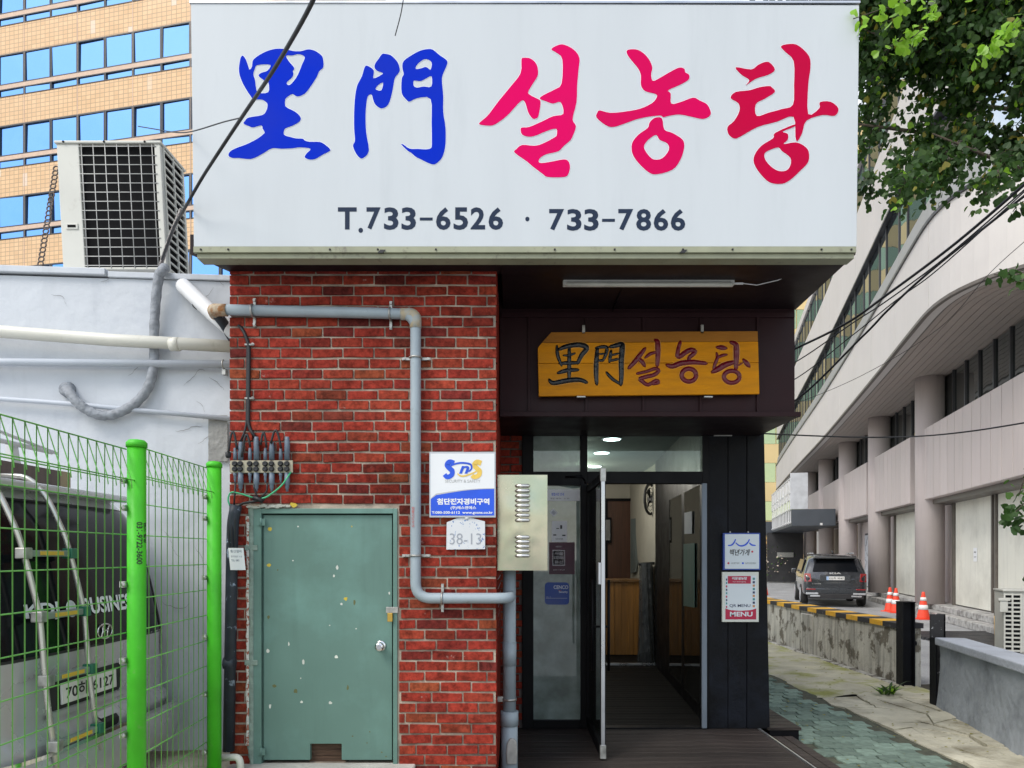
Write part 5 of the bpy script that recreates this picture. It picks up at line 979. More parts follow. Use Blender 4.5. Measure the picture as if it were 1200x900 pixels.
MB().box(WX(846.5, DK), WX(889.5, DK), DK + .005, DK + .035, WZ(729, DK), WZ(670.3, DK)).build('board', mat('menu_cream', (.62, .64, .58), rough=.4, var=.03), e, .003)
M_crim = mat('menu_crimson', (.42, .008, .05), rough=.4); b = MB(); TKm = frame((0, DK + .005, 0), (1, 0, 0), (0, 0, 1))
fl2(b, px_([(850, 674.5), (886.5, 674.5), (886.5, 726.5), (850, 726.5)], DK), TKm, .0012, 0); fl2(b, px_([(853, 675), (880, 675), (880, 684), (853, 684)], DK), TKm, .0018, 1)
fl2(b, px_([(850.2, 713), (856, 715), (868, 715.8), (880, 715), (886.3, 713), (886.3, 726), (850.2, 726)], DK), TKm, .0018, 1)
pt(b, '이문설농탕', 858, 875.5, 676, 679.5, DK, TKm, c=.0025, bold=.03, mi=0); pt(b, 'Imun Seolnongtang', 859, 874, 681, 682.6, DK, TKm, c=.0025, bold=.0, mi=0)
pt(b, 'QR MENU', 855, 879.5, 708, 712, DK, TKm, c=.0025, bold=.01, mi=2); pt(b, 'MENU', 855.5, 882, 717, 722.5, DK, TKm, c=.0025, bold=.03, mi=0)
for k in range(9): q = 678 + k * 4; fl2(b, px_([(850.8, q), (852.4, q), (852.4, q + 2.4), (850.8, q + 2.4)], DK), TKm, .002, (2, 3, 1)[k % 3]); fl2(b, px_([(882.2, q - 1), (884.8, q - 1), (884.8, q + 1.6), (882.2, q + 1.6)], DK), TKm, .002, (3, 2, 4)[k % 3])
b.build('printed_face', [mat('menu_white', (.62, .68, .72), rough=.4, var=.03), M_crim, mat('menu_navy', (.03, .04, .1)), mat('menu_teal', (.05, .25, .25)), mat('menu_orange', (.5, .25, .1))], e, fix=False)
DG = DR - .004; TG = frame((0, DG, 0), (1, 0, 0), (0, 0, 1))
def sheet(name, label, cat, x0, y0, x1, y1, m, prints, rot=0, mats=(M_ink,), r=0.):
    e = empty(name, tuple(W((x0 + x1) / 2, (y0 + y1) / 2, DG)), label, cat); c = Vector((WX((x0 + x1) / 2, DG), DG, WZ((y0 + y1) / 2, DG))); w, h = (WX(x1, DG) - WX(x0, DG)), (WZ(y0, DG) - WZ(y1, DG))
    ca, sa = math.cos(rot), math.sin(rot); T = frame(c, (ca, 0, sa), (-sa, 0, ca)); MB().prism(rrect(-w / 2, -h / 2, w / 2, h / 2, max(r, .001), 4), T, 0, .0015).build('sheet', m, e)
    b = MB()
    for q in prints:
        if isinstance(q[0], str): s, a0, b0, a1, b1, bold, mi = q; txt(b, s, T, -w / 2 + w * a0, -h / 2 + h * b0, w * (a1 - a0), h * (b1 - b0), .0022, bold, mi)
        else: a0, b0, a1, b1, mi = q; fl2(b, rect(-w / 2 + w * a0, -h / 2 + h * b0, -w / 2 + w * a1, -h / 2 + h * b1), T, .0019, mi)
    if prints: b.build('print', list(mats), e, fix=False)
    return e
sheet('notice_strip', 'white paper strip across the top of the frosted side pane', 'notice', 630, 573.5, 679.5, 587, M_paper, [('영업시간 안내', .33, .45, .62, .7, .02, 0), ('매일 08:00 - 21:00', .3, .15, .75, .28, 0, 1)], mats=(M_sblue, M_ink))
sheet('small_sticker', 'small diamond tilted white sticker on the frosted side pane', 'sticker', 645.5, 597, 652, 604.5, M_paper, [((.2), .2, .8, .8, 0)], rot=.75, mats=(mat('sticker_grey', (.4, .42, .45)),))
sheet('white_notice', 'white notice with small drawings above the maroon poster on the side pane', 'notice', 646.5, 610.5, 664.5, 635, M_paper, [(.3, .62, .48, .66, 0), (.55, .62, .68, .8, 0), (.1, .3, .3, .36, 0), (.68, .28, .9, .34, 0), ('안내문', .25, .1, .75, .18, 0, 0)])
sheet('maroon_poster', 'crumpled maroon poster with a white seal on the frosted side pane', 'poster', 643.5, 635.5, 673.5, 673, mat('maroon_print', (.085, .03, .05), rough=.5, var=.2, scale=12), [(.13, .27, .62, .76, 0), (.16, .30, .59, .73, 1), ('서울', .20, .59, .56, .70, .03, 0), ('미래', .20, .46, .56, .57, .03, 0), ('유산', .20, .33, .56, .44, .03, 0), ('서울특별시', .25, .84, .5, .89, 0, 0), ('2013년', .15, .12, .6, .16, 0, 0)], mats=(mat('seal_white', (.55, .52, .54)), MATS.get('maroon_print') or M_ink))
sheet('blue_sticker', 'rounded blue security sticker with white lettering low on the side pane', 'sticker', 638.5, 682.5, 667, 708.5, mat('sticker_blue', (.01, .06, .34), rough=.4), [('CENCO', .36, .70, .96, .87, .03, 0), ('Security', .58, .50, .95, .62, .03, 0), (.55, .61, .68, .64, 1), (.04, .28, .92, .295, 0), ('NO. 12', .05, .32, .25, .36, 0, 0)], mats=(mat('sticker_white', (.6, .65, .75)), M_taill), r=.03)
# inside the vestibule
e = empty('paper_notice', (1.75, 7.2, 1.7), 'white paper stuck on the dark glass partition inside the entrance', 'notice')
def in_side(px0, px1, y0p, y1p, name, m, e, off=.01):
    def P(px, py):
        k = (px - CX) / F; sl2 = (XS1 - XS0) / 3.5; y = (XS0 - sl2 * DR - off) / (k - sl2); return Vector((k * y, y, CZ + (HZ - py) * y / F))
    a, b_, c, d = P(px0, y1p[0]), P(px1, y1p[1]), P(px1, y0p[1]), P(px0, y0p[0]); n = Vector((-.005, 0, 0)); MB().hexa([a, b_, b_ + n, a + n], [d, c, c + n, d + n]).build(name, m, e)
in_side(802.5, 811, (601, 599), (626, 625.5), 'sheet', M_paper, e)
e = empty('green_film', (1.75, 7.2, 1.2), 'pale green translucent film on the partition glass below the white paper', 'sign'); in_side(801.5, 814, (637.5, 636.5), (710, 712), 'film', mat('pale_green_film', (.14, .26, .22), rough=.4, var=.1), e)
rc = empty('reception_counter', (1.0, 11.2, 0), 'wooden plank fronted counter inside the restaurant', 'counter')
M_cw = mat('counter_wood', (.27, .125, .03), rough=.4, var=.3, scale=3, stretch=(9, 9, .5), rnd=.28)
x = .1
while x < 1.93: MB().box(x, x + .093, 11.0, 11.03, 0, WZ(682, 11)).build('plank', M_cw, rc, .003); x += .096
MB().box(.05, 1.96, 10.97, 11.5, WZ(682, 11), WZ(679, 11)).build('counter_top', mat('counter_top_wood', (.22, .12, .05), rough=.35, var=.2), rc, .006)
e = empty('wall_fan', (1.95, 11.9, 2.5), 'black round wall fan high inside the entrance', 'fan')
c = W(762, 585, 10.4)
b = MB().tube([c + Vector((math.cos(q) * .10, math.cos(q) * .1, math.sin(q) * .21)) for q in [6.283 * k / 24 for k in range(24)]], .02, 8, closed=True)
for r_ in (.25, .5, .75): b.tube([c + Vector((math.cos(q) * .10 * r_, math.cos(q) * .1 * r_, math.sin(q) * .21 * r_)) for q in [6.283 * k / 20 for k in range(20)]], .004, 5, closed=True)
b.build('guard', M_blackp, e)
for k in range(4): q = k * 1.57 + .4; MB().hexa([c, c + Vector((.02, .03, .02)), c + Vector((math.cos(q) * .08 + .02, math.cos(q) * .08, math.sin(q) * .17)), c + Vector((math.cos(q + .6) * .08, math.cos(q + .6) * .08, math.sin(q + .6) * .17))], [c + Vector((0, .01, .0)), c + Vector((.02, .04, .02)), c + Vector((math.cos(q) * .08 + .02, math.cos(q) * .08 + .01, math.sin(q) * .17)), c + Vector((math.cos(q + .6) * .08, math.cos(q + .6) * .08 + .01, math.sin(q + .6) * .17))]).build('blade', M_blackp, e)
MB().box(c.x + .02, c.x + .25, c.y + .04, c.y + .1, c.z - .04, c.z + .04).lathe([(.05, 0), (.05, .12)], tuple(c + Vector((0, -.01, 0))), (.6, .6, 0), 12).build('motor', M_blackp, e)
e = empty('covered_stand', (1.85, 10.2, 0), 'tall thing wrapped in crinkled black plastic beside the counter', 'cover')
def cvf(u, v):
    q = 6.283 * u; r_ = 1 + .05 * math.sin(q * 9 + v * 7) + .05 * noise.noise(Vector((math.cos(q) * 3, math.sin(q) * 3, v * 14)))
    wd = .085 + .03 * (1 - v); return Vector((1.875 + .05 * (1 - v) * 0 + math.cos(q) * wd * r_, 10.25 + math.sin(q) * .16 * r_, .0 + WZ(660, 10.2) * v))
MB().grid(cvf, 60, 50).build('plastic_wrap', mat('black_wrap', (.06, .065, .07), rough=.25, var=.2, spec=.8), e); MB().tube([(1.76, 10.2, WZ(661, 10.2)), (1.98, 10.2, WZ(660, 10.2))], .02, 8).build('top_rail', M_blackp, e)
e = empty('hanging_board', (1.5, 11.6, 1.8), 'grey framed board hanging inside behind the counter', 'board'); MB().hexa([W(739, 672, 12), W(745, 670, 11.6), W(746, 670, 11.62), W(740, 672, 12.02)], [W(739, 608, 12), W(761, 606, 11.3), W(762, 606, 11.32), W(740, 608, 12.02)]).build('board', mat('slate_board', (.15, .18, .18), rough=.4), e)
e = empty('framed_picture', (1.2, 12.3, 1.9), 'small dark framed picture on the inner brown door', 'picture'); MB().box(WX(708, 12.2), WX(717, 12.2), 12.26, 12.3, WZ(636, 12.2), WZ(606, 12.2)).build('frame', M_blackm, e, .005); MB().box(WX(709.5, 12.2), WX(715.5, 12.2), 12.25, 12.262, WZ(633, 12.2), WZ(609, 12.2)).build('picture', mat('picture_print', (.2, .2, .2), col2=(.6, .6, .58), scale2=6), e)
M_lamp = mat('downlight_glow', (1, 1, 1), emis=(.85, .95, 1, 9))
for i, (px, py) in enumerate(((717, 515), (705, 531), (697, 547))):
    d = 1.25 * F / (HZ - py); c = W(px, py, d); e = empty('ceiling_downlight', tuple(c), ['bright round ceiling lamp nearest the glass above the entrance door', 'middle of the three round ceiling lamps above the entrance door', 'farthest and smallest round ceiling lamp above the entrance door'][i], 'lamp', 'round ceiling lamps inside the entrance')
    MB().lathe([(.09, 0), (.09, .012)], (c.x, c.y, 2.745), (0, 0, 1), 20).build('diffuser', M_lamp, e); MB().lathe([(.11, 0), (.11, .01)], (c.x, c.y, 2.752), (0, 0, 1), 20).build('trim', M_paper, e)
il = bpy.data.lights.new('ceiling_lamp_light', 'POINT'); il.energy = 5; il.shadow_soft_size = .15; il.color = (.9, 1, .97); io = bpy.data.objects.new('ceiling_lamp_light', il); COL.objects.link(io); io.location = (.9, 9.3, 2.5)
il2 = bpy.data.lights.new('counter_fill_light', 'POINT'); il2.energy = 22; il2.shadow_soft_size = .15; il2.color = (1, .93, .8); io2 = bpy.data.objects.new('counter_fill_light', il2); COL.objects.link(io2); io2.location = (.9, 10.3, 2.6)  # unseen point light added to brighten the counter front
# ================================================================== WIRES
def wire(name, label, pts, r, m=M_cable, cat='wire', n=8, sub=8, group=None):
    P = [W(*p) for p in pts]; Q = []
    for i in range(len(P) - 1):
        a_, p1, p2, d_ = P[max(i - 1, 0)], P[i], P[i + 1], P[min(i + 2, len(P) - 1)]
        for k in range(sub): t = k / sub; Q.append(.5 * ((2 * p1) + (p2 - a_) * t + (2 * a_ - 5 * p1 + 4 * p2 - d_) * t * t + (-a_ + 3 * p1 - 3 * p2 + d_) * t ** 3))
    Q.append(P[-1]); o = MB().tube(Q, r if not isinstance(r, tuple) else [r[0] + (r[1] - r[0]) * i / (len(Q) - 1) for i in range(len(Q))], n).build(name, m); return tag(o, label, cat, group)
wire('overhead_cable', 'thick black cable hanging diagonally in front of the first blue character', [(372, -30, 2.9), (367, 0, 3.0), (325, 75, 3.4), (283, 138, 3.85), (250, 188, 4.1), (236, 210, 4.22), (221, 236, 4.32), (212, 252, 4.6), (203, 268, 4.9), (190, 304, 5.3)], (.010, .009))
wire('overhead_cable', 'thin wire branching left from the diagonal cable at the edge of the signboard', [(283, 138, 3.85), (262, 143, 4.0), (225, 154, 4.3), (205, 155, 4.6), (180, 151, 5.0), (162, 148, 5.2)], .0035)
wire('overhead_cable', 'short thin wire hanging at the top of the signboard between the characters', [(474, -10, 4.1), (470, 15, 4.15), (463, 42, 4.2)], .003)
e = wire('cable_tie_bundle', 'frayed bundle of thin leads tied at the corner of the outdoor unit', [(213, 245, 5.2), (203, 268, 5.25), (195, 290, 5.3), (188, 312, 5.36)], .014, mat('frayed_leads', (.16, .13, .13), rough=.7, var=.4, scale=60, col2=(.4, .38, .36), scale2=50, thr=(.45, .55)), 'cable')
ML = [([(1210, 208, 5.0), (1120, 285, 5.6), (1040, 345, 6.2), (990, 380, 6.6), (925, 412, 7.2), (853, 446, 7.3)], .011, 'uppermost thick black cable sweeping up to the right in front of the curved building'),
 ([(1210, 214, 5.2), (1110, 300, 5.8), (1040, 352, 6.4), (1000, 378, 6.8), (925, 428, 7.4), (853, 452, 7.35)], .006, 'thinner cable just below the uppermost one in front of the curved building'),
 ([(1210, 216, 5.1), (1100, 315, 5.8), (1050, 352, 6.2), (1000, 392, 6.6), (925, 448, 7.2), (853, 470, 7.4)], .005, 'slim cable crossing the middle of the bundle in front of the curved building'),
 ([(1210, 222, 5.2), (1090, 318, 6.0), (1040, 364, 6.4), (1010, 395, 6.7), (925, 474, 7.4), (853, 488, 7.45)], .010, 'lowest thick black cable of the bundle in front of the curved building'),
 ([(1210, 275, 5.2), (1160, 320, 5.8), (1100, 385, 6.4), (1010, 440, 7.0), (925, 475, 7.6), (853, 492, 7.5)], .0025, 'hair thin wire below the cable bundle crossing the white fascia')]
for pts, r_, lb in ML: wire('street_cable', lb, pts, r_, group='cables crossing in front of the curved building')
wire('street_cable', 'nearly level black cable crossing the mauve panels on the right', [(893, 508, 6.42), (960, 511, 6.6), (1020, 512.5, 6.6), (1080, 511, 6.5), (1140, 505, 6.2), (1215, 493, 5.6)], .0065)
# ================================================================== LOW THINGS ON THE RIGHT
w2 = empty('air_conditioner_unit', (5.9, 7.9, 0), 'cream outdoor unit standing behind the grey rendered wall at the right edge', 'air conditioner')
D2 = 7.9; q0 = Vector((WX(1176, D2), D2, 0)); ud = Vector((.30, -.95, 0)).normalized(); 
T2 = frame(q0, (.955, -.297, 0), (0, 0, 1)); zA, zB = .45, WZ(693, D2)
MB().box(0, .8, zA, zB, -.30, -.02, T=T2).build('casing', M_acw, w2, .008)
MB().box(.0, .17, zA, zB - .02, -.018, -.008, T=T2).build('coil', M_acdark, w2)
b = MB(); n = 13
for k in range(n + 1): z = zA + .01 + (zB - zA - .05) * k / n; b.box(0, .17, z, z + .018, -.022, .004, T=T2)
for u in (.0, .075, .155): b.box(u, u + .016, zA, zB - .02, -.022, .006, T=T2)
b.build('side_guard', M_acw, w2); MB().box(-.01, .82, zB, zB + .02, -.31, .01, T=T2).build('lid', M_acw, w2, .004)
MB().box(-.06, .05, zB - .10, zB - .07, .0, .05, T=T2).box(-.045, .03, zB - .22, zB - .1, .004, .04, T=T2).build('valve_cover', M_acw, w2, .004)
MB().box(0, .8, -.15, zA, -.3, -.02, T=T2).build('plinth', M_cement, w2)
e = empty('drain_grate', (9.0, 14, -.15), 'long dark steel drain grate set in the ramp behind the grey wall', 'grate')
b = MB()
for k in range(16): b.box(8.0, 10.4, 13.0 + k * .14, 13.0 + k * .14 + .07, -.15, -.10)
b.build('grate_bars', M_frame, e); MB().box(7.9, 10.5, 12.9, 13.0, -.15, -.095).build('grate_frame', M_frame, e); MB().box(7.9, 10.5, 15.24, 15.34, -.15, -.095).build('grate_frame', M_frame, e)
e = empty('bollard', (10.0, 15.0, -.15), 'yellow and black bent pipe bollard beside the kerb at the right edge', 'bollard')
c = W(1172, 750, 14.6); c.z = -.15
MB().tube([(c.x, c.y, -.15), (c.x, c.y, .28)], .1, 14).build('yellow_lower', M_ystripe, e); MB().tube(bend([(c.x, c.y, .28), (c.x, c.y, .62), (c.x + .35, c.y - .2, .68)], .25), .1, 14).build('black_bend', M_bstripe, e); MB().tube([(c.x + .14, c.y - .08, .60), (c.x + .2, c.y - .11, .645)], .104, 14).build('yellow_band', M_ystripe, e)
cone0 = empty('traffic_cone', (0, 0, 0), '', 'cone')
MB().lathe([(.155, .02), (.15, .05), (.04, .66), (.035, .70), (.0, .705)], (0, 0, 0), (0, 0, 1), 20).build('cone_body', M_cone, cone0); MB().box(-.18, .18, -.18, .18, 0, .025).build('base', M_cone, cone0, .006)
MB().lathe([(.1205, .25), (.099, .37)], (0, 0, 0), (0, 0, 1), 20).build('reflective_band', M_refl, cone0); MB().lathe([(.0795, .48), (.064, .565)], (0, 0, 0), (0, 0, 1), 20).build('reflective_band', M_refl, cone0)
for i, (px, d, lb) in enumerate(((1043, 21.4, 'orange traffic cone standing closest to the parked dark suv'), (1050, 20.9, 'orange traffic cone touching the right side of its twin'), (1082, 18.8, 'single orange traffic cone standing apart between the two black posts'))):
    c = cone0 if i == 0 else copy_tree(cone0); c.location = (WX(px, d), d, -.155); c.rotation_euler.z = U(0, 1.5); c['label'] = lb; c['group'] = 'orange traffic cones on the road'
e = empty('traffic_cone', (WX(896, 30), 30, -.155), 'red traffic cone half hidden behind the menu board corner, far down the road', 'cone'); MB().lathe([(.155, .02), (.15, .05), (.04, .66), (.0, .705)], (WX(896, 30), 30, -.155), (0, 0, 1), 14).build('cone_body', M_cone, e)
# weed at the post foot
e = empty('weed', (4.5, 8.6, -.12), 'small green weed growing from the crack at the foot of the tall black post', 'plant')
M_leaf = [mat('dark_leaf', (.026, .065, .012), rough=.55, var=.35, scale=3, rnd=.2), mat('mid_leaf', (.05, .11, .016), rough=.5, var=.35, scale=3), mat('bright_leaf', (.22, .42, .03), rough=.45, var=.25, scale=3), mat('yellow_leaf', (.22, .2, .03), rough=.5, var=.3)]
for m_ in M_leaf:
    t_ = m_.node_tree; p_ = t_.nodes['Principled BSDF']; tl = N(t_, 'ShaderNodeBsdfTranslucent'); ms = N(t_, 'ShaderNodeMixShader'); ms.inputs[0].default_value = .35
    src = p_.inputs['Base Color'].links[0].from_socket; vm_ = N(t_, 'ShaderNodeVectorMath', operation='SCALE'); vm_.inputs['Scale'].default_value = 1.6; t_.links.new(src, vm_.inputs[0]); t_.links.new(vm_.outputs[0], tl.inputs[0])
    t_.links.new(p_.outputs[0], ms.inputs[1]); t_.links.new(tl.outputs[0], ms.inputs[2]); t_.links.new(ms.outputs[0], t_.nodes['Material Output'].inputs[0])
c0 = W(1040, 818, 8.35); c0.z = -.085
for k in range(34):
    q = U(0, 6.283); L_ = U(.09, .2); up_ = U(.7, 1.8); w_ = U(.012, .022); d_ = Vector((math.cos(q), math.sin(q), 0)); s_ = Vector((-math.sin(q), math.cos(q), 0)); st = c0 + Vector((U(-.09, .09), U(-.06, .06), 0)); vs = []
    for j in range(5): t = j / 4; vs += [st + d_ * L_ * t + Vector((0, 0, L_ * up_ * (t - .55 * t * t))) + s_ * w_ * math.sin(3.14 * min(.97, t + .08)) * sg2 for sg2 in (-1, 1)]
    MB().add(vs, [(2 * j, 2 * j + 1, 2 * j + 3, 2 * j + 2) for j in range(4)], 0, True).build('leaf', M_leaf[k % 3], e, fix=False)
# fallen leaves
b = MB()
for k in range(170):
    x, y = U(2.4, 4.7), U(5.2, 11); q = U(0, 6.3); s_ = U(.008, .026); z = apz(x, y) + .012; b.add([(x + s_ * math.cos(q), y + s_ * math.sin(q), z), (x + s_ * .7 * math.cos(q + 1.8), y + s_ * .7 * math.sin(q + 1.8), z + .006), (x - s_ * math.cos(q), y - s_ * math.sin(q), z), (x + s_ * .7 * math.cos(q - 1.8), y + s_ * .7 * math.sin(q - 1.8), z + .003)], [(0, 1, 2, 3)])
b.build('fallen_leaves', M_leaf[3], kind='stuff', fix=False)
# ================================================================== SUV
def suv():
    e = empty('parked_suv', (0, 0, 0), 'dark grey suv parked on the road, seen from behind', 'suv')
    # sections from rear (y=0) to front (y=4.75): half width, heights
    st = [(0, .80, .52, .98, .90), (.06, .90, .34, 1.02, 1.0), (.30, .945, .30, 1.06, 1.50), (.55, .95, .27, 1.08, 1.64), (1.1, .95, .27, 1.07, 1.68), (2.0, .945, .27, 1.05, 1.69), (2.9, .945, .27, 1.04, 1.62), (3.55, .94, .28, 1.02, 1.12), (4.2, .93, .3, .96, 1.0), (4.65, .86, .36, .84, .86), (4.75, .7, .45, .7, .72)]
    def sec(y, w, z0, zs, z1):
        top = .80 if z1 > 1.3 else .94
        if z1 < zs: zs = z1 - .01
        return [(-w * .90, y, z0), (-w, y, z0 + .14), (-w * 1.0, y, z0 + (zs - z0) * .6), (-w * .985, y, zs), (-w * (top + .07), y, zs + (z1 - zs) * .5), (-w * top, y, z1 - .05 if z1 > zs + .06 else z1), (-w * .55, y, z1), (0, y, z1 + .012), (w * .55, y, z1), (w * top, y, z1 - .05 if z1 > zs + .06 else z1), (w * (top + .07), y, zs + (z1 - zs) * .5), (w * .985, y, zs), (w * 1.0, y, z0 + (zs - z0) * .6), (w, y, z0 + .14), (w * .90, y, z0)]
    vs = []; [vs.extend(sec(*s_)) for s_ in st]; n = 15; fs = [(i * n + j, i * n + (j + 1) % n, (i + 1) * n + (j + 1) % n, (i + 1) * n + j) for i in range(len(st) - 1) for j in range(n)] + [tuple(range(n)), tuple(range(len(vs) - n, len(vs)))]
    bd = MB().add(vs, fs, 0, True).build('body', M_carp, e)
    sd_ = bd.modifiers.new('subd', 'SUBSURF'); sd_.levels = 2; sd_.render_levels = 2
    # rear glass, tailgate pieces
    MB().hexa([(-.66, .09, 1.12), (.66, .09, 1.12), (.66, .2, 1.12), (-.66, .2, 1.12)], [(-.56, .30, 1.50), (.56, .30, 1.50), (.56, .4, 1.50), (-.56, .4, 1.50)]).build('rear_window', M_vang, e, .02)
    MB().box(-.62, .62, .12, .5, 1.53, 1.60).build('spoiler', M_carp, e, .02)
    for s_ in (-1, 1):
        MB().hexa([(s_ * .69, -.005, .80), (s_ * .90, .06, .80), (s_ * .90, .2, .80), (s_ * .69, .1, .80)], [(s_ * .72, .02, 1.06), (s_ * .90, .1, 1.06), (s_ * .90, .25, 1.06), (s_ * .72, .2, 1.06)]).build('tail_lamp', M_taill, e, .012)
        MB().box(s_ * .50, s_ * .86, -.075, .06, .40, .46).build('bumper_trim', M_silver, e, .01); MB().box(s_ * .45, s_ * .74, -.085, .06, .33, .38).build('exhaust_trim', M_silver, e, .01)
        MB().box(s_ * .58, s_ * .86, -.068, .05, .55, .585).build('reflector', M_taill, e, .005)
        MB().tube([(s_ * .60, .7, 1.70), (s_ * .62, 2.6, 1.70)], .018, 8).build('roof_rail', M_silver, e)
        MB().hexa([(s_ * .955, .85, 1.10), (s_ * .955, 3.1, 1.08), (s_ * .93, 3.1, 1.08), (s_ * .93, .85, 1.10)], [(s_ * .845, .95, 1.50), (s_ * .845, 2.75, 1.52), (s_ * .80, 2.75, 1.52), (s_ * .80, .95, 1.50)]).build('side_window', M_vang, e, .006)
        m_ = MB().box(s_ * .97, s_ * 1.13, 2.95, 3.07, 1.02, 1.17).build('door_mirror', M_carp, e, .03)
        for y in (.95, 3.75):
            w = MB().lathe([(.2, -.11), (.33, -.11), (.355, -.08), (.355, .08), (.33, .11), (.2, .11)], (s_ * .86, y, .355), (1, 0, 0), 28).build('wheel', M_rubber, e); MB().lathe([(.0, .0), (.24, .0), (.24, .02), (.18, .03), (.05, .04)], (s_ * .955, y, .355), (s_, 0, 0), 20).build('rim', M_silver, w)
    MB().box(-.86, .86, -.06, .08, .42, .60).build('bumper', M_carp, e, .03); MB().box(-.80, .80, -.05, .1, .27, .43).build('bumper_lower', M_blackp, e, .02)
    MB().box(-.45, .45, -.01, .06, .80, 1.03).build('tailgate_recess', M_carp, e, .02)
    TPp = frame((-.26, -.018, .86), (1, 0, 0), (0, 0, 1)); MB().box(0, .52, 0, .11, -.01, 0, T=TPp).build('number_plate', M_platew, e, .002); b = MB(); txt(b, '152허 9547', TPp, .08, .02, .42, .07, .002, .02); fl2(b, rect(0, 0, .065, .11), TPp, .0015, 1); b.build('plate_print', [M_ink, M_plateb], e, fix=False)
    Tk = frame((-.17, -.012, 1.045), (1, 0, 0), (0, 0, 1)); b = MB(); txt(b, 'KIA', Tk, 0, 0, .34, .05, .0, .02); b.build('badge', M_chrome, e, fix=False); Tk = frame((-.68, -.012, .72), (1, 0, 0), (0, 0, 1)); b = MB(); txt(b, 'SORENTO', Tk, 0, 0, .26, .035, .0, .02); b.build('badge', M_chrome, e, fix=False)
    MB().tube([(0, .75, 1.70), (0, .9, 1.78)], .03, 8).build('aerial', M_blackp, e)
    return e
s_ = suv(); s_.location = (WX(979, 23), 23, -.155); s_.rotation_euler.z = -.31
# ================================================================== CURVED BUILDING ON THE RIGHT
rg = empty('curved_office_building', (12, 20, -.15), 'pale office building with curved white bands over mauve columns and cream shutters', 'building')
BO = Vector((10, 15.2, 0)); bu = Vector((.256, .966, 0)); bn = Vector((-.966, .256, 0))
def RB(s, o, z): return BO + bu * s + bn * o + Vector((0, 0, z))
def rbx(s0, s1, o0, o1, z0, z1, mb=None): return (mb or MB()).box(s0, s1, o0, o1, z0, z1, T=RB)
rbx(-14, 36, -12, -1.2, -.1, 13.6).build('core', M_stone, rg)
rbx(-14, 36, -1.3, .15, -.155, .02).build('kerb', M_kerb, rg, .02); rbx(-14, 36, -1.3, -.12, .02, .17).build('kerb_step', M_kerb, rg, .02)
cs = [5.03, 11.1, 17.07, 23.0, 29.0]
for s_ in cs: c = RB(s_, -.12, 0); MB().lathe([(.36, .17), (.36, 6.35)], (c.x, c.y, 0), (0, 0, 1), 28).build('column', M_col, rg)
pm = rbx(.006, .5, -.05, .10, 0, 1.95).mesh('panel', M_mauve, .006, bseg=1) if False else None
bays = [(-8.0, 5.1), (6.2, 11.15), (12.2, 17.1), (17.9, 23.0), (24, 29)]
for i, (a, c) in enumerate(bays):
    sp_ = rbx(a, c, -.12, .06, 2.98, 4.90).build('spandrel', M_mauve, rg); n = max(4, round((c - a) / .56)); w = (c - a) / n
    for k in range(n): rbx(a + k * w + .012, a + (k + 1) * w - .012, .06, .085, 2.99, 4.89).build('panel', M_mauve, sp_, .004)
    rbx(a, c, -1.2, -.10, 2.86, 2.99).build('spandrel_soffit', M_brownf, rg)
    rbx(a, c, -.60, -.52, 4.85, 6.35).build('window_wall', M_frame, rg); m = max(2, round((c - a) / .95)); w = (c - a) / m
    rbx(a, c, -.515, -.125, 4.83, 4.9).build('inner_sill', M_mauve, rg)
    for k in range(m):
        wf = rbx(a + k * w, a + k * w + .06, -.50, -.43, 4.9, 6.32).build('mullion', M_frame, rg); rbx(a + k * w + .06, a + (k + 1) * w, -.485, -.475, 4.92, 6.3).build('window_pane', mirrorblue('dim_window_glass', (.55, .6, .6), .62, (.012, .014, .015)), rg)
# shutters at street level
sh = [(-3.2, -.35), (-.28, 1.45), (1.75, 4.35), (6.3, 7.75), (8.0, 10.6), (12.3, 13.3)]
for a, c in sh: rbx(a, c, -.62, -.55, .2, 2.87).build('shutter', M_cream, rg, .004)
rbx(-8, 29, -1.19, -.66, .17, 2.87).build('street_wall', M_col, rg)
for a, c in ((1.47, 1.55), (1.66, 1.74), (4.37, 4.5), (7.78, 7.96), (6.15, 6.28), (10.62, 10.75), (-.345, -.29)): rbx(a, c, -.64, -.50, .17, 2.87).build('shutter_post', M_brownf, rg, .004)
for a in (13.6, 15.2): rbx(a, a + .9, -.655, -.6, .2, 2.3).build('street_door', mat('grey_door_light', (.45, .48, .52), rough=.3), rg, .01); rbx(a - .08, a + .98, -.657, -.63, .18, 2.38).build('door_surround', M_frame, rg)
for a in (19.2, 21.0, 24.5): rbx(a, a + 1.2, -.655, -.62, 1.1, 2.3).build('street_window', M_frame, rg, .01)
rbx(17.8, 29, -.66, -.64, .2, 2.8).build('tan_lining', M_tan, rg)
# sweeping bands: plan curve of the outer edge
edge = [(19.6, 54.5), (16.2, 42.5), (13.0, 30.9), (10.9, 23.6), (9.55, 19.0), (8.62, 15.9), (8.22, 14.5), (8.10, 13.7), (8.14, 13.1), (8.30, 12.55), (8.62, 12.1), (9.2, 11.65), (10.2, 11.2), (11.6, 10.85), (13.5, 10.6), (16.5, 10.5), (22, 10.5)]
def sm(pts, sub=6):
    P = [Vector((*p, 0)) for p in pts]; Q = []
    for i in range(len(P) - 1):
        a_, p1, p2, d_ = P[max(i - 1, 0)], P[i], P[i + 1], P[min(i + 2, len(P) - 1)]
        for k in range(sub): t = k / sub; Q.append(.5 * ((2 * p1) + (p2 - a_) * t + (2 * a_ - 5 * p1 + 4 * p2 - d_) * t * t + (-a_ + 3 * p1 - 3 * p2 + d_) * t ** 3))
    Q.append(P[-1]); return Q
ED = sm(edge)
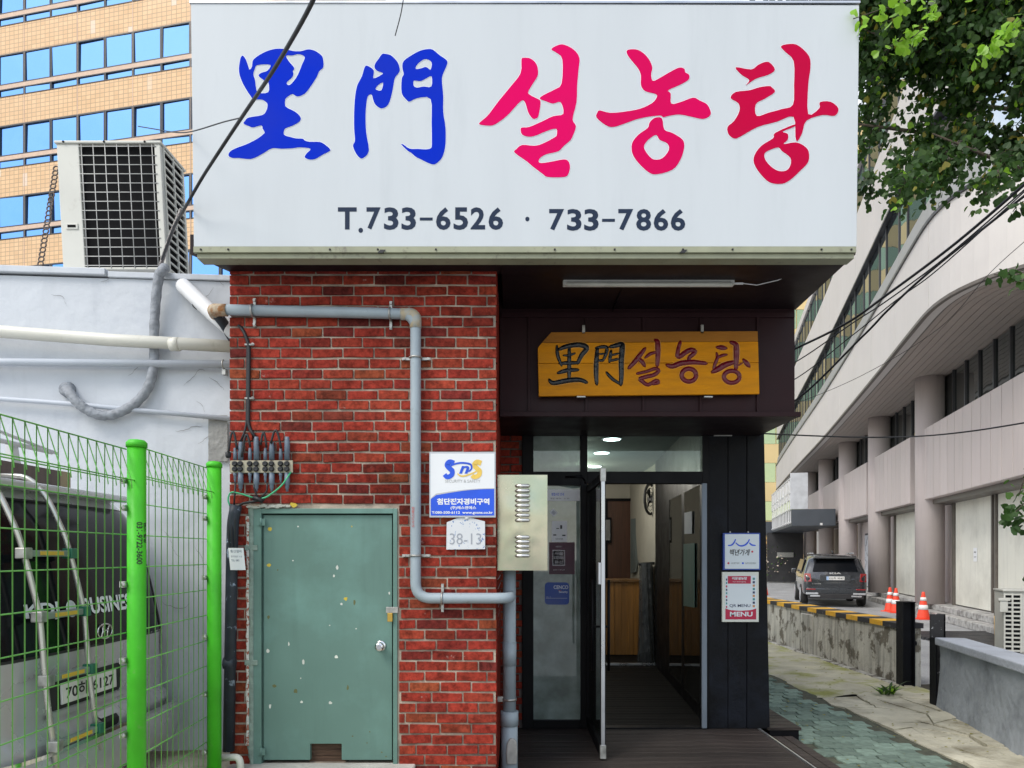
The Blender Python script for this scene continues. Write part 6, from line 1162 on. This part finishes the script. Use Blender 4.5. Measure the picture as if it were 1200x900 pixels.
def offs(P, d):
    out = []
    for i, p in enumerate(P):
        t = (P[min(i + 1, len(P) - 1)] - P[max(i - 1, 0)]).normalized(); nn = Vector((t.y, -t.x, 0)); nn = nn if True else nn; out.append(p - nn * d)
    return out
# t runs towards the camera then right: inside of the building is to its left
def band(d0, d1, z0, z1, dt0, name, m, parent=rg, i0=0, i1=None):
    A0 = offs(ED, d0)[i0:i1]; A1 = offs(ED, dt0)[i0:i1]; B_ = offs(ED, d1)[i0:i1]; n = len(A0); vs = []
    for k in range(n): vs += [A0[k] + Vector((0, 0, z0)), A1[k] + Vector((0, 0, z1)), B_[k] + Vector((0, 0, z1)), B_[k] + Vector((0, 0, z0))]
    fs = [(4 * k + j, 4 * k + (j + 1) % 4, 4 * k + 4 + (j + 1) % 4, 4 * k + 4 + j) for k in range(n - 1) for j in range(4)] + [(0, 1, 2, 3), tuple(4 * (n - 1) + j for j in (3, 2, 1, 0))]
    return MB().add(vs, fs).build(name, m, parent)
def resample(P, st):
    out = [P[0]]; acc = 0
    for i in range(1, len(P)):
        a, c = P[i - 1], P[i]; L_ = (c - a).length
        while acc + L_ >= st: a = a + (c - a).normalized() * (st - acc); L_ = (c - a).length; out.append(a.copy()); acc = 0
        acc += L_
    return out
ED = resample(ED[::-1], .3)[::-1]; NE = len(ED)
# joint phase: a joint where the straight part ends
ph = min(range(NE), key=lambda i: (ED[i] - Vector((8.22, 14.5, 0))).length) % 10
idx = [0] + list(range(ph, NE, 10)); idx = sorted(set(idx)) + [NE - 1]
def band_panels(d0, d1, z0, z1, dt0, nm, m, bk=.04):
    core = band(d0 + bk, d1 + .05, z0 + .015, z1 - .015, dt0 + bk, nm + '_core', M_brownf)
    for a, c in zip(idx[:-1], idx[1:]):
        if c - a < 2: continue
        A0 = offs(ED, d0)[a:c + 1]; A1 = offs(ED, dt0)[a:c + 1]; B_ = offs(ED, d1)[a:c + 1]; n = len(A0); vs = []
        g_ = (A0[1] - A0[0]).normalized() * .012; A0[0] += g_; A1[0] += g_; A0[-1] -= g_; A1[-1] -= g_
        for k in range(n): vs += [A0[k] + Vector((0, 0, z0)), A1[k] + Vector((0, 0, z1)), B_[k] + Vector((0, 0, z1)), B_[k] + Vector((0, 0, z0))]
        fs = [(4 * k + j, 4 * k + (j + 1) % 4, 4 * k + 4 + (j + 1) % 4, 4 * k + 4 + j) for k in range(n - 1) for j in range(4)] + [(0, 1, 2, 3), tuple(4 * (n - 1) + j for j in (3, 2, 1, 0))]
        b = MB().add(vs, fs); o = b.build(nm, m, core)
band_panels(0, .25, 6.30, 8.03, 0, 'fascia_panel', M_stone)
band(-.025, .06, 6.27, 6.33, -.025, 'drip_edge', M_brownf)
band(-.035, .5, 8.032, 8.095, -.035, 'shadow_line_bead', M_frame)  # raised dark bead, coloured as the shadow of the groove
band_panels(.03, .9, 8.10, 8.68, .12, 'sill_panel', M_stoneg)
band_panels(.05, .9, 10.05, 12.1, .05, 'upper_fascia_panel', M_stone)
band(.02, .3, 10.0, 10.06, .02, 'upper_drip_edge', M_frame)
band_panels(.05, .9, 13.5, 13.9, .05, 'top_fascia_panel', M_stone)
# slatted soffit: slats run across the overhang, following the edge
sl_b = MB()
for k in range(22):
    A0 = offs(ED, .27 + k * .17); B_ = offs(ED, .27 + k * .17 + .155); vs = []; n = len(A0)
    lo = [i for i in range(n) if True]
    P0 = A0; i1 = n - 34 if k > 3 else n
    P0 = P0[:i1]; P1 = B_[:i1]; vs = []
    for a_, c_ in zip(P0, P1): vs += [a_ + Vector((0, 0, 6.33)), c_ + Vector((0, 0, 6.33)), c_ + Vector((0, 0, 6.37)), a_ + Vector((0, 0, 6.37))]
    m_ = len(P0); fs = [(4 * q + j, 4 * q + (j + 1) % 4, 4 * q + 4 + (j + 1) % 4, 4 * q + 4 + j) for q in range(m_ - 1) for j in range(4)]
    MB().add(vs, fs).build('slat', M_slat, rg)
rbx(1.5, 38, -6, .6, 6.38, 6.46).build('soffit_backing', M_frame, rg); rbx(-6, 1.5, -8, -1.0, 6.38, 6.46).build('soffit_backing', M_frame, rg)
# ribbon windows on the upper floors
for (z0, z1, d_) in ((8.66, 10.02, .15), (12.08, 13.52, .14)):
    P = offs(ED, d_); a = 2
    band(d_ + .10, d_ + .3, z0, z1, d_ + .10, 'window_back', M_frame)
    k = 0
    while a < NE - 6:
        st_ = (5, 3)[k % 2]; c = a + st_; p, q = P[a], P[c]; t = (q - p).normalized(); T = frame(p, t, (0, 0, 1)); L_ = (q - p).length
        MB().box(.05, L_ - .05, z0 + .04, z1 - .05, -.012, .0, T=T).build('window_pane', M_greygl if k % 2 else M_greygl2, rg); MB().box(-.025, .03, z0, z1, -.02, .025, T=T).build('mullion', M_frame, rg)
        a = c; k += 1
# entrance canopy with white railing
ec = empty('entrance_canopy', tuple(RB(23, 1, 3)), 'charcoal flat canopy with a white railing on top at the building entrance beyond the suv', 'canopy')
rbx(18.1, 28.5, .2, 2.05, 2.80, 3.55).build('canopy_slab', M_entry, ec, .01); rbx(28.6, 33, 1.5, 3.3, 2.75, 3.45).build('canopy_slab', M_entry, ec, .01)
b = MB()
for k in range(14): rbx(18.4 + k * .72, 18.44 + k * .72, 2.06, 2.10, 2.9, 5.0, b)
for z in (2.95, 3.55, 4.3, 4.95): rbx(18.2, 28.3, 2.06, 2.10, z, z + .05, b)
for k in range(7): rbx(18.8 + k * 1.42, 19.6 + k * 1.42, 2.055, 2.10, 4.0, 4.9, b)
b.build('railing', M_pvcw, ec); rbx(18.15, 18.22, 1.35, 2.1, 3.56, 5.2).build('end_panel', mat('pale_grey_panel', (.5, .52, .55), rough=.5), ec, .01)
b = MB(); b.box(0, 0, 0, 0, 0, 0) if False else None
MB().box(.05, .3, 0, .1, 0, .02, T=frame(RB(18.08, .9, 2.82), (1, 0, 0), (0, 0, 1))).build('lamp', M_refl, ec)
rbx(28.6, 28.9, .3, 2.3, -.1, 2.8).build('end_wall', M_entryd, ec); MB().box(0, .9, 0, .28, 0, .03, T=frame(RB(28.55, 1.75, 1.35), (-bn.x, -bn.y, 0), (0, 0, 1))).build('name_plate', M_steel, ec)
# notices taped on the shutters
for (px, y0_, y1_, s_, lb) in ((1110, 642, 658, 3.0, 'white notice taped on the cream shutter, the one nearer the traffic cone'), (1172, 638, 656, -.3, 'white notice taped on the cream shutter at the right edge')):
    p = RB(s_, -.545, 0); dd_ = p.y; e = empty('taped_notice', tuple(p + Vector((0, 0, WZ(650, dd_)))), lb, 'notice', 'notices taped on the cream shutters')
    T = frame(RB(s_, -.545, WZ(y1_, dd_)), (-bu.x, -bu.y, 0), (0, 0, 1)); hh = WZ(y0_, dd_) - WZ(y1_, dd_); MB().box(0, hh * .75, 0, hh, 0, .004, T=T).build('sheet', M_paper, e); b = MB(); txt(b, '출입금지', T, hh * .15, hh * .62, hh * .42, .04, .006, .02); txt(b, '공사중 문의', T, hh * .12, hh * .28, hh * .5, .035, .006, .01); b.build('print', M_ink, e, fix=False)
# ================================================================== OFFICE TOWER (back left)
ot = empty('office_tower', (-20, 40, -.15), 'tall tan tiled office tower with ribbon bands of blue mirror windows at the upper left', 'building')
OP = Vector((-12.06, 38, 0)); ov = Vector((-.976, .2175, 0)); on = Vector((-.2175, -.976, 0))
def OT(t, o, z): return OP + ov * t + on * o + Vector((0, 0, z))
def tilemat():
    m = mat('tan_tile', (.60, .40, .22), rough=.6, var=.05, scale=.4); t = m.node_tree; L = t.links.new; p = t.nodes['Principled BSDF']
    geo = N(t, 'ShaderNodeNewGeometry'); dt_ = N(t, 'ShaderNodeVectorMath', operation='DOT_PRODUCT'); dt_.inputs[1].default_value = tuple(-ov); L(geo.outputs['Position'], dt_.inputs[0])
    sp_ = N(t, 'ShaderNodeSeparateXYZ'); L(geo.outputs['Position'], sp_.inputs[0]); cb_ = N(t, 'ShaderNodeCombineXYZ'); L(dt_.outputs['Value'], cb_.inputs[0]); L(sp_.outputs[2], cb_.inputs[1])
    br = N(t, 'ShaderNodeTexBrick'); br.offset = 0; br.inputs['Scale'].default_value = 1; br.inputs['Brick Width'].default_value = .30; br.inputs['Row Height'].default_value = .24; br.inputs['Mortar Size'].default_value = .018
    br.inputs['Color1'].default_value = (.68, .45, .25, 1); br.inputs['Color2'].default_value = (.60, .39, .21, 1); br.inputs['Mortar'].default_value = (.36, .25, .15, 1); L(cb_.outputs[0], br.inputs[0])
    vo = N(t, 'ShaderNodeTexWhiteNoise'); sn = N(t, 'ShaderNodeVectorMath', operation='SNAP'); sn.inputs[1].default_value = (.30, .72, 1); L(cb_.outputs[0], sn.inputs[0]); L(sn.outputs[0], vo.inputs[0])
    mr = N(t, 'ShaderNodeMapRange'); mr.inputs[1].default_value = .975; mr.inputs[2].default_value = .99; mr.inputs[4].default_value = .55; L(vo.outputs[0], mr.inputs[0]); mx = N(t, 'ShaderNodeMixRGB'); mx.inputs[2].default_value = (.7, .62, .55, 1); L(mr.outputs[0], mx.inputs[0]); L(br.outputs[0], mx.inputs[1]); L(mx.outputs[0], p.inputs['Base Color']); return m
M_tile = tilemat()
def ob(t0, t1, o0, o1, z0, z1, mb=None): return (mb or MB()).box(t0, t1, o0, o1, z0, z1, T=OT)
b = ob(0, 34, -16, -.16, -.1, 40); b.build('core', M_frame, ot)
nf = 10; tw = 1.775; t_first = 5.22 - 2 * tw
M_wl = mat('tower_ledge', (.55, .40, .30), rough=.6)
wfm = ob(0, 0, 0, 0, 0, 0)
def local_win(w, h, fr_):
    b = MB(); T = lambda x, y, z: Vector((ov.x * x + on.x * z, ov.y * x + on.y * z, y))
    b.box(0, w, 0, fr_, -.1, .02, T=T).box(0, w, h - fr_, h, -.1, .02, T=T).box(0, fr_, fr_, h - fr_, -.1, .02, T=T).box(w - fr_, w, fr_, h - fr_, -.1, .02, T=T)
    p = MB().box(fr_, w - fr_, fr_, h - fr_, -.05, -.04, T=T); return b.mesh('window', M_frame), p.mesh('pane', M_bluegl)
W1 = local_win(tw - .02, 1.75, .07); W2 = local_win(tw - .02, .46, .05)
for f in range(nf):
    zt = 38.1 - 4.05 * f - .05
    if zt < 3: break
    ob(0, 34, -.18, .0, zt - 4.05 + .0, zt - 2.45).build('tile_band', M_tile, ot); ob(0, 34, -.18, .02, zt - 1.98, zt - 1.76).build('ledge', M_wl, ot)
    for k in range(15):
        t0 = t_first + k * tw - tw
        if t0 < -.1: t0 = .02
        vis_ = t0 < 22 and f < 6
        if not vis_: continue
        for (wm, zz) in ((W1, zt - 1.76), (W2, zt - 2.44)):
            w_ = link('window', wm[0], ot, OT(t0, -.0, zz)); pn = link('pane', wm[1], w_, OT(t0, -.0, zz) + on * U(-.006, .006)); pn.rotation_euler = (U(-.02, .02), U(-.012, .012), U(-.025, .025))
for k in range(15): ob(t_first + k * tw * 2 - .02, t_first + k * tw * 2 + .02, .0, .012, 0, 40).build('panel_joint', M_wl, ot)
ob(34, 34.4, -16, 0, 0, 40).build('end_wall', M_tile, ot); ob(-.4, -.001, -16, .02, 0, 40).build('end_wall', M_wl, ot)
# far yellow building
yb_ = empty('yellow_apartment_building', (20, 76, -.15), 'yellow building with green glass bands at the far end of the street', 'building')
M_yw = mat('yellow_wall', (.66, .50, .24), rough=.7, var=.06, scale=.3)
MB().box(6, 44, 75.3, 90, -.1, 46).build('core', M_yw, yb_)
pm = MB().box(0, 2.0, 0, .06, 0, 1.95).mesh('pane', M_greengl)
for f in range(11):
    z = 5.0 + 3.93 * f
    if z > 44: break
    MB().box(6, 44, 75.2, 75.3, z + 1.95 + .03, z + 3.9).build('spandrel', M_yw, yb_)
    for k in range(18): link('pane', pm, yb_, (6.1 + k * 2.1, 75.22, z))
MB().box(6, 44, 75.0, 75.3, 3.6, 4.2).build('shopfront_beam', M_entry, yb_)
MB().box(24, 40, 75.0, 75.1, 0, 3.2).build('shopfront', mat('warm_shopfront', (.6, .35, .12), col2=(.1, .06, .04), scale2=.9, thr=(.45, .5), rough=.6), yb_)
e = empty('flowering_bush', (WX(904, 44), 44, -.1), 'pale blossoming bush far down the street between the menu board and the black end wall', 'plant'); b = MB()
for k in range(900):
    c = Vector((WX(904, 44) + random.gauss(0, .6), 44 + random.gauss(0, .5), 1.0 + random.gauss(0, .55))); 
    if c.z < 0: continue
    v1 = Vector((U(-1, 1), U(-1, 1), U(-1, 1))).normalized() * .06; v2 = v1.orthogonal().normalized() * .06; b.add([c - v1, c - v2, c + v1, c + v2], [(0, 1, 2, 3)], k % 2)
b.build('blossom', [mat('pale_blossom', (.7, .6, .5)), M_leaf[1]], e, fix=False)
# ================================================================== GINKGO TREE (trunk right of the picture)
tr = empty('ginkgo_tree', (8.4, 7.2, -.15), 'green ginkgo tree whose leafy branches hang in from the upper right', 'tree')
M_bark = mat('bark', (.07, .055, .04), rough=.95, var=.4, scale=8, bump=6, bscale=20, stretch=(3, 3, .7))
MB().tube([(8.4, 7.2, -.15), (8.35, 7.25, 1.5), (8.2, 7.3, 3.2), (8.0, 7.4, 5.0), (7.7, 7.5, 7.5), (7.5, 7.5, 9.5)], [.30, .24, .21, .17, .11, .04], 16).build('trunk', M_bark, tr)
rnd = random.Random(11)
def ru(a, b): return a + (b - a) * rnd.random()
# blobs (px, py, distance, radius m, leaves)
blobs = []
for (px, py, d, r_, n) in ((960,-45,7.0,.5,500),(1000,-35,7.4,.55,600),(1035,0,7.2,.5,700),(1030,60,7.6,.5,560),(1022,115,7.8,.40,330),(1020,168,7.6,.26,170),(1045,200,7.4,.22,150),(1018,214,7.2,.16,80),
    (1075,30,7.0,.5,700),(1090,80,7.5,.42,450),(1092,150,7.3,.32,260),(1078,196,7.0,.22,170),(1062,215,6.8,.17,110),(1115,10,6.8,.5,700),(1130,70,7.2,.5,650),(1124,130,7.4,.36,320),(1108,180,7.1,.28,240),(1112,205,6.9,.16,100),(1160,20,6.8,.5,700),(1180,70,6.6,.38,380),
    (1145,175,7.0,.24,150),(1150,110,7.6,.2,70),(1185,155,7.0,.30,220),(1205,100,7.4,.3,160),(1195,185,6.6,.24,150),(1150,212,6.5,.13,60),(1168,205,6.3,.14,60),(1155,222,6.4,.08,24),(1215,40,6.6,.6,700),(1230,120,6.8,.6,700),(1255,60,6.6,.7,700),(1050,-60,7.0,.7,800),(1140,-60,6.8,.7,800),(1230,-50,6.5,.7,800),(1290,100,7,.7,600),(1300,0,7,.8,700),(1340,150,7.2,.8,500),(1100,-150,7.2,.9,900),(1250,-160,7.2,1.0,900),
    (1010,95,8.4,.4,300),(1110,40,8.6,.5,350),(1170,25,8.6,.5,350),(1012,20,8.2,.5,500),(900,-12,8.2,.18,90),(935,-16,8.2,.2,120),(975,-12,8.0,.22,160)):
    blobs.append((W(px, py, d), r_, n))
LM = [MB() for _ in range(1)]
fan = [(0, 0), (.42, .42), (.5, .72), (.28, .95), (.05, .86), (-.05, .86), (-.3, .96), (-.5, .70), (-.42, .40)]
def add_leaf(mb, c, size, mi, droop=.5):
    q = rnd.uniform(0, 6.283); up_ = Vector((math.cos(q) * ru(.2, 1), math.sin(q) * ru(.2, 1), -droop * ru(.2, 1.6))).normalized(); sd_ = up_.cross(Vector((ru(-1, 1), ru(-1, 1), ru(-1, 1)))).normalized(); nn = up_.cross(sd_)
    cv = ru(-.35, .35); vs = [c + up_ * (b_ * size) + sd_ * (a_ * size) + nn * (size * cv * abs(a_)) for a_, b_ in fan]
    k0 = len(mb.v); mb.v += [tuple(v) for v in vs]; mb.f += [(k0, k0 + 1, k0 + 2, k0 + 3), (k0, k0 + 3, k0 + 4, k0 + 5), (k0, k0 + 5, k0 + 6, k0 + 7, k0 + 8)]; mb.m += [mi] * 3; mb.sm += [False] * 3
crown = MB(); limb = MB()
for (c, r_, n) in blobs:
    if c.z > 6.2: n = int(n * 1.35)
    # a few twigs, leaves gathered along them
    st = c + Vector((r_ * .6, .1, r_ * .9)); tw_ = []
    for j in range(max(3, int(n / 55))):
        v = Vector((rnd.gauss(0, 1), rnd.gauss(0, 1), rnd.gauss(-.25, .8))).normalized() * r_ * ru(.55, 1.15); tw_.append((c + v * .1 + Vector((0, 0, r_ * .2)), c + v))
        if r_ < 1: limb.tube([tw_[-1][0], (tw_[-1][0] + tw_[-1][1]) / 2 + Vector((0, 0, .04)), tw_[-1][1]], [.007, .004, .002], 4, cap=False)
    for k in range(n):
        a_, b_ = rnd.choice(tw_); t = rnd.random() ** .6; s_ = .05 + .045 * t; p = a_.lerp(b_, t) + Vector((rnd.gauss(0, s_), rnd.gauss(0, s_), rnd.gauss(0, s_) - .02))
        x_ = rnd.random(); add_leaf(crown, p, ru(.044, .078), 0 if x_ < .72 else (1 if x_ < .93 else (3 if x_ < .965 else 2)), .7)
crown.build('crown', M_leaf, tr, fix=False)
# limbs from the trunk to the crown
for tgt, st_ in ((W(1075, 60, 7.2), (8.1, 7.35, 4.2)), (W(1040, 150, 7.5), (8.05, 7.35, 4.6)), (W(1150, 180, 6.9), (8.2, 7.3, 3.4)), (W(1180, 60, 6.8), (7.9, 7.4, 5.6)), (W(1100, -120, 7.2), (7.7, 7.5, 7.0)), (W(1010, -20, 7.3), (7.8, 7.45, 6.2)), (W(1120, 120, 8.2), (8.0, 7.4, 5.0))):
    a_ = Vector(st_); m1 = a_.lerp(tgt, .4) + Vector((0, .1, .25)); m2 = a_.lerp(tgt, .75) + Vector((0, -.05, .12)); limb.tube([a_, m1, m2, tgt, tgt + (tgt - m2) * .5], [.07, .045, .028, .016, .006], 8)
limb.build('branch', M_bark, tr)
# bright young sprays and low hanging sprigs
spr = MB(); tw2 = MB()
def spray(pts, n, size, mi, sd_=.03):
    P = [W(*p) for p in pts]; tw2.tube(P, .003, 4)
    for k in range(n): i = rnd.randrange(len(P) - 1); p = P[i].lerp(P[i + 1], rnd.random()); add_leaf(spr, p + Vector((rnd.gauss(0, sd_), rnd.gauss(0, sd_), rnd.gauss(0, sd_))), size * ru(.75, 1.2), mi, .6)
spray([(1070, 0, 4.6), (1030, 12, 4.4), (1000, 22, 4.3)], 26, .06, 2); spray([(1085, 30, 5.4), (1072, 42, 5.3), (1050, 50, 5.3), (1036, 60, 5.3)], 34, .06, 2); spray([(1095, 5, 5.5), (1083, 22, 5.4)], 14, .06, 2)
spray([(1210, 10, 5.0), (1185, 32, 5.0), (1165, 52, 5.0), (1150, 66, 5.0)], 44, .065, 2); spray([(1215, 20, 5.2), (1190, 45, 5.1)], 20, .06, 1)
spray([(1230, 305, 4.6), (1205, 315, 4.6), (1180, 322, 4.6), (1165, 322, 4.6)], 26, .055, 0); spray([(1215, 325, 4.7), (1190, 330, 4.6)], 12, .05, 1); spray([(1220, 225, 5.0), (1192, 240, 5.0), (1187, 248, 5.0)], 16, .055, 0)
spray([(1230, 570, 3.9), (1205, 585, 3.9), (1190, 600, 3.9), (1178, 612, 3.9)], 46, .05, 0, .035); spray([(1225, 530, 3.9), (1200, 562, 3.9), (1194, 580, 3.9)], 20, .045, 1, .03); spray([(1225, 640, 3.9), (1200, 610, 3.9)], 16, .045, 0, .03); spray([(1230, 660, 3.9), (1203, 682, 3.9)], 10, .045, 0, .02)
spr.build('leaf_spray', M_leaf, tr, fix=False, kind='stuff'); tw2.build('twig', M_bark, tr, kind='stuff')
limb2 = MB().tube([(8.2, 7.3, 3.4), (6.4, 5.6, 3.9), (4.4, 4.6, 3.6), tuple(W(1230, 305, 4.6))], [.05, .035, .015, .004], 8).tube([(8.25, 7.3, 2.8), (6.2, 5.2, 3.0), (3.9, 3.95, 2.4), tuple(W(1230, 560, 3.9))], [.05, .03, .012, .004], 8).tube([tuple(W(1225, 530, 3.9)), tuple(W(1238, 600, 3.9)), tuple(W(1225, 665, 3.9))], .004, 5).build('branch', M_bark, tr)
